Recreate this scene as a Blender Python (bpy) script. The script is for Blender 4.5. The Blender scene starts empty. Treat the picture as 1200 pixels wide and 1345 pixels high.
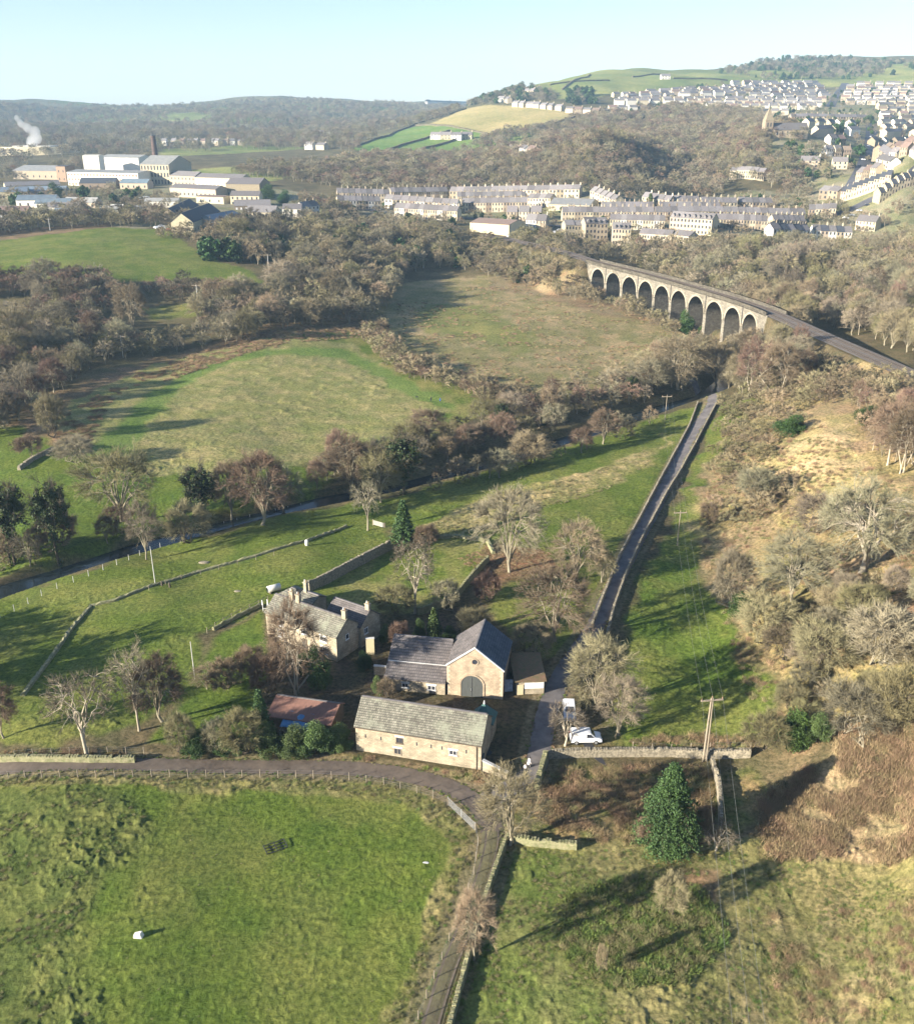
import bpy, math, random
import numpy as np
from mathutils import Vector, Matrix
random.seed(7); RN = np.random.default_rng(7)
scn = bpy.context.scene
COL = scn.collection
R = math.radians
HAZE = 0.00011
# ---------------------------------------------------------------- camera, sky, sun, exposure
CAMH = 80.0; PITCH = R(22.8); FPX = 1244.0
cd = bpy.data.cameras.new('camera'); cam = bpy.data.objects.new('camera', cd); COL.objects.link(cam)
cam.location = (0, 0, CAMH); cam.rotation_euler = (math.pi/2-PITCH, 0, 0)
cd.sensor_fit = 'HORIZONTAL'; cd.sensor_width = 36.0; cd.lens = 36.0*FPX/1200.0
cd.clip_start = 1.0; cd.clip_end = 30000.0
scn.camera = cam
SUN_EL = R(17.0); SH_AZ = R(27.0)          # shadows fall towards (cos 27, sin 27)
sdir = Vector((-math.cos(SH_AZ)*math.cos(SUN_EL), -math.sin(SH_AZ)*math.cos(SUN_EL), math.sin(SUN_EL)))
world = bpy.data.worlds.new('World'); scn.world = world; world.use_nodes = True
wn = world.node_tree.nodes; wl = world.node_tree.links; wn.clear()
sky = wn.new('ShaderNodeTexSky'); sky.sky_type = 'NISHITA'; sky.sun_disc = False
sky.sun_elevation = SUN_EL; sky.sun_rotation = math.atan2(sdir.x, sdir.y)
sky.air_density = 1.0; sky.dust_density = 0.45; sky.ozone_density = 2.2; sky.altitude = 200
bg = wn.new('ShaderNodeBackground'); bg.inputs['Strength'].default_value = 0.064; wo = wn.new('ShaderNodeOutputWorld'); tn = wn.new('ShaderNodeMix'); tn.data_type = 'RGBA'; tn.blend_type = 'MULTIPLY'; tn.inputs[0].default_value = 1; tn.inputs[7].default_value = (1.04, .985, 1.04, 1); wl.new(sky.outputs[0], tn.inputs[6]); wl.new(tn.outputs[2], bg.inputs[0]); wl.new(bg.outputs[0], wo.inputs[0])
sl = bpy.data.lights.new('sun', 'SUN'); sl.energy = 5.0; sl.angle = R(0.53); sl.color = (1.0, 0.92, 0.78)
so = bpy.data.objects.new('sun', sl); COL.objects.link(so)
so.rotation_euler = sdir.to_track_quat('Z', 'Y').to_euler(); so.location = (0, 0, 300)
scn.view_settings.view_transform = 'Standard'; scn.view_settings.look = 'None'
scn.view_settings.exposure = 1.72; scn.view_settings.gamma = 1.0
scn.render.engine = 'CYCLES'
scn.cycles.use_denoising = True; scn.cycles.max_bounces = 4; scn.cycles.diffuse_bounces = 1
scn.cycles.transmission_bounces = 2; scn.cycles.volume_bounces = 1; scn.cycles.transparent_max_bounces = 8
scn.cycles.use_adaptive_sampling = True; scn.cycles.adaptive_threshold = 0.02
# ---------------------------------------------------------------- photo pixel <-> world
cP, sP = math.cos(PITCH), math.sin(PITCH)
def cz(u, v, z=0.0):
    dx = (u-600)/FPX; dy = (672.5-v)/FPX; t = (CAMH-z)/(sP-dy*cP)
    return (dx*t, t*(cP+dy*sP), z)
def cy(u, v, y):
    dx = (u-600)/FPX; dy = (672.5-v)/FPX; t = y/(cP+dy*sP)
    return (dx*t, y, CAMH-t*(sP-dy*cP))
def ztop(y, v):
    return cy(600, v, y)[2]
def prj(x, y, z):
    d = y*cP-(z-CAMH)*sP; up = y*sP+(z-CAMH)*cP
    return 600+FPX*x/d, 672.5-FPX*up/d
# ---------------------------------------------------------------- noise
_tab = np.random.default_rng(3).random((256, 256))
def vn(x, y, s=0):
    x = np.asarray(x, float)+s*17.3; y = np.asarray(y, float)+s*9.1
    xi = np.floor(x).astype(int); yi = np.floor(y).astype(int); fx = x-xi; fy = y-yi
    fx = fx*fx*(3-2*fx); fy = fy*fy*(3-2*fy)
    a = _tab[xi & 255, yi & 255]; b = _tab[(xi+1) & 255, yi & 255]; c = _tab[xi & 255, (yi+1) & 255]; d = _tab[(xi+1) & 255, (yi+1) & 255]
    return (a*(1-fx)+b*fx)*(1-fy)+(c*(1-fx)+d*fx)*fy
def fbm(x, y, s=0, o=4):
    r = 0; a = .5; t = 0
    for k in range(o):
        r = r+a*vn(x, y, s+k*3); t += a; x = x*2.03; y = y*2.03; a *= .5
    return r/t
# ---------------------------------------------------------------- terrain: thin-plate surface through surveyed points
CTR = [cz(*q) for q in [
 (-300,1345,0),(0,1345,0),(300,1345,0),(600,1345,0),(900,1345,1),(1200,1345,3.5),(1500,1345,8),(600,1900,0),(0,1900,0),(1200,1900,3),
 (-300,1010,0),(0,1010,0),(300,1010,0),(600,1030,0),(850,1000,0),(1000,1010,1.2),(1200,1000,5.5),(1400,1000,11),(1200,1150,4.5),(0,1150,0),(600,1150,0),(900,1120,.4),
 (0,900,-.5),(250,900,0),(450,900,0),(600,900,0),(780,900,0),(950,900,.6),(1200,880,11),(1080,880,5.5),(1350,900,16),
 (0,830,-2.5),(200,760,-2.2),(400,720,-1.7),(350,850,0),(600,780,0),(800,780,0),(930,760,.6),(1040,760,5),(1200,740,13),(500,840,0),(1350,740,18),
 (-200,830,-5),(0,770,-5),(200,710,-5),(430,655,-5),(640,610,-4.6),(860,540,-4.4),
 (700,680,-1),(850,620,-1.5),(920,560,-2),(930,640,-.2),(1040,640,6.5),(1200,600,13.5),(1080,560,11.5),(1000,510,2),(1000,560,4),
 (-200,650,-3),(0,650,-3),(150,640,-3),(300,600,-3),(500,560,-3.5),(600,520,-3.5),
 (100,540,-1),(300,470,-1),(460,440,-2),(700,480,-4),(880,430,-4),(600,400,-3),(760,400,-3),(520,380,-1),(560,350,0),
 (-200,480,4),(0,480,1),(200,400,3),(0,400,6),(350,400,3),(420,360,4),
 (100,350,12),(250,340,11),(0,320,14),(200,305,16),(300,370,6),(-250,320,18),
 (1050,395,2),(1150,400,3),(1200,430,6),(950,360,-1),(850,330,0),(1100,350,2),(1350,420,10),
 (500,270,12),(700,270,12),(900,270,14),(1100,280,12),(400,290,12),(600,300,8),(800,320,2),(720,305,7),(1000,315,6),(1200,320,8),(1350,300,14),
 (700,250,18),(900,245,18),(1050,240,24),(1200,240,26),(1150,282,13),(1220,282,14),(-200,260,24),(0,260,20),(200,240,20),(300,250,20),(100,230,22),(400,230,24),
 (500,210,32),(650,220,30),(800,210,40),(800,180,60),(950,200,42),(1000,175,62),(1100,190,52),(1200,190,58),(300,215,28)]]
CTR += [cy(*q) for q in [
 (470,207,1250),(600,203,1300),(500,185,1450),(620,145,1750),(740,148,1600),(700,180,1400),(590,150,2100),
 (700,115,2050),(790,93,2300),(900,98,2200),(850,130,1800),(950,120,1900),(1050,110,2150),(1150,110,2050),(1200,120,1900),(1150,150,1550),(1050,150,1550),
 (1000,92,2500),(1100,88,2600),(1000,82,2900),(1100,72,3100),(1200,76,3100),(1330,76,3100),(1350,150,1600),(1350,200,1100),
 (-200,195,1400),(0,200,1400),(100,190,1500),(250,190,1500),(400,190,1500),(100,162,2300),(300,160,2200),(450,165,2200),(-250,140,3300),(0,137,3300),(100,140,3300),(200,142,3300),
 (300,134,3300),(380,131,3200),(450,135,3600),(540,137,4400),(600,140,5000),
 (-250,165,5000),(0,165,5000),(300,165,5200),(540,160,6500),(700,150,3000),(800,140,3500),(950,135,3700),(1100,115,4600),(1300,115,4600),(300,160,9000),(1000,150,9000),(600,160,9000),(-300,160,9000),(1500,140,9000)]]
CTR = np.array(CTR)
def _pc(x, y):
    return np.stack([x/y, np.log(y)*.4], -1)
_P = _pc(CTR[:, 0], CTR[:, 1])
def _U(d2):
    return d2*np.log(d2+1e-12)
_n = len(_P)
_K = _U(((_P[:, None]-_P[None])**2).sum(-1))+np.eye(_n)*2e-4
_Q = np.concatenate([np.ones((_n, 1)), _P], 1)
_A = np.zeros((_n+3, _n+3)); _A[:_n, :_n] = _K; _A[:_n, _n:] = _Q; _A[_n:, :_n] = _Q.T
_W = np.linalg.solve(_A, np.concatenate([CTR[:, 2], np.zeros(3)]))
A0, A1, NA = -1.15, 1.15, 460
L0, L1, NL = math.log(22.), math.log(9500.), 700
_ga = np.linspace(A0, A1, NA); _gl = np.linspace(L0, L1, NL)
_G = np.zeros((NL, NA))
for i in range(NL):
    q = np.stack([_ga, np.full(NA, _gl[i]*.4)], -1)
    _G[i] = _U(((q[:, None]-_P[None])**2).sum(-1)) @ _W[:_n] + _W[_n]+q @ _W[_n+1:]
RIVER = np.array([cz(u, v, -5.2)[:2] for u, v in [(-420,925),(-150,832),(0,775),(100,745),(200,712),(300,688),(430,655),(520,640),(640,608),(740,578),(820,552),(868,535),(925,520),(960,490),(930,450),(900,432)]])
TRACK = [cz(u, v, 12)[:2] for u, v in [(640,308),(690,319),(740,331),(785,345)]]+[(88,440),(103,400),(115,361),(122,310),(128.5,262),(133,215),(136,170)]
TRACK = np.array(TRACK)
def poly_d(x, y, pl):
    """distance to an open polyline, and the arc length of the nearest point"""
    best = np.full(np.shape(x), 1e9); arc = np.zeros(np.shape(x)); acc = 0
    for (ax, ay), (bx, by) in zip(pl[:-1], pl[1:]):
        dx, dy = bx-ax, by-ay; l2 = dx*dx+dy*dy; t = np.clip(((x-ax)*dx+(y-ay)*dy)/l2, 0, 1)
        d = np.hypot(x-ax-t*dx, y-ay-t*dy); m = d < best
        best = np.where(m, d, best); arc = np.where(m, acc+t*math.sqrt(l2), arc); acc += math.sqrt(l2)
    return best, arc
_seg = np.hypot(*(TRACK[1:]-TRACK[:-1]).T); _cum = np.concatenate([[0], np.cumsum(_seg)])
VIA0, VIA1 = _cum[3]+1, _cum[6]+8      # the viaduct runs between these arc lengths
def sst(a, b, x):
    t = np.clip((x-a)/(b-a), 0, 1); return t*t*(3-2*t)
def H(x, y):
    x = np.asarray(x, float); y = np.asarray(y, float); yy = np.maximum(y, 23)
    a = (np.clip(x/yy, A0+.01, A1-.01)-A0)/(A1-A0)*(NA-1); l = (np.clip(np.log(yy), L0, L1-.001)-L0)/(L1-L0)*(NL-1)
    ai = a.astype(int); li = l.astype(int); fa = a-ai; fl = l-li
    li1 = np.minimum(li+1, NL-1); ai1 = np.minimum(ai+1, NA-1)
    z = (_G[li, ai]*(1-fa)+_G[li, ai1]*fa)*(1-fl)+(_G[li1, ai]*(1-fa)+_G[li1, ai1]*fa)*fl
    far = sst(900, 2500, y)
    z = z+far*(fbm(x/260, y/260, 5)-.5)*34+sst(1500, 3500, y)*(fbm(x/700, y/700, 9)-.5)*40*sst(-200, -900, x-y*.05)
    near = sst(160, 240, y)*(1-far)
    z = z+near*(fbm(x/45, y/45, 2)-.5)*1.6
    hill = sst(34, 60, x)*sst(60, 90, y)*(1-sst(190, 240, y))
    z = z+hill*(fbm(x/16, y/16, 4)-.5)*3.0
    d, arc = poly_d(x, y, TRACK)
    on = 1-sst(VIA0-6, VIA0+2, arc)*(1-sst(VIA1-2, VIA1+6, arc))
    bank = 11.7-np.maximum(0, d-4.6)*.62
    z = np.where((on > .02) & (bank > z), z*(1-on)+bank*on, z)
    z = np.where(d < 5.2, np.where(on > .5, np.minimum(z, 11.7), np.minimum(z, 6)), z)
    dr, _ = poly_d(x, y, RIVER)
    bed = -7.0+np.maximum(0, dr-2.3)*.95
    return np.where(dr < 14, np.minimum(z, np.maximum(bed, -7.0)), z)
def Gv(U, V):
    """photo pixels -> ground points, by marching each sight line"""
    U = np.asarray(U, float); V = np.asarray(V, float); dx = (U-600)/FPX; dy = (672.5-V)/FPX
    ys = np.exp(np.linspace(math.log(26), math.log(9000), 900)); out = np.zeros((len(U), 3))
    for i in range(len(U)):
        k = cP+dy[i]*sP; t = ys/k; zz = CAMH-t*(sP-dy[i]*cP); hh = H(dx[i]*t, ys); b = np.nonzero(zz < hh)[0]
        if len(b) == 0: out[i] = (dx[i]*t[-1], ys[-1], hh[-1]); continue
        j = b[0]; lo, hi = ys[max(j-1, 0)], ys[j]
        yy = np.linspace(lo, hi, 24); t = yy/k; zz = CAMH-t*(sP-dy[i]*cP); hh = H(dx[i]*t, yy); b = np.nonzero(zz <= hh)[0]
        q = b[0] if len(b) else 23
        out[i] = (dx[i]*t[q], yy[q], hh[q])
    return out
def G(u, v):
    return Vector(Gv([u], [v])[0])
def HZ(x, y):
    return float(H(np.array([x]), np.array([y]))[0])
# ---------------------------------------------------------------- materials
MATS = {}
def nt(name):
    m = bpy.data.materials.new(name); m.use_nodes = True; n = m.node_tree.nodes; l = m.node_tree.links
    return m, n, l, n['Principled BSDF']
def mat(name, c1, c2=None, scale=2.0, rough=.85, bump=0.0, rnd=0.0, detail=4, metal=0.0, stretch=None, c3=None, bscale=None, spec=.3):
    """colour c1..c2 by noise, optional per-object variation and bump"""
    if name in MATS: return MATS[name]
    m, n, l, p = nt(name); c2 = c2 or tuple(a*.75 for a in c1)
    tc = n.new('ShaderNodeTexCoord'); mp = n.new('ShaderNodeMapping'); l.new(tc.outputs['Object'], mp.inputs[0])
    if stretch: mp.inputs['Scale'].default_value = stretch
    oi = n.new('ShaderNodeObjectInfo'); ad = n.new('ShaderNodeVectorMath'); ad.operation = 'ADD'
    sc = n.new('ShaderNodeVectorMath'); sc.operation = 'SCALE'; sc.inputs[0].default_value = (37, 53, 71)
    l.new(oi.outputs['Random'], sc.inputs['Scale']); l.new(mp.outputs[0], ad.inputs[0]); l.new(sc.outputs[0], ad.inputs[1])
    nz = n.new('ShaderNodeTexNoise'); nz.inputs['Scale'].default_value = scale; nz.inputs['Detail'].default_value = detail; nz.inputs['Roughness'].default_value = .65
    l.new(ad.outputs[0], nz.inputs['Vector'])
    cr = n.new('ShaderNodeValToRGB'); cr.color_ramp.elements[0].position = .32; cr.color_ramp.elements[1].position = .68
    cr.color_ramp.elements[0].color = (*c1, 1); cr.color_ramp.elements[1].color = (*c2, 1)
    if c3: e = cr.color_ramp.elements.new(.5); e.color = (*c3, 1)
    l.new(nz.outputs['Fac'], cr.inputs[0]); out = cr.outputs[0]
    if rnd:
        hs = n.new('ShaderNodeHueSaturation'); mr = n.new('ShaderNodeMapRange'); mr.inputs['To Min'].default_value = 1-rnd; mr.inputs['To Max'].default_value = 1+rnd
        l.new(oi.outputs['Random'], mr.inputs[0]); l.new(mr.outputs[0], hs.inputs['Value'])
        ml = n.new('ShaderNodeMath'); ml.operation = 'MULTIPLY'; ml.inputs[1].default_value = 7.31; fr = n.new('ShaderNodeMath'); fr.operation = 'FRACT'
        l.new(oi.outputs['Random'], ml.inputs[0]); l.new(ml.outputs[0], fr.inputs[0])
        m2 = n.new('ShaderNodeMapRange'); m2.inputs['To Min'].default_value = .5-rnd*.06; m2.inputs['To Max'].default_value = .5+rnd*.09
        l.new(fr.outputs[0], m2.inputs[0]); l.new(m2.outputs[0], hs.inputs['Hue'])
        l.new(out, hs.inputs['Color']); out = hs.outputs[0]
    l.new(out, p.inputs['Base Color']); p.inputs['Roughness'].default_value = rough; p.inputs['Metallic'].default_value = metal
    p.inputs['Specular IOR Level'].default_value = spec
    if bump:
        b = n.new('ShaderNodeBump'); b.inputs['Strength'].default_value = bump; b.inputs['Distance'].default_value = .1
        n2 = n.new('ShaderNodeTexNoise'); n2.inputs['Scale'].default_value = bscale or scale*3; n2.inputs['Detail'].default_value = 3
        l.new(ad.outputs[0], n2.inputs['Vector']); l.new(n2.outputs['Fac'], b.inputs['Height']); l.new(b.outputs[0], p.inputs['Normal'])
    MATS[name] = m; return m
def coursed(name, c1, c2, mort, bw=.5, bh=.22, rough=.9, rnd=.1, vert=False, stain=None):
    """coursed stone or slates: a brick texture in the wall's own plane, weathered by noise"""
    if name in MATS: return MATS[name]
    m, n, l, p = nt(name)
    tc = n.new('ShaderNodeTexCoord'); sp = n.new('ShaderNodeSeparateXYZ'); l.new(tc.outputs['Object'], sp.inputs[0])
    ad = n.new('ShaderNodeMath'); ad.operation = 'ADD'; l.new(sp.outputs[0], ad.inputs[0])
    cb = n.new('ShaderNodeCombineXYZ')
    if vert: l.new(sp.outputs[0], cb.inputs[0]); mu = n.new('ShaderNodeMath'); mu.operation = 'MULTIPLY'; mu.inputs[1].default_value = 1.0; l.new(sp.outputs[2], mu.inputs[0]); l.new(mu.outputs[0], cb.inputs[1])
    else: l.new(sp.outputs[1], ad.inputs[1]); l.new(ad.outputs[0], cb.inputs[0]); l.new(sp.outputs[2], cb.inputs[1])
    br = n.new('ShaderNodeTexBrick'); br.inputs['Scale'].default_value = 1.0; br.inputs['Brick Width'].default_value = bw; br.inputs['Row Height'].default_value = bh
    br.inputs['Mortar Size'].default_value = .018; br.inputs['Color1'].default_value = (*c1, 1); br.inputs['Color2'].default_value = (*c2, 1); br.inputs['Mortar'].default_value = (*mort, 1)
    br.inputs['Bias'].default_value = 0.0; l.new(cb.outputs[0], br.inputs['Vector'])
    nz = n.new('ShaderNodeTexNoise'); nz.inputs['Scale'].default_value = .7; nz.inputs['Detail'].default_value = 8; nz.inputs['Roughness'].default_value = .7; l.new(tc.outputs['Object'], nz.inputs['Vector'])
    cr = n.new('ShaderNodeValToRGB'); cr.color_ramp.elements[0].position = .3; cr.color_ramp.elements[1].position = .7
    cr.color_ramp.elements[0].color = (.55, .55, .55, 1); cr.color_ramp.elements[1].color = (1.2, 1.2, 1.2, 1); l.new(nz.outputs['Fac'], cr.inputs[0])
    mx = n.new('ShaderNodeMix'); mx.data_type = 'RGBA'; mx.blend_type = 'MULTIPLY'; mx.inputs[0].default_value = 1; l.new(br.outputs[0], mx.inputs[6]); l.new(cr.outputs[0], mx.inputs[7]); out = mx.outputs[2]
    if stain:
        n3 = n.new('ShaderNodeTexNoise'); n3.inputs['Scale'].default_value = .28; n3.inputs['Detail'].default_value = 7; n3.inputs['Roughness'].default_value = .75; l.new(tc.outputs['Object'], n3.inputs['Vector'])
        c3 = n.new('ShaderNodeValToRGB'); c3.color_ramp.elements[0].position = .5; c3.color_ramp.elements[1].position = .62; l.new(n3.outputs['Fac'], c3.inputs[0])
        m3 = n.new('ShaderNodeMix'); m3.data_type = 'RGBA'; m3.inputs[7].default_value = (*stain, 1)
        mm = n.new('ShaderNodeMath'); mm.operation = 'MULTIPLY'; mm.inputs[1].default_value = .7; l.new(c3.outputs[0], mm.inputs[0]); l.new(mm.outputs[0], m3.inputs[0])
        l.new(out, m3.inputs[6]); out = m3.outputs[2]
    if rnd:
        oi = n.new('ShaderNodeObjectInfo'); hs = n.new('ShaderNodeHueSaturation'); mr = n.new('ShaderNodeMapRange'); mr.inputs['To Min'].default_value = 1-rnd; mr.inputs['To Max'].default_value = 1+rnd
        l.new(oi.outputs['Random'], mr.inputs[0]); l.new(mr.outputs[0], hs.inputs['Value']); l.new(out, hs.inputs['Color']); out = hs.outputs[0]
    l.new(out, p.inputs['Base Color']); p.inputs['Roughness'].default_value = rough; p.inputs['Specular IOR Level'].default_value = .25
    b = n.new('ShaderNodeBump'); b.inputs['Strength'].default_value = .5; b.inputs['Distance'].default_value = .04; l.new(br.outputs['Fac'], b.inputs['Height']); b.invert = True; l.new(b.outputs[0], p.inputs['Normal'])
    MATS[name] = m; return m
M = {}
M['stone'] = coursed('farm_stone', (.50,.415,.29), (.36,.30,.21), (.28,.24,.18), .45, .2, rnd=.05)
M['ashlar'] = coursed('barn_stone', (.50,.385,.265), (.40,.31,.215), (.33,.27,.2), .5, .24, rnd=.03)
M['slate_old'] = coursed('old_stone_slates', (.27,.255,.20), (.155,.145,.115), (.05,.047,.04), .3, .2, rnd=.06, vert=True, stain=(.25,.26,.19))
M['slate'] = coursed('grey_slates', (.19,.165,.155), (.14,.125,.12), (.06,.055,.055), .35, .22, rnd=.08, vert=True)
M['slate_shade'] = coursed('shaded_slates', (.12,.15,.18), (.09,.115,.145), (.04,.05,.06), .35, .25, rnd=.05, vert=True)  # shaded copy of the grey slates, for the arched barn's right slope
M['roof_far'] = mat('far_slates', (.20,.18,.175), (.13,.12,.12), 1.5, rnd=.3)
M['roof_brown'] = mat('far_brown_tiles', (.24,.17,.13), (.17,.12,.10), 1.5, rnd=.3)
M['roof_dark'] = mat('far_dark_slates', (.07,.075,.09), (.045,.05,.06), 1.5, rnd=.2)
M['wall_buff'] = mat('far_buff_stone', (.50,.42,.30), (.38,.31,.22), 1.2, rnd=.22)
M['wall_brown'] = mat('far_brown_stone', (.30,.24,.17), (.22,.17,.12), 1.2, rnd=.2)
M['wall_white'] = mat('far_white_render', (.72,.67,.57), (.60,.56,.47), .8, rnd=.12)
M['win'] = mat('window_glass_dark', (.03,.035,.045), (.05,.05,.06), 1, rough=.15, spec=.6)
M['white'] = mat('white_paint', (.78,.77,.74), (.70,.69,.66), 3, rough=.5)
M['lead'] = mat('lead_flashing', (.62,.60,.56), (.5,.49,.46), 3, rough=.6)
M['door'] = mat('barn_door_boards', (.085,.09,.085), (.06,.065,.062), 2, stretch=(8, 8, .4), bump=.4)
M['rust'] = mat('red_sheet_roof', (.26,.135,.10), (.18,.10,.075), 2.5, stretch=(3, .5, .5), bump=.3)
M['tarp'] = mat('blue_tarpaulin', (.10,.25,.42), (.07,.17,.30), 1.2, rough=.45, bump=.5)
M['bark'] = mat('grey_bark', (.31,.27,.19), (.18,.155,.105), 3, bump=.5)
M['bark_pale'] = mat('pale_birch_bark', (.42,.365,.28), (.26,.22,.155), 3, bump=.3)
M['bark_dark'] = mat('dark_bark', (.12,.095,.065), (.07,.055,.04), 3, bump=.5)
M['tw_tan'] = mat('twigs_tan', (.30,.24,.145), (.175,.14,.085), .35, rnd=.36, rough=.95)
M['tw_grey'] = mat('twigs_grey', (.28,.24,.16), (.165,.14,.095), .35, rnd=.36, rough=.95)
M['tw_plum'] = mat('twigs_plum', (.245,.165,.115), (.145,.10,.07), .35, rnd=.3, rough=.95)
M['tw_olive'] = mat('twigs_olive', (.235,.205,.105), (.14,.125,.06), .35, rnd=.2, rough=.95)
M['tw_dark'] = mat('twigs_dark', (.13,.11,.075), (.085,.07,.05), .35, rnd=.2, rough=.95)
M['leaf'] = mat('evergreen_leaves', (.055,.10,.022), (.02,.045,.012), 1.2, rnd=.25, rough=.6)
M['leaf_b'] = mat('bright_leaves', (.11,.15,.04), (.05,.08,.025), 1.2, rnd=.2, rough=.6)
M['leaf_y'] = mat('golden_conifer', (.30,.32,.06), (.16,.2,.04), 1.2, rough=.6)
M['needle'] = mat('spruce_needles', (.075,.135,.038), (.03,.06,.018), 1.0, rough=.7)
M['ivy'] = mat('ivy_leaves', (.05,.075,.022), (.022,.036,.012), 1.5, rough=.6)
M['brack'] = mat('bracken_fronds', (.34,.24,.14), (.21,.14,.08), .6, rnd=.3, rough=.95)
M['tuft'] = mat('dead_grass', (.28,.245,.12), (.18,.17,.07), .6, rnd=.25, rough=.95)
M['tuftg'] = mat('green_tussock', (.17,.22,.055), (.11,.15,.035), .6, rnd=.3, rough=.95)
M['wood'] = mat('weathered_timber', (.36,.30,.22), (.22,.18,.13), 4, stretch=(3, 3, .5), bump=.3)
M['wood_dk'] = mat('dark_timber', (.14,.11,.08), (.09,.07,.05), 4, bump=.3)
M['drystone'] = mat('dry_stone', (.36,.31,.23), (.13,.115,.085), 3.2, rough=.95, bump=.9, c3=(.26,.225,.16), bscale=6)
M['mossy'] = mat('mossy_stone', (.30,.27,.16), (.15,.16,.07), 2.2, rough=.95, bump=.9, bscale=6)
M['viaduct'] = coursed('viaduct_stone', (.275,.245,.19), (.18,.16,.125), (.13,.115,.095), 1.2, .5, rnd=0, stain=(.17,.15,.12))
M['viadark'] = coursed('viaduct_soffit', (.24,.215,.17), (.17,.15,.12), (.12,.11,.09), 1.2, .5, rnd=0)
M['ballast'] = mat('track_ballast', (.21,.175,.145), (.14,.115,.095), 1.0, bump=.5, c3=(.17,.145,.12))
M['rail'] = mat('steel_rail', (.26,.20,.16), (.16,.13,.11), 2, rough=.4, metal=.6)
M['asphalt'] = mat('lane_surface', (.16,.125,.095), (.075,.058,.045), .5, bump=.4, detail=10, c3=(.12,.094,.074))
M['track'] = mat('earth_track', (.13,.12,.06), (.085,.07,.045), .6, bump=.6, detail=8)
M['yard'] = mat('yard_tarmac', (.05,.05,.055), (.035,.035,.04), .4, bump=.2)
M['water'] = mat('river_water', (.020,.030,.035), (.010,.016,.020), .1, rough=.12, bump=.35, bscale=1.3, spec=.3)
M['drive'] = mat('drive_surface', (.20,.175,.165), (.09,.08,.078), .45, bump=.3, detail=10, c3=(.15,.135,.13))
M['metal'] = mat('galvanised_steel', (.55,.55,.54), (.42,.42,.42), 3, rough=.35, metal=.5)
M['wire'] = mat('wire', (.20,.20,.18), (.16,.16,.15), 3, rough=.6)
M['tyre'] = mat('tyre_rubber', (.02,.02,.02), (.03,.03,.03), 3)
M['brick_mill'] = mat('mill_brick', (.30,.20,.14), (.21,.14,.1), 1.2, rnd=.1)
M['chim'] = mat('sooty_brick', (.12,.075,.06), (.07,.05,.045), .3)
M['cream'] = mat('cream_cladding', (.62,.53,.33), (.52,.44,.28), .3, rough=.6)
M['bluerf'] = mat('blue_grey_sheet', (.19,.235,.27), (.13,.165,.20), .3, rough=.5, rnd=.2)
M['greyrf'] = mat('pale_grey_sheet', (.32,.31,.285), (.24,.235,.22), .3, rough=.6, rnd=.2)
M['skin'] = mat('skin', (.5,.33,.25), (.45,.3,.22), 3)
M['coat_white'] = mat('pale_coat', (.80,.74,.72), (.66,.6,.58), 3)
M['coat_blue'] = mat('blue_coat', (.06,.16,.5), (.05,.12,.4), 3)
M['cloth_dk'] = mat('dark_cloth', (.035,.035,.045), (.025,.025,.03), 3)
M['wool'] = mat('pale_fleece', (.75,.72,.64), (.6,.57,.5), 6, bump=.6)
# ---------------------------------------------------------------- mesh helpers
class MB:
    def __init__(s): s.v = []; s.f = []; s.m = []; s.n = 0
    def add(s, V, F, mi=0):
        V = [tuple(map(float, q)) for q in V]; o = len(s.v); s.v += V; s.f += [tuple(i+o for i in f) for f in F]; s.m += [mi]*len(F); return s
    def box(s, x0, x1, y0, y1, z0, z1, mi=0):
        s.add([(x0,y0,z0),(x1,y0,z0),(x1,y1,z0),(x0,y1,z0),(x0,y0,z1),(x1,y0,z1),(x1,y1,z1),(x0,y1,z1)],
              [(0,3,2,1),(4,5,6,7),(0,1,5,4),(1,2,6,5),(2,3,7,6),(3,0,4,7)], mi); return s
    def tube(s, pts, rs, n=6, mi=0, cap=True):
        V = []; F = []; k = len(pts)
        for i, p in enumerate(pts):
            p = Vector(p); a = Vector(pts[max(i-1, 0)]); b = Vector(pts[min(i+1, k-1)]); d = (b-a)
            d = d.normalized() if d.length > 1e-9 else Vector((0, 0, 1))
            x = d.cross(Vector((0, 0, 1)) if abs(d.z) < .9 else Vector((1, 0, 0))).normalized(); y = d.cross(x)
            for j in range(n):
                a_ = 2*math.pi*j/n; V.append(p+(x*math.cos(a_)+y*math.sin(a_))*rs[i])
        for i in range(k-1):
            for j in range(n): F.append((i*n+j, i*n+(j+1) % n, (i+1)*n+(j+1) % n, (i+1)*n+j))
        if cap: F.append(tuple(range(n))); F.append(tuple((k-1)*n+j for j in reversed(range(n))))
        s.add(V, F, mi); return s
    def prism(s, poly, z0, z1, mi=0):
        n = len(poly); s.add([(x, y, z0) for x, y in poly]+[(x, y, z1) for x, y in poly],
              [tuple(reversed(range(n))), tuple(range(n, 2*n))]+[(i, (i+1) % n, n+(i+1) % n, n+i) for i in range(n)], mi); return s
    def mesh(s, name, mats, smooth=False):
        me = bpy.data.meshes.new(name); me.from_pydata(s.v, [], s.f); ms = mats if isinstance(mats, (list, tuple)) else [mats]
        for m in ms: me.materials.append(m)
        if len(ms) > 1: me.polygons.foreach_set('material_index', s.m)
        if smooth: me.polygons.foreach_set('use_smooth', [True]*len(s.f))
        me.update(); return me
    def build(s, name, mats, parent=None, smooth=False, loc=None, rz=0):
        o = bpy.data.objects.new(name, s.mesh(name, mats, smooth)); COL.objects.link(o)
        if parent is not None: o.parent = parent
        if loc is not None: o.location = loc
        if rz: o.rotation_euler = (0, 0, rz)
        return o
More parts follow.
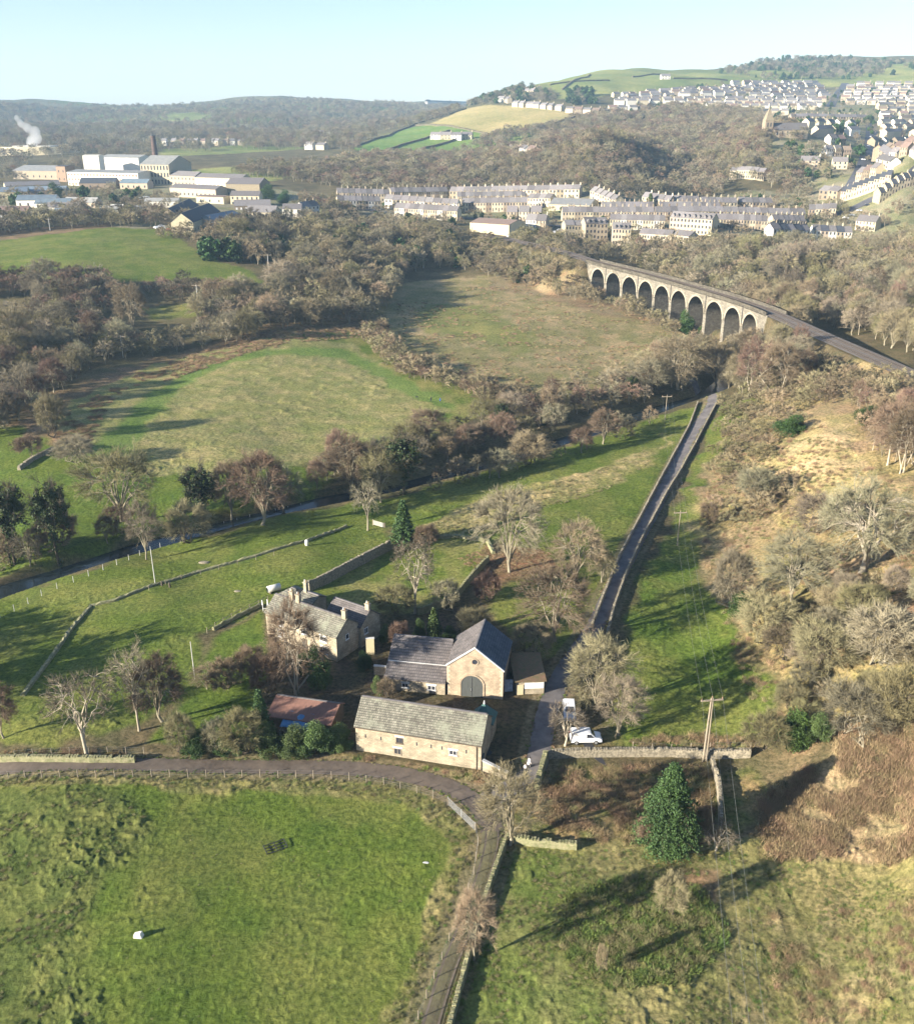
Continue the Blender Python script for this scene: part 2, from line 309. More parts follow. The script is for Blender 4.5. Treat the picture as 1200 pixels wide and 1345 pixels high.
def tri_mesh(name, V, F, mats, mi=None):
    me = bpy.data.meshes.new(name); V = np.asarray(V, np.float32); F = np.asarray(F, np.int32); k = F.shape[1]
    me.vertices.add(len(V)); me.vertices.foreach_set('co', V.ravel()); me.loops.add(F.size); me.loops.foreach_set('vertex_index', F.ravel())
    me.polygons.add(len(F)); me.polygons.foreach_set('loop_start', np.arange(len(F), dtype=np.int32)*k)
    for m in (mats if isinstance(mats, (list, tuple)) else [mats]): me.materials.append(m)
    if mi is not None: me.polygons.foreach_set('material_index', np.asarray(mi, np.int32))
    me.update(calc_edges=True); return me
def ob(name, me, parent=None, loc=None, rz=0, sc=None):
    o = bpy.data.objects.new(name, me); COL.objects.link(o)
    if parent is not None: o.parent = parent
    if loc is not None: o.location = loc
    if rz: o.rotation_euler = (0, 0, rz)
    if sc is not None: o.scale = sc
    return o
def tag(o, label=None, cat=None, group=None, kind=None):
    if label: o['label'] = label
    if cat: o['category'] = cat
    if group: o['group'] = group
    if kind: o['kind'] = kind
    return o
def thing(name, label, cat, loc=(0, 0, 0), rz=0, group=None):
    o = bpy.data.objects.new(name, None); COL.objects.link(o); o.location = loc; o.rotation_euler = (0, 0, rz); o.empty_display_size = .5
    return tag(o, label, cat, group)
def copy_tree(o, parent=None, kids={}):
    c = o.copy(); COL.objects.link(c); c.parent = parent
    for ch in KIDS.get(o.as_pointer(), []): copy_tree(ch, c)
    return c
KIDS = {}
def note_kids(root):
    for ch in bpy.data.objects:
        if ch.parent is not None: 
            L = KIDS.setdefault(ch.parent.as_pointer(), [])
            if ch not in L: L.append(ch)
ORD = 'first second third fourth fifth sixth seventh eighth ninth tenth eleventh twelfth thirteenth fourteenth fifteenth sixteenth seventeenth eighteenth nineteenth twentieth'.split()
def nth(i, n):
    if i == 0: return 'leftmost'
    if i == n-1: return 'rightmost'
    if i < 20 and i < n/2+1: return ORD[i]+' from left'
    if n-1-i < 20: return ORD[n-1-i]+' from right'
    return ORD[i % 10]+' of the '+('twenties' if i < 30 else 'later ones')
# ---------------------------------------------------------------- ground
def inside(x, y, pg):
    """signed distance to polygon (positive inside)"""
    c = np.zeros(x.shape, bool); best = np.full(x.shape, 1e9); n = len(pg)
    for i in range(n):
        ax, ay = pg[i]; bx, by = pg[(i+1) % n]
        if ay != by:
            cr = ((ay > y) != (by > y)) & (x < (bx-ax)*(y-ay)/(by-ay)+ax); c ^= cr
        dx, dy = bx-ax, by-ay; t = np.clip(((x-ax)*dx+(y-ay)*dy)/(dx*dx+dy*dy+1e-9), 0, 1)
        best = np.minimum(best, np.hypot(x-ax-t*dx, y-ay-t*dy))
    return np.where(c, best, -best)
def wpoly(px):
    return Gv([p[0] for p in px], [p[1] for p in px])[:, :2]
GR = (.112,.152,.028); GR2 = (.150,.170,.044); LUSH = (.100,.150,.027); OLV = (.22,.21,.075); TAN = (.36,.29,.145); TAN2 = (.28,.23,.11); BRK = (.235,.165,.10); BRK2 = (.165,.12,.07)
FLR = (.15,.125,.07); FLR2 = (.10,.085,.05); SAND = (.42,.32,.185); MUD = (.09,.07,.05); PALE = (.26,.27,.10); FARG = (.17,.21,.07)
# polygon in survey pixels, colour a, colour b, edge softness m, edge raggedness m, tussock height, noise scale m
ZONES = [
 ('far_right_grass', [(610,135),(690,112),(790,92),(960,94),(1060,80),(1320,78),(1320,115),(1100,112),(900,112),(840,122),(740,130)], FARG, PALE, 10, 10, 0, 90),
 ('town_gardens', [(810,150),(850,118),(1000,112),(1320,118),(1320,310),(1040,320),(800,300),(450,275),(200,300),(-200,330),(-200,245),(200,240),(420,256),(900,260),(1040,250),(1010,200),(960,150)], (.20,.20,.11), (.26,.235,.17), 10, 8, 0, 30),
 ('left_valley_field', [(215,232),(260,222),(420,216),(420,228),(330,240),(250,236)], PALE, FARG, 6, 8, 0, 40),
 ('left_valley_field2', [(205,196),(330,190),(420,192),(330,200),(215,206)], FARG, PALE, 6, 8, 0, 40),
 ('left_far_field', [(255,147),(300,137),(330,143),(280,152)], FARG, PALE, 20, 20, 0, 80),
 ('left_far_field2', [(130,157),(230,152),(240,160),(140,164)], FARG, PALE, 20, 20, 0, 80),
 ('left_far_field3', [(215,168),(300,165),(300,173),(225,177)], PALE, FARG, 20, 20, 0, 80),
 ('hill_field_top', [(540,170),(610,142),(750,147),(760,158),(690,172),(640,176)], (.40,.33,.16), (.33,.29,.13), 8, 8, 0, 60),
 ('hill_field', [(466,194),(500,180),(545,166),(600,166),(640,176),(700,170),(690,188),(600,202),(510,207)], (.13,.22,.05), (.17,.24,.065), 5, 5, 0, 60),
 ('left_green', [(-150,318),(0,312),(150,298),(225,303),(262,335),(330,352),(352,372),(300,378),(240,366),(120,372),(0,362),(-150,370)], GR, GR2, 3, 4, .25, 9),
 ('left_brown_strip', [(-100,305),(60,298),(150,290),(150,298),(40,312),(-100,322)], BRK, BRK2, 3, 4, 0, 6),
 ('rail_clearing', [(985,378),(1040,366),(1090,362),(1110,375),(1060,388),(1010,396)], (.38,.30,.17), TAN2, 3, 4, .2, 5),
 ('small_field', [(180,402),(255,398),(262,415),(205,420)], OLV, GR2, 3, 3, .2, 6),
 ('bracken_band', [(20,560),(60,520),(200,470),(330,430),(470,410),(500,432),(400,446),(260,470),(150,505),(100,540),(150,560),(110,600),(60,620)], BRK, BRK2, 3, 4, .35, 4),
 ('meadow2', [(505,385),(560,366),(640,362),(770,385),(850,405),(915,432),(880,470),(820,500),(730,530),(650,520),(560,485),(495,455),(480,420)], (.31,.245,.14), (.22,.195,.09), 3, 5, .5, 7),
 ('meadow2_brown', [(640,360),(780,390),(900,425),(880,436),(760,404),(650,380)], (.27,.215,.13), BRK, 4, 6, .3, 8),
 ('meadow2_green', [(560,400),(640,405),(720,440),(700,470),(620,450),(550,425)], (.17,.18,.065), OLV, 8, 9, .3, 8),
 ('west_bank', [(-250,570),(30,560),(110,600),(240,620),(400,600),(440,615),(420,640),(250,680),(60,735),(-250,800)], GR, LUSH, 4, 4, .3, 8),
 ('oval_field', [(75,560),(100,525),(200,480),(330,448),(455,440),(480,458),(540,494),(612,522),(612,548),(560,575),(470,590),(400,606),(330,620),(200,625),(120,605),(90,590)], (.215,.215,.08), (.27,.245,.11), 2, 3, .6, 4),
 ('oval_rim', [(110,600),(150,560),(190,520),(250,486),(330,462),(400,455),(455,458),(540,500),(600,530),(590,540),(530,515),(450,470),(370,464),(290,480),(235,512),(190,560),(165,600)], (.13,.19,.045), (.15,.21,.055), 3, 3, .05, 14),
 ('oval_edge', [(330,446),(470,434),(500,460),(620,515),(640,540),(612,560),(560,552),(600,536),(540,500),(460,450)], LUSH, OLV, 2, 3, .25, 8),
 ('mid_field', [(540,712),(500,690),(470,660),(520,648),(640,618),(740,588),(820,562),(870,545),(918,530),(930,530),(905,575),(868,640),(820,725),(778,800),(760,860),(690,860),(640,800),(640,730),(600,712)], GR, GR2, 2, 3, .25, 10),
 ('mid_rushes', [(560,690),(640,652),(760,625),(850,588),(878,570),(850,610),(800,640),(720,665),(640,690),(570,712)], TAN, OLV, 3, 4, .5, 3.5),
 ('under_tree', [(590,730),(640,712),(720,722),(730,745),(650,770),(610,765)], (.20,.11,.065), BRK2, 2, 2, .2, 2),
 ('farm_meadow', [(-250,905),(-250,850),(0,785),(100,755),(200,722),(300,697),(430,664),(480,655),(500,690),(510,712),(410,775),(345,800),(262,835),(285,880),(240,925),(180,960),(60,985),(-250,990)], GR, GR2, 2, 3, .18, 8),
 ('paddock', [(405,778),(512,716),(560,706),(640,712),(632,740),(598,790),(540,806),(470,806)], GR, OLV, 1.5, 1, .12, 6),
 ('house_garden', [(200,975),(225,940),(262,900),(282,840),(345,802),(356,850),(354,950),(300,985)], GR, LUSH, 1.5, 1, .05, 5),
 ('farm_floor', [(352,850),(420,800),(520,830),(600,800),(700,870),(730,900),(720,1000),(640,1010),(460,985),(352,982),(345,930)], MUD, (.10,.085,.05), 2, 2, .1, 3),
 ('right_field', [(946,530),(1000,520),(980,560),(935,600),(915,650),(915,720),(935,770),(960,830),(1000,900),(985,960),(960,985),(800,978),(815,900),(812,830),(845,760),(880,690),(910,610)], LUSH, GR2, 2.5, 3, .22, 7),
 ('right_field_wear', [(905,665),(960,640),(960,720),(935,740),(900,700)], OLV, TAN, 4, 4, .3, 4),
 ('hillside', [(1000,505),(1100,480),(1330,500),(1330,930),(1200,960),(1080,975),(1000,985),(990,900),(960,840),(935,770),(915,710),(920,640),(950,590)], TAN2, (.27,.20,.12), 4, 5, .5, 9),
 ('hillside_sand', [(1075,555),(1105,560),(1160,620),(1220,690),(1100,690),(1010,640),(960,640),(1020,600)], SAND, TAN, 3, 5, .35, 6),
 ('hillside_brown', [(1150,720),(1330,690),(1330,960),(1180,850),(1120,760)], (.30,.19,.12), TAN2, 3, 5, .4, 7),
 ('garden_strip', [(712,1005),(985,1005),(1010,1040),(950,1110),(840,1120),(700,1105),(660,1060)], (.24,.18,.09), (.12,.13,.045), 1.5, 2, .35, 3),
 ('right_rough', [(655,1115),(760,1108),(1000,1108),(1090,1080),(1330,1120),(1330,1900),(500,1900),(590,1345),(630,1190)], (.185,.185,.07), (.235,.21,.095), 1.5, 2, .30, 5),
 ('right_rough_green', [(655,1130),(740,1120),(780,1160),(760,1240),(800,1345),(790,1900),(540,1900),(600,1330),(640,1200)], (.125,.16,.042), (.17,.18,.065), 2, 2.5, .2, 5),
 ('reed_patch', [(745,1170),(850,1150),(930,1175),(960,1230),(900,1290),(800,1300),(735,1250)], (.13,.14,.045), (.17,.165,.06), 2, 2, .5, 3),
 ('right_rough_tan', [(1000,1160),(1330,1150),(1330,1900),(1050,1900),(960,1345),(1010,1240)], (.27,.23,.12), (.18,.17,.07), 4, 4, .34, 3),
 ('brown_patch', [(880,1140),(950,1150),(945,1190),(885,1185)], (.33,.21,.12), BRK, 1, 1.5, .1, 2),
 ('bracken_right', [(1010,1060),(1080,1000),(1130,955),(1330,930),(1330,1130),(1200,1115),(1100,1125),(1020,1120)], (.27,.205,.125), (.32,.25,.145), 1.5, 2, .5, 3),
 ('near_field', [(-700,1022),(0,1020),(250,1019),(440,1021),(510,1027),(575,1052),(618,1092),(624,1130),(605,1190),(578,1260),(545,1345),(480,1500),(300,1900),(-900,1900)], (.102,.146,.026), (.145,.168,.042), 1, 1.2, .12, 8),
 ('near_field_rim', [(-700,1018),(0,1018),(440,1019),(515,1026),(585,1052),(628,1095),(630,1135),(612,1190),(585,1260),(550,1345),(480,1500),(430,1500),(505,1345),(545,1260),(560,1200),(600,1130),(590,1095),(540,1062),(440,1042),(250,1040),(0,1038),(-700,1038)], (.17,.17,.06), (.25,.22,.10), 1, 1.5, .22, 2.5),
 ('near_field_tussocks', [(-700,1035),(100,1035),(190,1060),(200,1110),(130,1150),(110,1250),(150,1345),(100,1900),(-900,1900)], (.125,.145,.042), (.085,.11,.03), 3, 3, .32, 2.5),
 ('tyre_line', [(992,1112),(1000,1112),(1018,1160),(1040,1220),(1078,1345),(1067,1345),(1030,1220),(1008,1160)], (.12,.12,.045), (.16,.14,.07), .4, .3, 0, 3),
 ('tyre_line2', [(1012,1112),(1018,1112),(1036,1160),(1062,1220),(1104,1345),(1096,1345),(1055,1220),(1028,1160)], (.12,.12,.045), (.16,.14,.07), .4, .3, 0, 3),
 ('verge', [(-300,992),(200,990),(460,992),(640,1018),(650,1030),(600,1035),(500,1004),(200,1000),(-300,1003)], TAN2, BRK, .6, .8, .25, 2),
]
def build_ground():
    ls = np.concatenate([np.arange(math.log(9), math.log(45), .02), np.arange(math.log(45.5), math.log(330), .0030), np.arange(math.log(330), math.log(9400), .0066)])
    cs = np.concatenate([np.linspace(-2.8, -1.12, 30), np.linspace(-1.1, -.64, 50)[:-1], np.linspace(-.64, .64, 800), np.linspace(.64, 1.1, 50)[1:], np.linspace(1.12, 2.8, 30)])
    nr, nc = len(ls), len(cs); Y = np.exp(ls)[:, None]*np.ones(nc)[None]; X = Y*cs[None]
    Z = H(X, Y)
    col = np.zeros(X.shape+(3,)); n1 = fbm(X/14, Y/14, 1, 5); k = sst(.35, .65, n1)[..., None]
    col[:] = np.array(FLR)*(1-k)+np.array(FLR2)*k
    farw = sst(900, 2500, Y)[..., None]; k2 = sst(.35, .65, fbm(X/180, Y/180, 7, 5))[..., None]
    farc = np.array((.16,.145,.085))*(1-k2)+np.array((.11,.105,.06))*k2
    # a few pastures among the far woods
    k3 = sst(.60, .64, fbm(X/330, Y/330, 31, 2))[..., None]; farc = farc*(1-k3*.8)+np.array(FARG)*k3*.8
    col = col*(1-farw)+farc*farw; tz = np.zeros(X.shape)
    w1 = fbm(X/5, Y/5, 11, 3)-.5; w2 = fbm(X/5, Y/5, 17, 3)-.5; w3 = fbm(X/40, Y/40, 19, 3)-.5; w4 = fbm(X/40, Y/40, 23, 3)-.5
    for nm, pp, c1, c2, soft, rag, tu, nsc in ZONES:
        pg = wpoly(pp); pad = soft+rag*2+5
        m = (X > pg[:, 0].min()-pad) & (X < pg[:, 0].max()+pad) & (Y > pg[:, 1].min()-pad) & (Y < pg[:, 1].max()+pad)
        ri = np.nonzero(m.any(1))[0]; ci = np.nonzero(m.any(0))[0]
        if not len(ri): continue
        sl = (slice(ri[0], ri[-1]+1), slice(ci[0], ci[-1]+1)); x = X[sl]; y = Y[sl]
        big = min(1, rag/6)
        d = inside(x+w1[sl]*rag*2+w3[sl]*rag*3*big, y+w2[sl]*rag*2+w4[sl]*rag*3*big, pg); a = sst(-soft*.5, soft*.5, d)
        nn = sst(.33, .67, fbm(x/nsc, y/nsc, hash(nm) % 1 + len(nm), 5))[..., None]
        c = np.array(c1)*(1-nn)+np.array(c2)*nn
        col[sl] = col[sl]*(1-a[..., None])+c*a[..., None]; tz[sl] = tz[sl]*(1-a)+tu*a
    # tussocks as real relief
    t1 = np.maximum(0, fbm(X/1.2, Y/.95, 41, 3)-.50)*4.2; t0 = np.maximum(0, fbm(X/.55, Y/.5, 39, 2)-.5)*2.6; t2 = np.maximum(0, vn(X/2.1, Y/1.7, 43)-.48)*2; t3 = np.maximum(0, vn(X/4.5, Y/4, 47)-.4)*1.6; pt = .35+1.1*sst(.35, .7, fbm(X/11, Y/11, 51, 3)); pt = np.where(Y > 200, np.maximum(pt, .8), pt)
    dl = np.full(X.shape, 99.)
    for pl, w in ((LANE, 2.2), (DRIVE, 2.4)):
        mm = Y < 420; q = np.full(X.shape, 99.); q[mm] = poly_d(X[mm], Y[mm], pl)[0]-w; dl = np.minimum(dl, q)
    rd = sst(0, 1.2, dl)
    n_ = 1-sst(150, 330, Y); Z = Z+tz*rd*pt*(n_*(t1*.34+t2*.10+t0*.42)+(1-n_)*(t2*.34+t3*.1*(Y < 900)))
    tt = np.clip(tz*pt*(n_*(t1+t0*.6)+(1-n_)*t2)*1.4, 0, 1)[..., None]
    col = col*(1-tt*.4)+(col*1.0+np.array((.07,.058,.028)))*tt*.4
    bare = sst(.5, .8, 1-np.clip(dl/1.4, 0, 1))[..., None]*.75; col = col*(1-bare)+np.array((.19,.16,.10))*bare
    V = np.stack([X, Y, Z], -1).reshape(-1, 3)
    i = np.arange(nr-1)[:, None]*nc+np.arange(nc-1)[None]; F = np.stack([i, i+1, i+nc+1, i+nc], -1).reshape(-1, 4)
    me = tri_mesh('ground', V, F, [ground_mat()])
    at = me.color_attributes.new('Cover', 'FLOAT_COLOR', 'POINT'); c4 = np.ones((len(V), 4), np.float32); c4[:, :3] = col.reshape(-1, 3); at.data.foreach_set('color', c4.ravel())
    me.polygons.foreach_set('use_smooth', np.ones(len(F), bool))
    o = ob('ground', me); tag(o, kind='structure'); return o
def ground_mat():
    m, n, l, p = nt('ground_cover')
    a = n.new('ShaderNodeVertexColor'); a.layer_name = 'Cover'; tc = n.new('ShaderNodeTexCoord')
    def noise(s, d, r=.65):
        z = n.new('ShaderNodeTexNoise'); z.inputs['Scale'].default_value = s; z.inputs['Detail'].default_value = d; z.inputs['Roughness'].default_value = r; l.new(tc.outputs['Object'], z.inputs['Vector']); return z
    n1 = noise(1.6, 6, .75); n2 = noise(.16, 5); n3 = noise(.012, 6)
    def ramp(z, a0, a1, c0, c1):
        r = n.new('ShaderNodeValToRGB'); r.color_ramp.elements[0].position = a0; r.color_ramp.elements[1].position = a1; r.color_ramp.elements[0].color = (*c0, 1); r.color_ramp.elements[1].color = (*c1, 1); l.new(z.outputs['Fac'], r.inputs[0]); return r
    def mul(x, y):
        q = n.new('ShaderNodeMix'); q.data_type = 'RGBA'; q.blend_type = 'MULTIPLY'; q.inputs[0].default_value = 1; l.new(x, q.inputs[6]); l.new(y, q.inputs[7]); return q.outputs[2]
    o = mul(a.outputs[0], ramp(n1, .34, .68, (.42, .47, .4), (1.6, 1.5, 1.45)).outputs[0])
    o = mul(o, ramp(n2, .35, .65, (.8, .88, .8), (1.18, 1.1, 1.1)).outputs[0])
    o = mul(o, ramp(n3, .35, .65, (.85, .88, .85), (1.12, 1.08, 1.1)).outputs[0])
    l.new(o, p.inputs['Base Color']); p.inputs['Roughness'].default_value = .95; p.inputs['Specular IOR Level'].default_value = .1
    b = n.new('ShaderNodeBump'); b.inputs['Strength'].default_value = .9; b.inputs['Distance'].default_value = .22; l.new(n1.outputs['Fac'], b.inputs['Height']); l.new(b.outputs[0], p.inputs['Normal'])
    return m
def smooth_pl(pts, step):
    """catmull-rom through points, resampled"""
    P = [np.array(p, float) for p in pts]; P = [2*P[0]-P[1]]+P+[2*P[-1]-P[-2]]; out = []
    for i in range(1, len(P)-2):
        a, b, c, d = P[i-1:i+3]; n = max(2, int(np.linalg.norm(c-b)/step))
        for k in range(n):
            t = k/n; out.append(.5*((2*b)+(-a+c)*t+(2*a-5*b+4*c-d)*t*t+(-a+3*b-3*c+d)*t**3))
    out.append(P[-2]); return np.array(out)
LANE = smooth_pl([cz(u, v, 0)[:2] for u, v in [(-500,1014),(-200,1012),(0,1010),(200,1008),(400,1008),(490,1012),(560,1024),(612,1046),(640,1076),(646,1105),(632,1160),(610,1220),(588,1275),(566,1345),(530,1470),(470,1700)]], 1.2)
_dr = Gv(*zip(*[(640,1052),(668,1036),(697,1018),(708,990),(713,960),(722,925),(742,880),(780,825),(806,770),(836,710),(868,650),(893,600),(915,560),(934,530)]))
DRIVE = smooth_pl([p[:2] for p in _dr]+[(_dr[-1][0]+3, _dr[-1][1]+14), (_dr[-1][0]+2, _dr[-1][1]+34)], 1.5)
def strip(pl, w0, w1=None, n=5, dz=.05, flat=None, crown=.04):
    """ribbon draped on the land"""
    pl = np.array(pl); T = np.gradient(pl, axis=0); T /= np.linalg.norm(T, axis=1)[:, None]; N = np.stack([-T[:, 1], T[:, 0]], -1); k = len(pl)
    w1 = w0 if w1 is None else w1; V = []; ww = np.linspace(0, 1, k)
    for j in range(n):
        s = j/(n-1)*2-1; w = w0+(w1-w0)*ww; q = pl+N*(w*s/2)[:, None]
        z = (H(q[:, 0], q[:, 1]) if flat is None else np.full(k, flat))+dz+crown*(1-s*s); V.append(np.stack([q[:, 0], q[:, 1], z], -1))
    V = np.stack(V, 1).reshape(-1, 3); i = np.arange(k-1)[:, None]*n+np.arange(n-1)[None]
    return V, np.stack([i, i+1, i+n+1, i+n], -1).reshape(-1, 4)
build_ground()
n_l = int(np.argmin(np.hypot(*(LANE-np.array(cz(648,1090,0)[:2])).T)))
V, F = strip(LANE[:n_l+1], 2.8, 2.9); o = ob('lane', tri_mesh('lane', V, F, M['asphalt'])); tag(o, kind='structure')
V, F = strip(LANE[n_l:], 2.5, 2.2, crown=.12); o = ob('farm_track', tri_mesh('farm_track', V, F, M['track'])); tag(o, kind='structure')
for o_ in (-.62, .62):
    T_ = np.gradient(LANE, axis=0); T_ /= np.linalg.norm(T_, axis=1)[:, None]; q_ = LANE+np.stack([-T_[:, 1], T_[:, 0]], -1)*o_; V, F = strip(q_[n_l:], .42, .42, dz=.14, crown=.0, n=3); tag(ob('wheel_rut', tri_mesh('wheel_rut', V, F, mat('rut_gravel', (.16,.13,.10), (.08,.065,.05), .8)), o), kind='structure')
V, F = strip(DRIVE, 3.0, 3.3, dz=.07); o = ob('farm_drive', tri_mesh('farm_drive', V, F, M['drive'])); tag(o, kind='structure')
yd = [p for p in [(3.3,101.5),(14,97.5),(20,103),(17.5,112),(18,122),(14,128),(9,119.5),(9,115),(-14,114),(-13,108),(3,103.8)]]
me = MB().prism(yd, -.3, .045).mesh('farmyard', M['yard']); tag(ob('farmyard', me), kind='structure')
RV = smooth_pl(RIVER, 4); V, F = strip(RV, 9.0, 9.0, flat=-5.95, dz=0, crown=0, n=3); tag(ob('river', tri_mesh('river', V, F, M['water'])), kind='structure')
# second stretch of water seen near the top of the drive comes from the same river
# ---------------------------------------------------------------- dry stone walls, fences
def world_line(px, step=.8):
    q = Gv([p[0] for p in px], [p[1] for p in px])[:, :2]; out = []
    for a, b in zip(q[:-1], q[1:]):
        n = max(1, int(np.linalg.norm(b-a)/step)); out += [a+(b-a)*k/n for k in range(n)]
    return np.array(out+[q[-1]])
def stone_wall(label, px, h=1.2, w=.5, m='drystone', name='stone_wall', group=None, pts=None, rough=.09, step=.7):
    P_ = world_line(px, step) if pts is None else np.array(pts); k = len(P_); T = np.gradient(P_, axis=0); T /= np.linalg.norm(T, axis=1)[:, None]+1e-9; N = np.stack([-T[:, 1], T[:, 0]], -1)
    Z = H(P_[:, 0], P_[:, 1]); r = RN.normal(0, rough, (k, 6)); V = []; prof = [(-.62, -.5), (-.5, .75), (-.38, 1.0), (.38, 1.0), (.5, .75), (.62, -.5)]
    o0 = P_[0]; z0 = Z[0]
    for j, (s, t) in enumerate(prof):
        q = P_+N*((s*w)+r[:, j]*.5*w)[:, None]; V.append(np.stack([q[:, 0]-o0[0], q[:, 1]-o0[1], Z-z0+t*h+(r[:, (j+2) % 6]*.9 if t > .7 else 0)], -1))
    V = np.stack(V, 1).reshape(-1, 3); n = 6; i = np.arange(k-1)[:, None]*n+np.arange(n-1)[None]
    F = np.stack([i, i+n, i+n+1, i+1], -1).reshape(-1, 4).tolist(); F += [[0, 1, 2, 5], [2, 3, 4, 5]]+[[(k-1)*n+q for q in (5, 2, 1, 0)], [(k-1)*n+q for q in (5, 4, 3, 2)]]
    o = thing(name, label, 'wall', (o0[0], o0[1], z0), group=group)
    mb = MB(); mb.add(V, F); mb.build('wall_body', M[m], o)
    c = MB(); s = 0
    for a in range(k-1):                    # cope stones on edge
        if RN.random() < .12: continue
        a0, b0 = P_[a]-o0, P_[a+1]-o0; L = np.linalg.norm(b0-a0); nn = max(1, int(L/.35))
        for e in range(nn):
            q = a0+(b0-a0)*(e+.5)/nn; zz = Z[a]-z0+(Z[a+1]-Z[a])*(e+.5)/nn+h-.03; hh = RN.uniform(.12, .26); t = T[a]; nv = N[a]; ww = w*RN.uniform(.34, .5); tt = .14
            c.add([(q[0]+t[0]*i_*tt+nv[0]*j_*ww, q[1]+t[1]*i_*tt+nv[1]*j_*ww, zz+k_*hh) for k_ in (0, 1) for i_, j_ in ((-1, -1), (1, -1), (1, 1), (-1, 1))],
                  [(0,3,2,1),(4,5,6,7),(0,1,5,4),(1,2,6,5),(2,3,7,6),(3,0,4,7)])
    if k > 1 and h > .7 and len(c.v): c.build('cope_stones', M[m], o)
    return o
def fence(label, px, sp=2.2, h=1.15, name='post_and_wire_fence', m='wood', wires=3, rails=0, cat='fence', pr=.06, group=None):
    P_ = world_line(px, .4); d = np.concatenate([[0], np.cumsum(np.linalg.norm(np.diff(P_, axis=0), axis=1))]); n = min(99, max(2, int(d[-1]/sp)+1))
    s = np.linspace(0, d[-1], n); q = np.stack([np.interp(s, d, P_[:, 0]), np.interp(s, d, P_[:, 1])], -1); Z = H(q[:, 0], q[:, 1]); o0 = (q[0][0], q[0][1], Z[0])
    t = thing(name, label, cat, o0, group=group); me = MB().tube([(0, 0, -.3), (0, 0, h)], [pr, pr*.85], 6).mesh('post', M[m])
    for (x, y), z in zip(q, Z): ob('post', me, t, (x-o0[0]+RN.normal(0, .02), y-o0[1], z-o0[2]+RN.normal(0, .05)), sc=(1, 1, RN.uniform(.93, 1.08)))
    for k in range(wires):
        hh = h*(.35+.3*k); MB().tube([(x-o0[0], y-o0[1], z-o0[2]+hh) for (x, y), z in zip(q, Z)], [.008]*n, 3).build('wire', M['wire'], t)
    for k in range(rails):
        hh = h*(.35+.5*k/max(1, rails-1)); mb = MB(); mb.tube([(x-o0[0], y-o0[1]-.07, z-o0[2]+hh) for (x, y), z in zip(q, Z)], [.05]*n, 4); mb.build('rail', M[m], t)
    return t
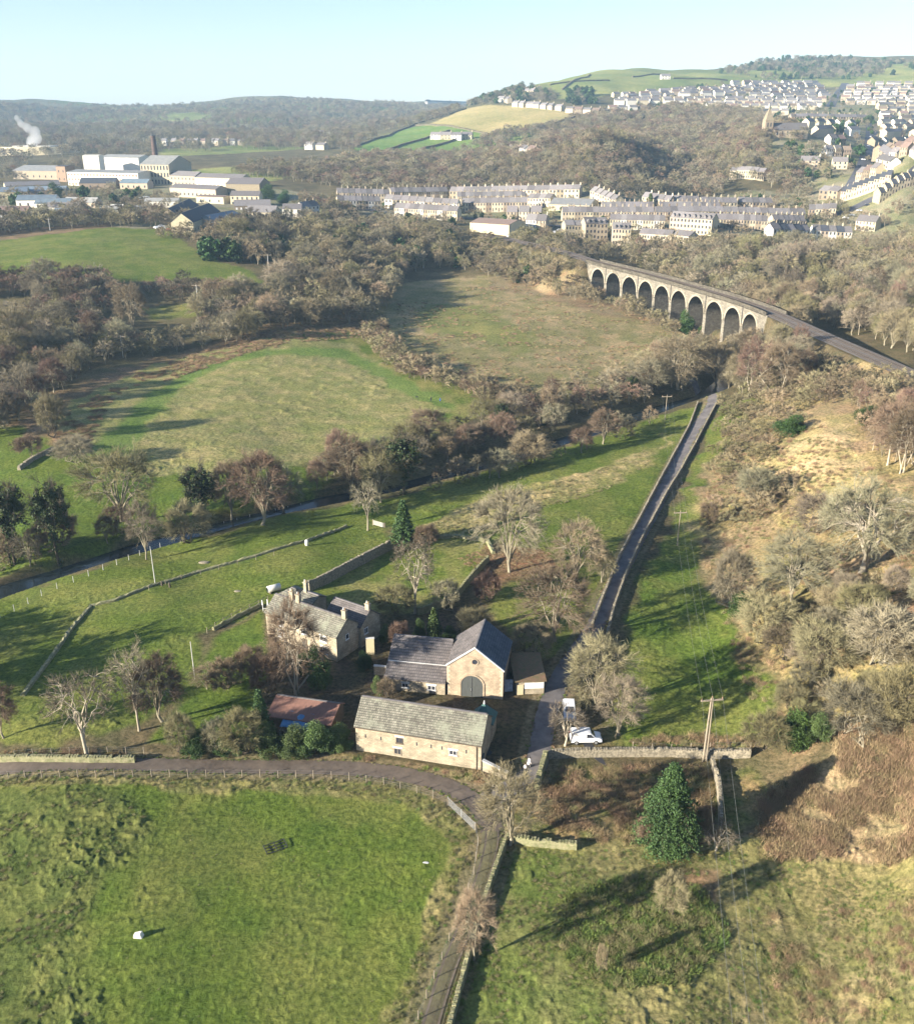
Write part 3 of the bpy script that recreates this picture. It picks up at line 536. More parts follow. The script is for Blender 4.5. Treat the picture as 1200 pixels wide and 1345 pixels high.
# ---------------------------------------------------------------- trees
def unit(v): return v/(np.linalg.norm(v, axis=-1, keepdims=True)+1e-9)
def twig_tris(P, D, L, W, rg):
    """thin two-piece twigs: base P, direction D, length L, width W"""
    n = len(P); r = unit(rg.normal(size=(n, 3))); s = unit(np.cross(D, r)); D2 = unit(D+rg.normal(0, .28, (n, 3)))
    mid = P+D*(L*.5)[:, None]; tip = mid+D2*(L*.5)[:, None]
    V = np.stack([P-s*(W*.5)[:, None], P+s*(W*.5)[:, None], mid+s*(W*.32)[:, None], mid-s*(W*.32)[:, None], tip], 1).reshape(-1, 3)
    b = np.arange(n)[:, None]*5
    F = np.concatenate([b+np.array([[0, 1, 2]]), b+np.array([[0, 2, 3]]), b+np.array([[3, 2, 4]])]); return V, F
def bare(seed, h=1.0, wd=1.0, trunk=.25, limbs=7, ends=110, tw=42, tl=.13, tww=.0042, up=.25, low=.18, flat=.42, thick=.02, stems=1, droop=0, fine=True, gnarl=.03):
    """leafless tree of height h (unit tree: everything scales); returns trunk MB and crown (V, F)"""
    rg = np.random.default_rng(seed); mb = MB(); cz_ = low+(1-low)*.5; rz = (1-low)*.5; rx = wd*.5
    E = unit(rg.normal(size=(ends, 3))); E[:, 2] = np.where(E[:, 2] < -.6, -E[:, 2]*.6, E[:, 2]); E = unit(E)
    rad = rg.uniform(.55, 1.0, ends)**.6*(1+rg.normal(0, .07, ends))
    lob = 1+.16*np.sin(np.arctan2(E[:, 1], E[:, 0])*3+seed)+.1*np.sin(np.arctan2(E[:, 1], E[:, 0])*5+seed*2+E[:, 2]*4)
    EP = E*rad[:, None]*.86*lob[:, None]*np.array([rx, rx, rz])+np.array([0, 0, cz_])
    # trunk
    tops = []
    for s in range(stems):
        off = np.array([0, 0, 0.]) if stems == 1 else np.append(rg.normal(0, .03, 2), 0)
        lean = np.append(rg.normal(0, .02 if stems == 1 else .12, 2), 0); top = off+lean*1.2+np.array([0, 0, trunk if stems == 1 else trunk*rg.uniform(.8, 1.2)])
        mid = (off+top)/2+np.append(rg.normal(0, .008, 2), 0); r0 = thick/math.sqrt(stems)
        mb.tube([off-np.array([0, 0, .03]), off+(top-off)*.12, mid, top], [r0*1.5, r0*1.08, r0*.92, r0*.85], 7, cap=False); tops.append((off, top, r0*.85))
    # leader + limbs
    LB = []
    for i in range(limbs):
        off, top, r = tops[i % stems]; a = 2*math.pi*(i/limbs*1.0+rg.uniform(-.06, .06))*(2.4 if stems == 1 else 1); el = rg.uniform(up, 1.25) if i else 1.5
        d = np.array([math.cos(a)*math.cos(el), math.sin(a)*math.cos(el), math.sin(el)]); s = off+(top-off)*(1.0 if i < 2 else rg.uniform(.55, 1))
        tgt = np.array([0, 0, cz_])+d*np.array([rx, rx, rz])*rg.uniform(.45, .62); tgt[2] = max(tgt[2], s[2]+.05)
        n = 5; pts = []
        for k in range(n+1):
            t = k/n; b = s*(1-t)+tgt*t; b = b+np.array([0, 0, 1])*math.sin(t*math.pi)*.03+(rg.normal(0, gnarl, 3)*t if 0 < k else 0); pts.append(b)
        r1 = r*rg.uniform(.5, .72); mb.tube(pts, [r1*(1-.68*k/n) for k in range(n+1)], 6, cap=False); LB.append((np.array(pts), r1))
    # branches to each end point
    allp = np.concatenate([p[1:] for p, _ in LB]); who = np.concatenate([[i]*(len(p)-1) for i, (p, _) in enumerate(LB)]); kk = np.concatenate([np.arange(1, len(p)) for p, _ in LB])
    TP = []; TD = []; TL = []
    cen = np.array([0, 0, cz_*.55])
    for e in EP:
        j = np.argmin(((allp-e)**2).sum(1)+rg.uniform(0, .01, len(allp))); b = allp[j]; r = LB[who[j]][1]*(1-.68*kk[j]/5)*.55; r = min(max(r, .0036), .008)
        out = unit(e-cen); v = e-b; L = np.linalg.norm(v); ctrl = b+v*.5+out*.0+np.array([0, 0, L*.12])+rg.normal(0, gnarl*.7, 3)
        pts = [b*(1-t)**2+ctrl*2*t*(1-t)+e*t*t for t in np.linspace(0, 1, 5)]; mb.tube(pts, [r, r*.8, r*.6, r*.42, r*.22], 4 if fine else 3, cap=False) if fine else mb.tube([pts[0], pts[2], pts[4]], [r*.8, r*.55, r*.2], 3, cap=False)
        n = int(tw*rg.uniform(.7, 1.3)); t = rg.uniform(.25, 1.0, n)**.7
        p = b*((1-t)**2)[:, None]+ctrl*(2*t*(1-t))[:, None]+e*(t*t)[:, None]; ax = unit(unit(v)*.9+out*.6)
        d = unit(ax[None]*1.1+unit(rg.normal(size=(n, 3)))*.85+np.array([0, 0, .18-droop])); TP.append(p); TD.append(d); TL.append(tl*rg.uniform(.45, 1.1, n))
    P = np.concatenate(TP); D = np.concatenate(TD); L = np.concatenate(TL); V1, F1 = twig_tris(P, D, L, np.full(len(P), tww), rg)
    if fine:                                # side twigs
        m = rg.random(len(P)) < .85; t = rg.uniform(.3, .9, m.sum()); P2 = P[m]+D[m]*(L[m]*t)[:, None]; D2 = unit(D[m]+unit(rg.normal(size=(m.sum(), 3)))*.75); V2, F2 = twig_tris(P2, D2, L[m]*.55, np.full(m.sum(), tww*.8), rg)
        F1 = np.concatenate([F1, F2+len(V1)]); V1 = np.concatenate([V1, V2])
    return mb, V1, F1
def leaves(C, S, sz, rg, flatten=0.0):
    """little leaf quads around centres C with spread S"""
    n = len(C); P = C+rg.normal(size=(n, 3))*S; a = unit(rg.normal(size=(n, 3))+np.array([0, 0, flatten])); b = unit(np.cross(a, rg.normal(size=(n, 3)))); c = np.cross(a, b); s = sz*rg.uniform(.6, 1.3, n)[:, None]
    V = np.stack([P-b*s*.5-c*s*.3, P+b*s*.5-c*s*.3, P+b*s*.5+c*s*.3, P-b*s*.5+c*s*.3], 1).reshape(-1, 3); return V, np.arange(n*4).reshape(-1, 4)
def evergreen(seed, wd=1.1, n=16000, sz=.023, lobes=26, low=.0):
    rg = np.random.default_rng(seed); mb = MB(); mb.tube([(0, 0, -.03), (0, 0, .3), (.02, 0, .6)], [.03, .025, .012], 6)
    c = unit(rg.normal(size=(lobes, 3)))*rg.uniform(.35, .95, (lobes, 1)); c[:, 2] = np.abs(c[:, 2])*1.0-.08; c = c*np.array([wd*.38, wd*.38, .72])+np.array([0, 0, .18+low])
    for q in c[:12]: mb.tube([(0, 0, .12), tuple(q*.55), tuple(q)], [.016, .01, .004], 4, cap=False)
    k = rg.integers(0, lobes, n); d = unit(rg.normal(size=(n, 3))); rr = rg.uniform(.55, 1, n)[:, None]; P = c[k]+d*rr*np.array([.17, .17, .14])*rg.uniform(.7, 1.3, lobes)[k][:, None]; P[:, 2] = np.maximum(P[:, 2], .01)
    V, F = leaves(P, .012, sz, rg, .5); return mb, V, F
def conifer(seed, wd=.55, tiers=26, per=13, q=16, low=.03, sz=.035, droop=.25, tip=1.0, rag=.7, sp=.013):
    rg = np.random.default_rng(seed); mb = MB(); mb.tube([(0, 0, -.03), (0, 0, .5), (0, 0, .97)], [.022, .014, .003], 6); C = []; 
    for i in range(tiers):
        z = low+(1-low)*(i/tiers)**.92; r = wd*.5*(1-((z-low)/(1.03-low))**tip)*rg.uniform(.85, 1.1)
        if i < 3: r *= .75+.08*i
        for j in range(per):
            a = 2*math.pi*(j+rg.random())/per; rr = r*rg.uniform(rag, 1.16); e = np.array([math.cos(a)*rr, math.sin(a)*rr, z-droop*rr*.35+rg.uniform(0, .03)])
            b = np.array([0, 0, z]); mid = (b+e)/2+np.array([0, 0, rr*.08])
            if j % 3 == 0: mb.tube([b, mid, e], [.006, .004, .002], 3, cap=False)
            t = rg.uniform(.25, 1.05, q)[:, None]; C.append(b*(1-t)**2+mid*2*t*(1-t)+e*t*t)
    C = np.concatenate(C); V, F = leaves(C, sp*np.array([1, 1, .5]), sz, rg, .8); return mb, V, F
def ivied(seed, wd=.8, **k):
    mb, V, F = bare(seed, wd=wd, ends=60, tw=22, **k); rg = np.random.default_rng(seed+5); pts = np.array(mb.v); pts = pts[(np.hypot(pts[:, 0], pts[:, 1]) < wd*.34) & (pts[:, 2] < .86)]
    C = pts[rg.integers(0, len(pts), 8000)]; V2, F2 = leaves(C, .022, .024, rg, .3); return mb, V, F, V2, F2
PROTO = {}
def mk_proto(key, name, res, bark, tw, leafm=None, crown='crown'):
    mb, V, F = res[:3]; tm = mb.mesh('trunk', M[bark], True); cm = tri_mesh('crown', V, F, [M[tw]]); lm = tri_mesh('ivy', res[3], res[4], [M[leafm]]) if len(res) > 3 else None
    PROTO.setdefault(key, []).append((name, tm, cm, lm))
B = lambda s, **k: bare(s, **k)
FAN = dict(limbs=13, ends=210, tw=26, trunk=.14, low=.05, tl=.11, tww=.0036, up=.12)
for s in (1, 2, 3): mk_proto('tan', 'leafless_tree', B(s, wd=.95, **FAN), 'bark', 'tw_tan')
for s in (4, 5, 6): mk_proto('grey', 'leafless_tree', B(s, wd=1.0, **FAN), 'bark', 'tw_grey')
for s in (7, 8): mk_proto('plum', 'leafless_tree', B(s, wd=.8, **dict(FAN, tw=32)), 'bark', 'tw_plum')
for s in (9, 10): mk_proto('olive', 'leafless_tree', B(s, wd=.95, **FAN), 'bark', 'tw_olive')
for s in (11, 12): mk_proto('birch', 'birch_tree', B(s, wd=.55, limbs=14, ends=150, tw=30, trunk=.6, low=.08, up=.45, thick=.012, stems=1, tww=.003, tl=.1), 'bark_pale', 'tw_plum')
for s in (13, 14): mk_proto('stems', 'birch_clump', B(s, wd=.7, limbs=9, ends=120, tw=34, trunk=.35, low=.05, up=.7, thick=.02, stems=5, tww=.0032), 'bark_pale', 'tw_plum')
for s in (15, 16, 17): mk_proto('bush', 'leafless_bush', B(s, wd=1.25, limbs=14, ends=200, tw=28, trunk=.08, low=.0, up=.05, thick=.03, stems=4, tl=.17, tww=.006), 'bark_dark', 'tw_tan')
for s in (18, 19): mk_proto('bushg', 'leafless_bush', B(s, wd=1.25, limbs=14, ends=200, tw=28, trunk=.08, low=.0, up=.05, thick=.03, stems=4, tl=.17, tww=.006), 'bark', 'tw_grey')
for s in (20, 21): mk_proto('busho', 'leafless_bush', B(s, wd=1.25, limbs=14, ends=200, tw=28, trunk=.08, low=.0, up=.05, thick=.03, stems=4, tl=.17, tww=.006), 'bark_dark', 'tw_olive')
mk_proto('bushp', 'leafless_bush', B(22, wd=1.2, limbs=9, ends=110, tw=50, trunk=.1, low=.02, up=.05, thick=.03, stems=4, tl=.2, tww=.008), 'bark_dark', 'tw_plum')
for s in (23, 24): mk_proto('sparse', 'gnarled_bare_tree', B(s, wd=1.1, limbs=10, ends=110, tw=16, up=.1, thick=.028, tl=.12, tww=.005, trunk=.3, low=.25, gnarl=.05), 'bark_pale', 'tw_grey')
mk_proto('oak', 'spreading_oak', B(25, wd=1.5, limbs=16, ends=260, tw=26, up=.0, thick=.036, tl=.11, tww=.004, trunk=.2, low=.08, gnarl=.05), 'bark_pale', 'tw_grey')
for s in (26, 27): mk_proto('ivy', 'ivy_clad_tree', ivied(s, wd=.75, trunk=.35), 'bark_dark', 'tw_dark', 'ivy')
for s in (28, 29): mk_proto('ever', 'evergreen_shrub', evergreen(s), 'bark_dark', 'leaf')
mk_proto('everb', 'evergreen_shrub', evergreen(30), 'bark_dark', 'leaf_b')
mk_proto('evert', 'holly_tree', evergreen(31, wd=.75, n=12000, lobes=34), 'bark_dark', 'leaf')
mk_proto('spruce', 'conifer_tree', conifer(32, wd=.72, tiers=30, per=17, q=120, sz=.015, tip=2.1, droop=.6, rag=.5, sp=.017), 'bark_dark', 'needle')
mk_proto('cone', 'conifer_tree', conifer(33, wd=.5, tiers=26, per=14, q=30, sz=.026), 'bark_dark', 'needle')
mk_proto('gold', 'golden_conifer', conifer(34, wd=.46, tiers=26, per=14, q=22, sz=.05, tip=1.8, low=.0, droop=-.2), 'bark_dark', 'leaf_b')
# ---- light versions for the far woods
def low_proto(key, seed, bark, twm, **k):
    mb, V, F = bare(seed, fine=False, **k); me = MB(); nt_ = len(V)
    Vt = np.array(mb.v); Ft = mb.f; me.v = [tuple(q) for q in Vt]+[tuple(q) for q in V]; me.f = list(Ft)+[tuple(r+len(Vt)) for r in F]; me.m = [0]*len(Ft)+[1]*len(F)
    return me.mesh("wood_"+key, [M[bark], M[twm]])
PC = bpy.data.collections.new('far_kinds'); FARK = {}
def far_kind(key, me):
    i = len(PC.objects); o = bpy.data.objects.new('k%02d_%s' % (i, key), me); PC.objects.link(o); FARK.setdefault(key, []).append(i)
for s, tw, key in ((51, 'tw_tan', 'tan'), (52, 'tw_tan', 'tan'), (53, 'tw_grey', 'grey'), (54, 'tw_grey', 'grey'), (55, 'tw_plum', 'plum'), (56, 'tw_olive', 'olive'), (57, 'tw_dark', 'dark')):
    far_kind(key, low_proto(key, s, 'bark', tw, wd=.98, limbs=7, ends=90, tw=20, tl=.13, tww=.0088, trunk=.1, low=.02, thick=.018, up=.1))
far_kind('bush', low_proto('bush', 58, 'bark_dark', 'tw_tan', wd=1.4, limbs=5, ends=40, tw=24, tl=.22, tww=.018, trunk=.1, low=0, thick=.02, stems=2))
far_kind('busho', low_proto('busho', 59, 'bark_dark', 'tw_olive', wd=1.4, limbs=5, ends=40, tw=24, tl=.22, tww=.018, trunk=.1, low=0, thick=.02, stems=2))
far_kind('birch', low_proto('birch', 61, 'bark_pale', 'tw_plum', wd=.55, limbs=7, ends=34, tw=12, tl=.18, tww=.014, trunk=.6, low=.1, thick=.011, up=.6))
def _two(res, bark, lf, nm):
    mb, V, F = res[:3]; me = MB(); Vt = mb.v; me.v = list(Vt)+[tuple(q) for q in V]; me.f = list(mb.f)+[tuple(r+len(Vt)) for r in F]; me.m = [0]*len(mb.f)+[1]*len(F); return me.mesh(nm, [M[bark], M[lf]])
far_kind('ever', _two(evergreen(60, n=700, sz=.12), 'bark_dark', 'leaf', 'wood_ever')); far_kind('cone', _two(conifer(62, wd=.5, tiers=12, per=8, q=6, sz=.1), 'bark_dark', 'needle', 'wood_cone'))
ALL = {}
def tree_at(loc, h, kind, label, group=None, w=1.0, rz=None, cat=None):
    """one tree: an empty with trunk, crown (and ivy) below it"""
    P = PROTO[kind]; nm, tm, cm, lm = P[int(RN.integers(len(P)))]
    t = thing(nm, label, cat or ('bush' if 'bush' in nm or 'shrub' in nm else 'tree'), loc, RN.uniform(0, 6.28) if rz is None else rz, group); t.scale = (h*w, h*w, h)
    ob('trunk', tm, t); ob('crown', cm, t)
    if lm: ob('ivy', lm, t)
    return t
def tree_px(u, vb, vt, wpx, kind, label, group=None, **k):
    """a tree from the photo: foot pixel, top row, crown width in pixels"""
    g = G(u, vb); h = max(.8, ztop(g.y, vt)-g.z); d = g.y*cP-(g.z+h*.5-CAMH)*sP; wm = wpx*d/FPX*1.13
    base = {'tan': .95, 'grey': 1., 'plum': .8, 'olive': .95, 'birch': .5, 'stems': .7, 'bush': 1.3, 'bushg': 1.3, 'busho': 1.3, 'bushp': 1.25, 'sparse': 1.1, 'oak': 1.5, 'ivy': .75, 'ever': 1.1, 'everb': 1.1, 'evert': .85, 'spruce': .72, 'cone': .5, 'gold': .46}[kind]
    return tree_at(g, h, kind, label, group, w=wm/(h*base), **k)
# ---- scattered woodland: the 280 that show largest are trees of their own, the rest one wood
CAND = []
def inpoly(x, y, pg): return inside(x, y, pg) > 0
def wood(px, sp, hr, kinds, where, wr=(.85, 1.25), clump=.0, gsize=None, maxn=30000):
    """kinds: {kind: weight}; where: the words that place these trees in the photo"""
    pg = wpoly(px); x0, y0 = pg.min(0); x1, y1 = pg.max(0); sp = float(sp)
    nx = int((x1-x0)/sp)+1; ny = int((y1-y0)/sp)+1
    if nx*ny > 400000: print('BIG', where, nx*ny); return
    gx, gy = np.meshgrid(np.arange(nx), np.arange(ny)); x = x0+(gx+RN.uniform(-.1, 1.1, gx.shape))*sp; y = y0+(gy+RN.uniform(-.1, 1.1, gx.shape))*sp; x = x.ravel(); y = y.ravel()
    m = inside(x, y, pg) > 0; x = x[m]; y = y[m]
    if clump: m = fbm(x/(sp*6), y/(sp*6), 61, 2)+RN.normal(0, .05, len(x)) > clump; x = x[m]; y = y[m]
    for e in KEEP: 
        if len(x): m = ~(inside(x, y, e) > 0); x = x[m]; y = y[m]
    if len(x) == 0: print('EMPTY', where); return
    for pl, w in ((LANE, 3), (DRIVE, 3.4), (RIVER, 4.6), (TRACK, 7)):
        m = poly_d(x, y, pl)[0] > w; x = x[m]; y = y[m]
    z = H(x, y); ks = list(kinds); pr = np.array([kinds[k] for k in ks], float); kk = RN.choice(len(ks), len(x), p=pr/pr.sum()); hh = RN.uniform(hr[0], hr[1], len(x))*np.where(RN.random(len(x)) < .16, RN.uniform(1.1, 1.35, len(x)), 1)*np.where(RN.random(len(x)) < .2, RN.uniform(.55, .85, len(x)), 1); ww = RN.uniform(wr[0], wr[1], len(x))
    for i in range(len(x)): CAND.append((x[i], y[i], z[i], hh[i], ww[i], ks[kk[i]], where))
KEEP = []
def gn_scatter(name, P, rz, sc, idx, coll, kind='stuff', label=None, cat=None):
    me = bpy.data.meshes.new(name); n = len(P); me.vertices.add(n); me.vertices.foreach_set('co', np.asarray(P, np.float32).ravel())
    a = me.attributes.new('rot', 'FLOAT_VECTOR', 'POINT'); r = np.zeros((n, 3), np.float32); r[:, 2] = rz; a.data.foreach_set('vector', r.ravel())
    a = me.attributes.new('scl', 'FLOAT_VECTOR', 'POINT'); a.data.foreach_set('vector', np.asarray(sc, np.float32).ravel())
    a = me.attributes.new('idx', 'INT', 'POINT'); a.data.foreach_set('value', np.asarray(idx, np.int32))
    o = bpy.data.objects.new(name, me); COL.objects.link(o); ng = bpy.data.node_groups.new(name, 'GeometryNodeTree')
    ng.interface.new_socket('Geometry', in_out='INPUT', socket_type='NodeSocketGeometry'); ng.interface.new_socket('Geometry', in_out='OUTPUT', socket_type='NodeSocketGeometry')
    N = ng.nodes; L = ng.links; gi = N.new('NodeGroupInput'); go = N.new('NodeGroupOutput'); ip = N.new('GeometryNodeInstanceOnPoints'); ci = N.new('GeometryNodeCollectionInfo')
    ci.inputs['Collection'].default_value = coll; ci.inputs['Separate Children'].default_value = True; ci.inputs['Reset Children'].default_value = True
    def na(nm, ty):
        q = N.new('GeometryNodeInputNamedAttribute'); q.data_type = ty; q.inputs['Name'].default_value = nm; return q.outputs['Attribute']
    L.new(gi.outputs[0], ip.inputs['Points']); L.new(ci.outputs[0], ip.inputs['Instance']); ip.inputs['Pick Instance'].default_value = True
    L.new(na('idx', 'INT'), ip.inputs['Instance Index']); L.new(na('rot', 'FLOAT_VECTOR'), ip.inputs['Rotation']); L.new(na('scl', 'FLOAT_VECTOR'), ip.inputs['Scale']); L.new(ip.outputs[0], go.inputs[0])
    md = o.modifiers.new('scatter', 'NODES'); md.node_group = ng; tag(o, label, cat, kind=kind); return o
FARMAP = {'tan': 'tan', 'grey': 'grey', 'plum': 'plum', 'olive': 'olive', 'birch': 'birch', 'stems': 'birch', 'bush': 'bush', 'bushg': 'bush', 'busho': 'busho', 'bushp': 'bush', 'sparse': 'grey', 'oak': 'grey', 'ivy': 'ever', 'ever': 'ever', 'everb': 'ever', 'evert': 'ever', 'spruce': 'cone', 'cone': 'cone', 'gold': 'cone', 'dark': 'dark'}
CW = {'tan': 'tan', 'grey': 'grey', 'plum': 'plum brown', 'olive': 'olive brown', 'dark': 'dark'}
KW = {'tan': 'tan leafless tree', 'grey': 'grey leafless tree', 'plum': 'plum brown leafless tree', 'olive': 'olive tinted leafless tree', 'birch': 'white stemmed birch', 'stems': 'clump of white birch stems', 'bush': 'tan leafless bush',
      'bushg': 'grey leafless bush', 'busho': 'olive leafless bush', 'bushp': 'plum brown leafless bush', 'sparse': 'gnarled bare tree', 'ivy': 'ivy clad tree', 'ever': 'dark evergreen shrub', 'everb': 'bright evergreen shrub', 'evert': 'dark holly tree', 'cone': 'dark conifer'}
def plant_woods(limit=262):
    X = np.array([(c[0], c[1], c[2], c[3]) for c in CAND]); d = X[:, 1]*cP-(X[:, 2]-CAMH)*sP; up = X[:, 1]*sP+(X[:, 2]-CAMH)*cP
    u = 600+FPX*X[:, 0]/d; v = 672.5-FPX*up/d; vis = (u > -30) & (u < 1230) & (v < 1400) & (v > 0)
    size = np.where(vis & np.array([c[5] != 'dark' for c in CAND]), X[:, 3]/d, 0); order = np.argsort(-size); big = order[:limit]; rest = order[limit:]
    print('woods: candidates', len(CAND), 'individual', len(big), 'nearest left out', size[order[limit]]*FPX)
    by = {}
    for i in big: by.setdefault((CAND[i][6], CAND[i][5]), []).append((u[i], i))
    for (where, kind), L in by.items():
        L.sort()
        for r, (_, i) in enumerate(L):
            c = CAND[i]; lab = KW[kind]+' '+where if len(L) == 1 else nth(r, len(L))+' '+KW[kind]+' '+where
            tree_at(c[:3], c[3], c[5], lab, None if len(L) == 1 else KW[kind]+'s '+where, w=c[4])
    P = X[rest, :3]; hs = np.array([CAND[i][3] for i in rest]); ws = np.array([CAND[i][4] for i in rest]); idx = []
    for i in rest: L = FARK[FARMAP[CAND[i][5]]]; idx.append(L[int(RN.integers(len(L)))])
    gn_scatter('woodland', P-np.array([0, 0, .2]), RN.uniform(0, 6.28, len(P)), np.stack([hs*ws, hs*ws, hs], -1), idx, PC, label='mass of brown leafless woodland covering the valley sides', cat='woodland')
# ---------------------------------------------------------------- buildings
def gable(name, label, A, d, L, W, eave, ridge, wm, rm, ry=None, cat='building', over=.25, z=None, base=-1.0, group=None, hipr=0):
    """walls and roof in a local frame: x along the ridge, y to the left of it"""
    d = np.array(d, float); d /= np.linalg.norm(d); rz = math.atan2(d[1], d[0]); ry = W/2 if ry is None else ry
    t = thing(name, label, cat, (A[0], A[1], HZ(*A) if z is None else z), rz, group)
    w = MB(); V = [(0,0,base),(L,0,base),(L,W,base),(0,W,base),(0,0,eave),(L,0,eave),(L,W,eave),(0,W,eave),(hipr,ry,ridge),(L-hipr,ry,ridge)]
    be = eave if ry < W-.01 else ridge
    w.add(V, [(0,1,5,4),(2,3,7,6),(3,0,4,8,7),(1,2,6,9,5),(3,2,1,0)]); w.build('wall', wm, t)
    th = .14; s1 = (ridge-eave)/ry; s2 = (ridge-eave)/(W-ry); r = MB(); o = over
    for (y0, y1, sl) in ((-o, ry, s1), (W+o, ry, s2)):
        z0 = ridge-sl*abs(ry-y0)+.05; z1 = ridge+.05; h0 = -o*.6 if not hipr else 0; h1 = L+o*.6
        a = [(h0, y0, z0), (h1, y0, z0), (h1-hipr, y1, z1), (h0+hipr, y1, z1)]; a2 = [(x, y, q+th) for x, y, q in a]
        r.add(a+a2, [(4,5,6,7),(3,2,1,0),(0,1,5,4),(1,2,6,5),(2,3,7,6),(3,0,4,7)])
    if hipr:
        for x0, x1 in ((0, hipr), (L, L-hipr)): r.add([(x0, -o, eave), (x0, W+o, eave), (x1, ry, ridge+.19)], [(0, 1, 2)])
    r.build('roof', rm, t)
    c = MB(); c.box(hipr, L-hipr, ry-.12, ry+.12, ridge+.10, ridge+.27); c.build('ridge_tiles', M['roof_far'], t)
    t['dim'] = (L, W, eave, ridge); return t
FACE = {'f': lambda L, W, a: (a, 0, 0), 'b': lambda L, W, a: (L-a, W, math.pi), 'r': lambda L, W, a: (L, a, math.pi/2), 'l': lambda L, W, a: (0, W-a, -math.pi/2)}
def window(t, face, a, z, w, h, m='white', bars=1, name='window', sill=True, deep=True):
    """frame bars proud of the wall with a dark pane between them; a = distance along that face"""
    L, W = t['dim'][0], t['dim'][1]; x, y, rz = FACE[face](L, W, a); f = MB(); b = .07
    for q in ((-w/2-b, -w/2, 0, h), (w/2, w/2+b, 0, h), (-w/2-b, w/2+b, h, h+b), (-w/2-b, w/2+b, -b, 0)): f.box(q[0], q[1], -.07, .05, q[2], q[3])
    for k in range(bars): xx = -w/2+w*(k+1)/(bars+1); f.box(xx-.03, xx+.03, -.045, .03, 0, h)
    if sill: f.box(-w/2-.15, w/2+.15, -.12, .02, -.19, -b-.002); MB().box(x-w/2-.25, x+w/2+.25, -.045, .0, z+h+b+.003, z+h+b+.27).build('lintel', M['lead'], t) if face == 'f' else None
    o = f.build(name, M[m], t, loc=(x, y, z), rz=rz); MB().box(-w/2, w/2, -.02, .02, 0, h).build('pane', M['win'], o); return o
def chimney(t, x, y, z0, z1, w=.75, dd=.55, m='stone', pots=2):
    b = MB(); b.box(x-w/2, x+w/2, y-dd/2, y+dd/2, z0, z1-.18); b.box(x-w/2-.08, x+w/2+.08, y-dd/2-.08, y+dd/2+.08, z1-.18, z1); o = b.build('chimney', M[m], t)
    for k in range(pots): xx = x+(k-(pots-1)/2)*.34; MB().tube([(xx, y, z1), (xx, y, z1+.38)], [.13, .10], 8).build('chimney_pot', M['brack' if k % 2 else 'lead'], o)
    return o
# -- long stone barn beside the lane
t = gable('stone_barn', 'long low stone barn beside the lane with lichen covered stone slate roof', (-13.7, 106.5), (16.9, -4.3), 17.4, 6.4, 4.05, 6.5, M['stone'], M['slate_old'], z=0)
window(t, 'f', 6.2, 2.35, .8, .75, 'wood_dk', 1, 'window'); window(t, 'f', 5.9, .5, .85, .8, 'wood', 1); window(t, 'f', 13.6, 1.8, .9, .6, 'lead', 1)
MB().tube([(16.8, -.09, 0), (16.8, -.09, 4.0)], [.05, .05], 6).build('drainpipe', M['wood_dk'], t)
MB().box(-.1, 17.5, -.36, -.26, 3.86, 3.97).build('gutter', M['wood_dk'], t)
for xv in (1.4, 3.6, 8.6, 10.6, 12.1, 15.4): MB().box(xv-.08, xv+.08, -.02, .0, 2.3, 2.85).build('vent_slit', M['win'], t)
r = MB(); r.box(17.42, 17.62, .2, 1.1, 0, 2.0); r.build('door', M['door'], t)
# small turret house behind it
t = thing('turret_outbuilding', 'small square outbuilding with teal hipped roof and white finial behind the long barn', 'outbuilding', (2.0, 108.9, 0), math.atan2(-4.3, 16.9)); t['dim'] = (3, 3, 3, 5); t.scale = (.8, .8, .95)
MB().box(0, 3.6, 0, 3.6, -.5, 3.2).build('wall', M['stone'], t)
rr = MB(); rr.add([(-.25,-.25,3.1),(3.85,-.25,3.1),(3.85,3.85,3.1),(-.25,3.85,3.1),(1.8,1.8,5.5)], [(0,1,4),(1,2,4),(2,3,4),(3,0,4),(3,2,1,0)]); rr.build('roof', mat('teal_roof', (.07,.15,.135), (.05,.11,.10), 2), t)
MB().tube([(1.8,1.8,5.4),(1.8,1.8,5.7),(1.8,1.8,6.0)], [.16,.12,.03], 8).build('finial', M['white'], t)
# -- arched barn
dA = np.array((.19, .98)); dA /= np.linalg.norm(dA)
t = gable('arched_barn', 'tall sandstone barn with arched double door and round window in its gable', (6.75, 118.4), dA, 8.6, 8.4, 5.0, 8.3, M['ashlar'], M['slate'], z=0, over=.18)
def arch_pts(w, h, n=12):
    r = w/2; return [(r, 0)]+[(r*math.cos(a), h-r+r*math.sin(a)) for a in [math.pi*i/n for i in range(n+1)]]+[(-r, 0)]
x0, yc = 0, 8.4*.55
def arch_slab(w, h, t0, t1, hole=None):
    o = arch_pts(w, h); b = MB(); n = len(o)
    if hole is None:
        V = [(t0, a, z) for a, z in o]+[(t1, a, z) for a, z in o]; b.add(V, [tuple(range(n)), tuple(reversed(range(n, 2*n)))]+[(i, n+i, n+(i+1) % n, (i+1) % n) for i in range(n)])
    else:
        q = arch_pts(*hole); V = [(t0, a, z) for a, z in o]+[(t0, a, z) for a, z in q]+[(t1, a, z) for a, z in o]+[(t1, a, z) for a, z in q]
        for i in range(n-1): b.add([V[i], V[i+1], V[n+i+1], V[n+i], V[2*n+i], V[2*n+i+1], V[3*n+i+1], V[3*n+i]], [(0,1,2,3),(7,6,5,4),(0,4,5,1),(3,2,6,7)])
    return b
dd_ = arch_slab(3.8, 3.95, -.10, .02, (3.3, 3.7)); dd_.build('door_arch', M['lead'] if 0 else M['ashlar'], t, loc=(0, yc, 0))
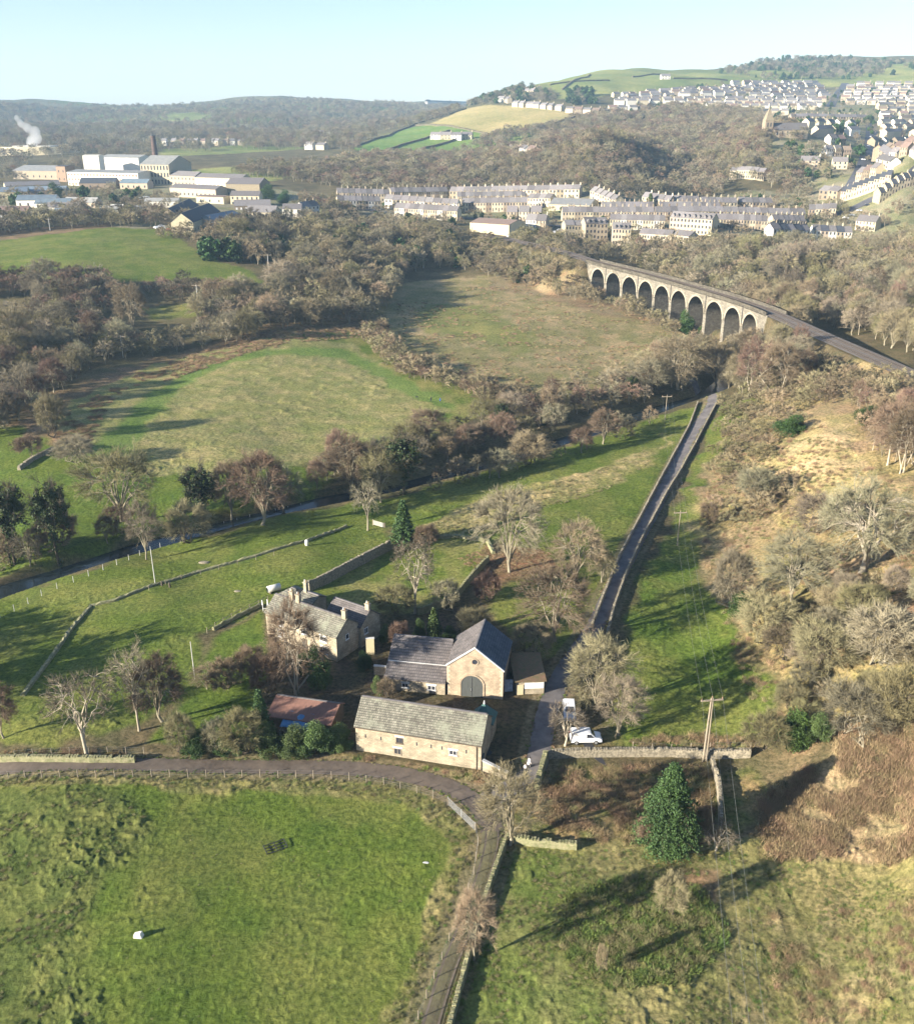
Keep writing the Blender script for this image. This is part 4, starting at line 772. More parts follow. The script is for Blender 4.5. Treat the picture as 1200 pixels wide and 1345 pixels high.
dr = arch_slab(3.3, 3.7, -.03, .03).build('door', M['door'], t, loc=(0, yc, 0)); MB().box(-.06, -.035, -.02, .02, 0, 3.45).build('door_gap', M['win'], dr); MB().box(-.09, -.035, .1, .16, 1.1, 1.5).build('handle', M['metal'], dr)
rw = MB(); n = 18
for i in range(n):
    a, b = 2*math.pi*i/n, 2*math.pi*(i+1)/n; rw.add([(q, rr_*math.cos(c), rr_*math.sin(c)) for q in (-.09, .02) for rr_ in (.42, .56) for c in (a, b)], [(0,1,3,2),(6,7,5,4),(2,3,7,6),(0,4,5,1)])
o = rw.build('round_window', M['ashlar'], t, loc=(0, 8.4*.5, 6.1)); g_ = MB(); g_.add([(-.02, .42*math.cos(2*math.pi*i/n), .42*math.sin(2*math.pi*i/n)) for i in range(n)], [tuple(reversed(range(n)))]); g_.build('pane', M['win'], o)
vb = MB()
for y0, y1 in ((-.2, 4.2), (8.6, 4.2)): vb.add([(-.16, y0, 5.03-.13), (-.16, y1, 8.38), (-.16, y1, 8.58), (-.16, y0, 5.1), (.1, y0, 5.03-.13), (.1, y1, 8.38), (.1, y1, 8.58), (.1, y0, 5.1)], [(0,1,2,3),(7,6,5,4),(3,2,6,7),(0,4,5,1)])
vb.build('verge_coping', M['lead'], t)
rb = t.children[1] if False else None
# one slate roof; the right slope's shade is painted in as darker blue
for o in list(bpy.data.objects):
    if o.parent == t and o.name.startswith('roof'):
        o.data.materials.append(M['slate_shade']); 
        for p in o.data.polygons[:6]: p.material_index = 1
for k_ in range(14):
    for xx in (0.0, 8.4): b_ = MB(); w_ = .5 if k_ % 2 else .3; b_.box(-.025, .0, min(xx, xx+(w_ if xx == 0 else -w_)), max(xx, xx+(w_ if xx == 0 else -w_)), k_*.36, k_*.36+.33); b_.build('quoin', M['lead'] if 0 else mat('pale_quoin', (.52,.43,.31), (.42,.35,.25), 2), t)
# -- range between house and arched barn
t2 = gable('slate_range', 'low slate roofed range with pale flashing joined to the arched barn', (-10.9, 121.3), (.985, -.17), 9.25, 12, 2.0, 5.3, M['stone'], M['slate'], ry=7, z=0, over=.15)
MB().box(.0, 9.1, 2.62, 2.86, 3.40, 3.50).build('flashing', M['lead'], t2, ); window(t2, 'f', 7.2, .75, 1.1, .65, 'white', 1); window(t2, 'f', 3.2, .75, .9, .65, 'white', 1)
window(t2, 'l', 8, .9, 1.2, 1.0, 'white', 1)
# -- garage and link
t = thing('garage', 'low garage with mossy brown roof and white doors right of the arched barn', 'garage', (8.75, 119.6, 0), .06); t['dim'] = (4.2, 6.4, 2.6, 3)
MB().add([(0,0,-.3),(4.2,0,-.3),(4.2,6.4,-.3),(0,6.4,-.3),(0,0,2.5),(4.2,0,2.5),(4.2,6.4,3.1),(0,6.4,3.1)], [(0,1,5,4),(1,2,6,5),(2,3,7,6),(3,0,4,7),(4,5,6,7),(3,2,1,0)]).build('wall', M['stone'], t)
MB().add([(-.3,-.3,2.49),(4.5,-.3,2.49),(4.5,6.7,3.16),(-.3,6.7,3.16),(-.3,-.3,2.64),(4.5,-.3,2.64),(4.5,6.7,3.31),(-.3,6.7,3.31)], [(0,1,5,4),(1,2,6,5),(2,3,7,6),(3,0,4,7),(4,5,6,7),(3,2,1,0)]).build('roof', mat('mossy_brown_roof', (.20,.12,.075), (.12,.11,.05), 1.6, bump=.5), t)
MB().box(1.3, 4.15, -.1, -.01, 1.2, 2.2).build('door', M['white'], t); MB().box(.15, 1.1, -.12, -.04, 0, 1.9).build('open_door', M['cream'], t); MB().box(-1.9, -.35, .9, 1.0, 0, 2.2).build('side_panel', mat('worn_white_boards', (.55,.6,.66), (.25,.28,.32), 2.5), t)
# -- farmhouse
dH = np.array((12.6, -8.3)); dH /= np.linalg.norm(dH)
t = gable('farmhouse', 'two storey stone farmhouse with chimneys at the back of the farmyard', (-31.5, 137.3), dH, 15.1, 5.4, 4.45, 6.5, M['stone'], M['slate_old'], z=0)
window(t, 'f', 8.4, 3.0, 1.3, .8, 'white', 2); window(t, 'f', 3.2, 2.9, 1.2, .8, 'white', 2); window(t, 'f', 12.4, 2.9, 1.2, .8, 'white', 2); window(t, 'f', 3.2, .8, 1.3, 1.0, 'white', 2); window(t, 'f', 12.4, .8, 1.3, 1.0, 'white', 2); window(t, 'r', 2.6, 3.0, .6, .8, 'white', 0)
MB().box(7.9, 8.9, -.06, .0, 0, 2.05).build('door', M['wood_dk'], t)
chimney(t, 14.7, 2.7, 5.2, 8.0); chimney(t, 3.6, 2.7, 6.0, 8.2); chimney(t, 5.0, 2.7, 6.0, 8.0)
t = gable('house_rear_range', 'lower slate roofed range behind the farmhouse with end chimney', np.array((-31.5, 137.3))+dH*8.2+np.array((dH[1]*-1, dH[0]))*5.42, dH, 7.4, 5.0, 3.9, 5.9, M['stone'], M['slate'], z=0)
chimney(t, 7.0, 2.5, 4.6, 7.0); window(t, 'r', 1.3, 2.2, .8, .9, 'white', 1)
t = gable('hip_roofed_outhouse', 'small square outhouse with shallow hipped roof behind the farmhouse', (-31.3, 146.4), (3.9, -2.9), 4.2, 4.0, 3.2, 4.1, M['stone'], M['slate_old'], z=-.3, hipr=1.6)
t = gable('back_kitchen', 'small gabled back kitchen with tall chimney behind the farmhouse', (-27.4, 143.6), (3.9, -2.6), 3.4, 3.6, 3.4, 4.3, M['stone'], M['slate_old'], z=-.1)
chimney(t, .6, 1.8, 3.6, 6.3, .6, .6)
# -- tin shed
t = gable('tin_roofed_shed', 'open shed with reddish brown sheet roof behind the laurel bushes', (-26.6, 111.6), (9.3, -2.2), 9.4, 5.2, 2.0, 3.0, M['wood_dk'], M['rust'], ry=3.6, z=0)
tp = MB(); nx, ny = 10, 8
tp.add([(x*.46, y*.38, .18*math.sin(x*.9)*math.sin(y*.8+1)+y*.13+.02) for y in range(ny) for x in range(nx)], [(y*nx+x, y*nx+x+1, (y+1)*nx+x+1, (y+1)*nx+x) for y in range(ny-1) for x in range(nx-1)])
o = tp.build('blue_tarpaulin', M['tarp'], loc=(-24.6, 109.6, 1.55), rz=-.23); sm = o.modifiers.new('s', 'SOLIDIFY'); sm.thickness = .03; tag(o, 'bright blue tarpaulin sagging over a stack beside the tin shed', 'tarpaulin')
st = thing('log_stack', 'stack of pale cut logs under the blue tarpaulin', 'log stack', (-24.6, 109.5, 0), -.23)
for k in range(3):
    lg = MB()
    for i in range(13): lg.tube([(.1+i*.31, 0, .18+k*.42), (.1+i*.31, 2.3, .18+k*.42)], [.17, .17], 7)
    lg.build('log_layer', M['wood'], st)
def wall_bit(label, a, b, h, m='ashlar', w=.35, zt=None):
    a = np.array(a, float); b = np.array(b, float); L = np.linalg.norm(b-a); t = thing('boundary_wall', label, 'wall', (a[0], a[1], 0), math.atan2(*(b-a)[::-1])); MB().add([(0,0,-.3),(L,0,-.3),(L,w,-.3),(0,w,-.3),(0,0,h),(L,0,zt or h),(L,w,zt or h),(0,w,h)], [(0,1,5,4),(1,2,6,5),(2,3,7,6),(3,0,4,7),(4,5,6,7),(3,2,1,0)]).build('wall_body', M[m], t)
    MB().add([(-.05,-.06,h),(L+.05,-.06,zt or h),(L+.05,w+.06,zt or h),(-.05,w+.06,h),(-.05,-.06,h+.1),(L+.05,-.06,(zt or h)+.1),(L+.05,w+.06,(zt or h)+.1),(-.05,w+.06,h+.1)], [(0,1,5,4),(1,2,6,5),(2,3,7,6),(3,0,4,7),(4,5,6,7),(3,2,1,0)]).build('coping', M['lead'], t); return t
wall_bit('low pale stone yard wall sloping away from the end of the long barn', (3.35, 101.9), (6.6, 100.2), 1.7, 'stone', zt=1.0)
wall_bit('short sunlit garden wall between the farmhouse and the slate range', (-14.5, 131.0), (-13.2, 131.1), 3.0, 'cream')
wall_bit('low stone wall joining the slate range to the garden', (-12.8, 125.2), (-10.9, 124.9), 1.6, 'stone')
# ---------------------------------------------------------------- vehicles, people, small things
def loft_body(prof, w, name, m, parent, taper=.1, z_t=1.0):
    """side profile [(x,z)] extruded across, narrower towards the roof, edges bevelled"""
    n = len(prof); zm = max(p[1] for p in prof); V = []
    for s in (-1, 1):
        for x, z in prof: V.append((x, s*w/2*(1-taper*max(0, z-z_t)/(zm-z_t+.01)), z))
    F = [tuple(range(n)), tuple(reversed(range(n, 2*n)))]+[(i, n+i, n+(i+1) % n, (i+1) % n) for i in range(n)]
    b = MB(); b.add(V, F); o = b.build(name, m, parent); bv = o.modifiers.new('b', 'BEVEL'); bv.width = .07; bv.segments = 2; bv.limit_method = 'ANGLE'; bv.angle_limit = R(25); return o
def wheel(p, x, y, r=.32):
    o = MB().tube([(x, y-.1, r), (x, y+.1, r)], [r, r], 16).build('wheel', M['tyre'], p); MB().tube([(x, y-.105, r), (x, y+.105, r)], [r*.6, r*.6], 12).build('rim', M['metal'], o)
paint = mat('white_vehicle_paint', (.80,.80,.80), (.76,.76,.77), .5, rough=.25, spec=.5); silver = mat('silver_vehicle_paint', (.50,.52,.55), (.46,.48,.51), .5, rough=.3, metal=.3)
t = thing('panel_van', 'small white panel van parked side on below the round bare tree', 'van', (15.6, 108.3, HZ(17.5, 108.3)+.03), R(2))
loft_body([(.0,.35),(.02,1.2),(.1,1.78),(.3,1.84),(2.3,1.84),(2.75,1.78),(3.35,1.12),(4.15,.92),(4.3,.72),(4.3,.35)], 1.72, 'body', paint, t, z_t=.95)
for s in (-1, 1): MB().add([(2.15, s*.845, 1.12), (3.22, s*.855, 1.12), (2.72, s*.80, 1.64), (2.15, s*.80, 1.68)], [(0,1,2,3) if s < 0 else (3,2,1,0)]).build('side_window', M['win'], t)
MB().add([(3.37,-.68,1.14),(3.37,.68,1.14),(2.80,.62,1.76),(2.80,-.62,1.76)], [(0,1,2,3)]).build('windscreen', M['win'], t)
for y in (-.62, .62): MB().box(4.2, 4.33, y-.14, y+.14, .68, .84).build('headlight', M['metal'], t)
for y in (-.78, .78): MB().box(-.03, .06, y-.07, y+.07, .9, 1.25).build('tail_light', mat('red_lamp', (.45,.03,.03)), t)
MB().box(4.28, 4.36, -.8, .8, .36, .55).build('bumper', M['cloth_dk'], t)
for x in (.75, 3.45):
    for y in (-.78, .78): wheel(t, x, y)
t = thing('estate_car', 'pale silver car parked nose on behind the white van', 'car', (16.0, 112.3, HZ(16.3, 113)+.03), R(87)); t.scale = (1, 1, 1.25)
loft_body([(0,.35),(.0,.75),(.15,.92),(1.05,1.02),(1.7,1.5),(3.6,1.52),(4.25,1.05),(4.4,.95),(4.45,.35)], 1.76, 'body', silver, t, z_t=.9)
MB().add([(1.10,-.66,1.07),(1.10,.66,1.07),(1.66,.6,1.475),(1.66,-.6,1.475)], [(3,2,1,0)]).build('windscreen', M['win'], t); MB().box(1.75, 3.5, -.72, .72, 1.5, 1.56).build('roof_panel', paint, t)
for s in (-1, 1): MB().add([(1.5, s*.865, 1.05), (3.9, s*.865, 1.05), (3.5, s*.80, 1.42), (1.8, s*.80, 1.42)], [(0,1,2,3) if s < 0 else (3,2,1,0)]).build('side_window', M['win'], t)
for y in (-.62, .62): MB().box(-.04, .08, y-.15, y+.15, .62, .8).build('headlight', M['metal'], t)
for x in (.8, 3.5):
    for y in (-.8, .8): wheel(t, x, y)
def person(label, loc, rz, coat, legs=M['cloth_dk'], bend=.0, bag=False):
    t = thing('person', label, 'person', loc, rz); b = bpy.data.meshes.new('body'); lean = bend
    J = [(0,0,.95),(0,.0+lean*.2,1.15),(0,lean*.5,1.38),(0,lean*.62,1.5),(0,lean*.75,1.62),  # pelvis, waist, chest, neck, head
         (.10,0,.90),(.11,.14,.50),(.11,.10,.08),(.11,.22,.03), (-.10,0,.90),(-.11,-.08,.50),(-.11,-.24,.10),(-.11,-.12,.03),
         (.19,lean*.5,1.40),(.24,lean*.5-.1,1.12),(.24,lean*.5+.06,.90), (-.19,lean*.5,1.40),(-.24,lean*.5+.1,1.12),(-.23,lean*.5+.24,.94),(0,lean*.8,1.72)]
    Ed = [(0,1),(1,2),(2,3),(3,4),(0,5),(5,6),(6,7),(7,8),(0,9),(9,10),(10,11),(11,12),(2,13),(13,14),(14,15),(2,16),(16,17),(17,18),(4,19)]
    rad = [.15,.14,.17,.06,.10,.10,.065,.045,.04,.10,.065,.045,.04,.075,.05,.038,.075,.05,.038,.08]
    b.from_pydata(J, Ed, []); b.materials.append(legs); o = ob('body', b, t); sk = o.modifiers.new('skin', 'SKIN'); 
    for i, v in enumerate(b.skin_vertices[0].data): v.radius = (rad[i], rad[i]*.85)
    b.skin_vertices[0].data[0].use_root = True; o.modifiers.new('sub', 'SUBSURF').levels = 1
    c = MB(); c.tube([(0, -.01, .72), (0, 0, .95), (0, lean*.2, 1.15), (0, lean*.5, 1.38), (0, lean*.6, 1.47)], [.21, .19, .175, .215, .09], 12)
    for s, e, h in ((1, (.25, lean*.5-.1, 1.12), (.25, lean*.5+.06, .93)), (-1, (-.25, lean*.5+.1, 1.12), (-.24, lean*.5+.22, .96))): c.tube([(s*.15, lean*.5, 1.42), e, h], [.09, .07, .055], 8)
    c.build('coat', coat, t, smooth=True); hh = MB(); hh.tube([(0, lean*.72, 1.56), (0, lean*.75, 1.62), (0, lean*.77, 1.70), (0, lean*.8, 1.77)], [.06, .095, .10, .05], 10); hh.build('face', M['skin'], t, smooth=True)
    hr = MB(); hr.tube([(0, lean*.74-.03, 1.62), (0, lean*.76-.03, 1.70), (0, lean*.79-.02, 1.80)], [.10, .115, .05], 10); hr.build('hair', M['cloth_dk'], t, smooth=True)
    return t
g = G(694, 1009); person('person in a pale coat walking across the shaded yard', (g.x, g.y, .045), R(-60), M['coat_white'], mat('grey_trousers', (.3,.28,.28)), .25)
sb = MB(); sb.tube([(0,0,0),(0,0,.12),(.03,0,.38),(0,.02,.55),(0,.02,.62)], [.17,.24,.26,.14,.07], 10); tag(sb.build('white_sack', M['coat_white'], loc=(g.x-.45, g.y-.1, .045), smooth=True), 'full white sack set down beside the person in the yard', 'sack')
g = G(566, 528); person('person in dark clothes walking on the grass path by the oval field', g, R(80), M['cloth_dk']); g = G(578, 529); person('person in a blue coat walking on the grass path by the oval field', g, R(80), M['coat_blue'])
def dog(label, loc, rz, m):
    t = thing('dog', label, 'dog', loc, rz); b = bpy.data.meshes.new('body')
    J = [(0,0,.45),(.28,0,.44),(.42,0,.55),(.54,0,.62),(.68,0,.58),(-.25,0,.46),(-.42,0,.55),(-.55,0,.62),(.28,.09,.25),(.28,.09,.02),(.28,-.09,.25),(.34,-.09,.02),(-.25,.09,.3),(-.32,.09,.18),(-.26,.09,.02),(-.25,-.09,.3),(-.36,-.09,.18),(-.32,-.09,.02)]
    E_ = [(0,1),(1,2),(2,3),(3,4),(0,5),(5,6),(6,7),(1,8),(8,9),(1,10),(10,11),(5,12),(12,13),(13,14),(5,15),(15,16),(16,17)]; r = [.13,.15,.09,.085,.04,.12,.03,.02,.05,.03,.05,.03,.065,.035,.03,.065,.035,.03]
    b.from_pydata(J, E_, []); b.materials.append(m); o = ob('body', b, t); o.modifiers.new('skin', 'SKIN')
    for i, v in enumerate(b.skin_vertices[0].data): v.radius = (r[i], r[i])
    b.skin_vertices[0].data[0].use_root = True; o.modifiers.new('sub', 'SUBSURF').levels = 1; return t
dog('dark dog running ahead of the walkers on the oval field', G(547, 523), R(5), M['cloth_dk'])
def rock(name, label, u, v, s, m, cat='stone', seed=1, dz=0.0):
    g = G(u, v); rg = np.random.default_rng(seed); b = MB(); n = 10
    V = []; F = []
    for i in range(6):
        th = math.pi*i/5
        for j in range(n): a = 2*math.pi*j/n; q = 1+rg.normal(0, .06); V.append((s[0]*q*math.sin(th)**.5*math.cos(a) if 0 < i < 5 else 0, s[1]*q*math.sin(th)**.5*math.sin(a) if 0 < i < 5 else 0, s[2]*(.5+.5*math.cos(th))))
    for i in range(5):
        for j in range(n): F.append((i*n+j, (i+1)*n+j, (i+1)*n+(j+1) % n, i*n+(j+1) % n))
    b.add(V, F); o = b.build(name, m, loc=(g.x, g.y, g.z-.05+dz)); return tag(o, label, cat)
g = G(182, 1231); wb_ = MB(); wb_.add([(-.52,-.25,-.1),(.45,-.3,-.1),(.55,.3,-.1),(-.45,.28,-.1),(-.46,-.2,.42),(.30,-.24,.62),(.40,.22,.66),(-.38,.22,.45)], [(0,3,2,1),(4,5,6,7),(0,1,5,4),(1,2,6,5),(2,3,7,6),(3,0,4,7)]); o = wb_.build('white_boulder', M['wool'], loc=g); bv = o.modifiers.new('b', 'BEVEL'); bv.width = .06; bv.segments = 2; tag(o, 'white angular boulder alone in the middle of the big near field', 'stone')
rock('standing_stone', 'pale standing stone beside the wall line in the farm meadow', 403, 717, (.42, .35, 1.5), M['wool'], seed=3)
rock('stone_trough', 'grey flat trough stone in the farm meadow by the river', 268, 740, (1.1, .55, .45), M['drystone'], seed=4)
rock('flat_slab', 'small pale slab lying in the farm meadow above the house', 312, 777, (.7, .4, .22), M['drystone'], seed=5)
rock('pale_stone', 'small pale stone near the right edge of the big near field', 559, 1134, (.42, .18, .16), M['lead'], seed=6)
# rusty harrow in the near field
g = G(362, 1114); t = thing('old_harrow', 'rusty iron harrow lying in the big near field', 'farm implement', g, .5)
for k in range(4): MB().box(-1.3, 1.3, -.75+k*.5, -.68+k*.5, .12, .2).build('bar', M['cloth_dk'], t)
for k in range(3): MB().box(-1.3+k*1.25, -1.22+k*1.25, -.75, .82, .2, .27).build('cross_bar', M['cloth_dk'], t)
# hoop feeder and tank behind the house
g = G(345, 800); t = thing('hoop_frame', 'white hooped feeder frame beside the outhouse', 'feeder', g, .3)
for k in range(3): a = [(k*.9, math.cos(q)*.9, math.sin(q)*1.7) for q in np.linspace(0, math.pi, 9)]; MB().tube(a, [.06]*9, 6).build('hoop', M['white'], t)
MB().tube([(0, -.9, .5), (1.8, -.9, .5)], [.05, .05], 6).build('rail', M['white'], t)
g = G(360, 778); t = thing('water_tank', 'pale cylindrical water tank lying behind the outhouse', 'tank', g, .6); MB().tube([(-1.3, 0, .9), (-1.2, 0, .9), (1.2, 0, .9), (1.3, 0, .9)], [.4, .62, .62, .4], 16).build('barrel', M['wool'], t, smooth=True)
for x in (-.8, .8): MB().box(x-.1, x+.1, -.5, .5, -.1, .4).build('cradle', M['wood_dk'], t)
g = G(490, 690); t = thing('field_gate', 'pale five bar gate at the corner by the river trees', 'gate', g, -.6)
for k in range(5): MB().box(0, 3.2, -.03, .03, .25+k*.22, .33+k*.22).build('bar', M['lead'], t)
for x in (0, 3.2): MB().box(x-.08, x+.08, -.08, .08, -.2, 1.4).build('gate_post', M['wood'], t)
g = G(588, 1058); g2 = G(624, 1092); t = thing('metal_field_gate', 'grey metal field gate at the bend of the lane', 'gate', g, math.atan2(g2.y-g.y, g2.x-g.x)); Lg = math.hypot(g2.y-g.y, g2.x-g.x)
for k in range(6): MB().tube([(0, 0, .2+k*.2), (Lg, 0, .2+k*.2)], [.016, .016], 5).build('bar', M['metal'], t)
for x in (0, Lg*.5, Lg): MB().tube([(x, 0, -.2), (x, 0, 1.35)], [.05, .05], 6).build('gate_post', M['metal'], t)
# ---------------------------------------------------------------- poles and wires
def pole(label, u=None, v=None, h=9, arm=2.2, twin=False, rz=0, loc=None, m='wood', r=.13, group=None):
    g = G(u, v) if loc is None else Vector(loc); t = thing('power_pole', label, 'power pole', g, rz)
    for x in ((-.22, .22) if twin else (0,)): MB().tube([(x, 0, -.5), (x*.8, 0, h*.5), (x*.5, 0, h)], [r*1.15, r, r*.8], 8).build('shaft', M[m], t)
    tips = []
    if arm:
        MB().box(-arm/2, arm/2, -.08, .08, h-.45, h-.25).build('crossarm', M['wood'], t)
        for x in (-arm/2+.1, 0, arm/2-.1):
            z0 = h-.25 if x else h; MB().tube([(x, 0, z0), (x, 0, z0+.12), (x, 0, z0+.32)], [.05, .08, .04], 8).build('insulator', M['brack'], t)
            tips.append((g.x+x*math.cos(rz), g.y+x*math.sin(rz), g.z+z0+.3))
    else: tips = [(g.x, g.y, g.z+h)]
    return tips
def wires(label, a, b, sag=1.2, r=.011):
    t = thing('overhead_wires', label, 'wires', a[0])
    for p, q in zip(a, b):
        n = 14; pts = [tuple(p[i]*(1-k/n)+q[i]*k/n-(sag*4*(k/n)*(1-k/n) if i == 2 else 0)-a[0][i] for i in range(3)) for k in range(n+1)]; MB().tube(pts, [r]*(n+1), 4).build('wire', M['wire'], t)
p1 = pole('tall twin shafted timber power pole by the wall above the conifer', 925, 1000, 10.0, 3.0, True, R(8)); p2 = pole('timber power pole with pale crossarm in the field right of the drive', 889, 717, 7.6, 2.6, rz=R(5), r=.10)
p3 = pole('power pole beside the river near the top of the drive', 873, 552, 7.6, 3.0, rz=R(5), r=.10); p0 = pole('timber power pole just below the picture in the rough pasture', loc=(21.5, 40, HZ(21.5, 40)), h=10, arm=3, twin=True, rz=R(4))
wires('three power lines coming down from the twin pole past the conifer', p1, p0, 1.0, .012); wires('three power lines from the twin pole up the field', p1, p2, 1.3); wires('three power lines from the field pole to the river pole', p2, p3, 1.5)
pole('slender grey pole in the meadow left of the farm garden', 256, 892, 6.6, 0, r=.07, m='lead'); pole('leaning weathered pole by the river fence in the meadow', 204, 768, 7.4, 0, r=.08, m='lead')
pole('pale power pole with crossarm in the brown bracken left of the oval field', 162, 470, 8, 3.6, r=.12, m='lead'); pole('pale power pole in the dark wood above the rough pasture', 556, 352, 8, 5, r=.14, m='lead')
pole('power pole with crossarm in front of the hedge left of centre', 260, 398, 8, 4, r=.14, m='lead'); pole('power pole in front of the tan wood left of centre', 353, 358, 9, 4, r=.14, m='lead'); pole('small pale pole on the skyline of the green field by the houses', 66, 303, 7, 3, r=.14, m='lead')
# ---------------------------------------------------------------- walls and fences
stone_wall('long dry stone wall along the left side of the farm drive', [(772,838),(790,790),(812,735),(838,685),(862,640),(885,597),(905,560),(916,530)], .75, .42)
stone_wall('long dry stone wall along the right side of the farm drive', [(797,835),(806,800),(822,755),(845,705),(868,662),(890,625),(915,580),(940,532)], .8, .42)
stone_wall('high dark stone wall between farm meadow and paddock', [(405,777),(430,766),(470,744),(512,722)], 2.0, .55)
stone_wall('short stone wall beside the paddock conifer', [(512,722),(535,716),(560,708)], .9, .5, 'mossy')
stone_wall('curving stone wall on the right side of the paddock', [(548,808),(580,798),(600,785),(622,758),(641,738)], 1.3, .5, 'mossy')
stone_wall('low grassy wall along the top of the paddock', [(560,708),(600,706),(640,712),(648,728)], .7, .7, 'mossy')
stone_wall('dry stone wall running right from the yard entrance', [(716,996),(760,994),(820,993),(880,993),(930,995),(985,994)], 1.15, .55, 'drystone')
stone_wall('broken wall beside the yard entrance above the garden', [(716,998),(712,1012),(704,1040)], 1.4, .7, 'mossy', rough=.16)
stone_wall('low stone wall stub between bare tree and conifer', [(664,1104),(700,1110),(757,1116)], .9, .6, 'mossy')
stone_wall('straight stone wall running down from the twin pole', [(934,1004),(942,1030),(945,1062),(946,1085)], 1.2, .45, 'drystone')
stone_wall('mossy stone wall along the far verge of the lane', [(-60,1002),(5,1000),(60,1000),(120,1001),(178,1001)], .8, .6, 'mossy')
stone_wall('grassy bank wall crossing the farm meadow', [(30,915),(60,875),(95,825),(120,797),(150,790),(200,770),(260,752),(330,733),(400,712),(455,692)], .45, .6, 'mossy')
stone_wall('stone wall beside the track at the foot of the frame', [(664,1106),(652,1140),(638,1180),(622,1230),(604,1300),(592,1345),(575,1420)], .8, .5, 'mossy')
stone_wall('small bridge parapet wall beside the ruined culvert', [(25,618),(45,604),(70,592)], 1.0, .8, 'drystone')
stone_wall('stone wall along the right of the farmhouse garden', [(280,828),(310,812),(345,795)], .6, .5, 'mossy')
fence('post and wire fence along the field side of the lane', [(-10,1024),(60,1023),(120,1022),(200,1021),(300,1021),(400,1022),(450,1024),(500,1030),(540,1040),(570,1050),(588,1059)], 2.3, 1.2)
fence('post and wire fence down the right side of the near field', [(624,1092),(628,1112),(622,1150),(605,1200),(585,1250),(565,1300),(548,1345),(530,1400)], 2.4, 1.2)
fence('fence along the riverbank at the foot of the meadow', [(0,812),(60,780),(110,760),(160,740),(200,724),(250,704),(300,690),(350,677),(395,668)], 3.2, 1.3, m='lead')
fence('fence posts behind the mossy wall by the lane', [(20,996),(80,992),(130,990),(190,992)], 2.4, 1.2)
fence('fence below the field right of the drive', [(830,985),(880,988),(940,985),(985,986)], 2.6, 1.3)
fence('timber rail fence beside the farmhouse garden', [(272,832),(300,815),(330,800),(352,790)], 2.0, 1.1, 'timber_fence', rails=2, wires=0)
fence('fence posts along the wall in the farm meadow', [(196,776),(240,760),(300,745),(360,730)], 3.5, 1.0)
for i, (u, v) in enumerate(((213, 770), (223, 772))):
    rock('gate_stoop', ('left' if i == 0 else 'right')+' one of two dark stone gate stoops beside the meadow pole', u, v, (.22, .18, 1.2), M['bark_dark'], 'gate post', seed=20+i)
def hedge(label, px, h=2.2, w=2.4): stone_wall(label, px, h, w, 'hedge', 'field_hedge', step=7, rough=.35)
M['hedge'] = mat('winter_hedge', (.13,.11,.065), (.075,.065,.04), .5, bump=.6)
for la, px in (('long dark wall climbing the left edge of the green hill', [(467,193),(500,181),(545,163),(590,150),(612,143)]), ('middle field wall across the green hill', [(495,202),(530,190),(570,178),(590,172)]), ('lower field wall across the green hill', [(526,205),(560,194),(598,184)]), ('wall between tan top and green field on the hill', [(545,165),(600,168),(640,176)]),
    ('wall below the tan hill top', [(690,172),(730,162),(757,152)]), ('dark wall crossing the left of the high green hill', [(722,112),(800,106)]), ('dark wall crossing the middle of the high green hill', [(830,101),(868,98)]), ('wall running up the high green hill beside the trees', [(738,118),(775,98)]), ('long wall right of the white hill farmhouse', [(884,103),(955,106)])): hedge(la, px)
# ---------------------------------------------------------------- railway and viaduct
TR = smooth_pl(TRACK, 1.0); ta = np.concatenate([[0], np.cumsum(np.hypot(*(TR[1:]-TR[:-1]).T))])
V, F = strip(TR, 8.4, flat=12.0, dz=.0, crown=.05); rw = tag(ob('railway_trackbed', tri_mesh('railway_trackbed', V, F, M['ballast'])), kind='structure')
Tn = np.gradient(TR, axis=0); Tn /= np.linalg.norm(Tn, axis=1)[:, None]; Nn = np.stack([-Tn[:, 1], Tn[:, 0]], -1)
for off in (-2.6, -1.15, 1.15, 2.6):
    q = TR+Nn*off; MB().tube([(a, b, 12.16) for a, b in q], [.09]*len(q), 4, cap=False).build('rail', M['rail'], rw)
sl_ = MB()
for k in range(0, len(TR)-1, 1):
    for off in (-1.87, 1.87):
        c = TR[k]+Nn[k]*off; a = Nn[k]*1.25; b = Tn[k]*.13; sl_.add([(c[0]+i*a[0]+j*b[0], c[1]+i*a[1]+j*b[1], z) for z in (12.02, 12.1) for i, j in ((-1,-1),(1,-1),(1,1),(-1,1))], [(4,5,6,7),(0,1,5,4),(1,2,6,5),(2,3,7,6),(3,0,4,7)])
sl_.build('sleepers', M['wood_dk'], rw)
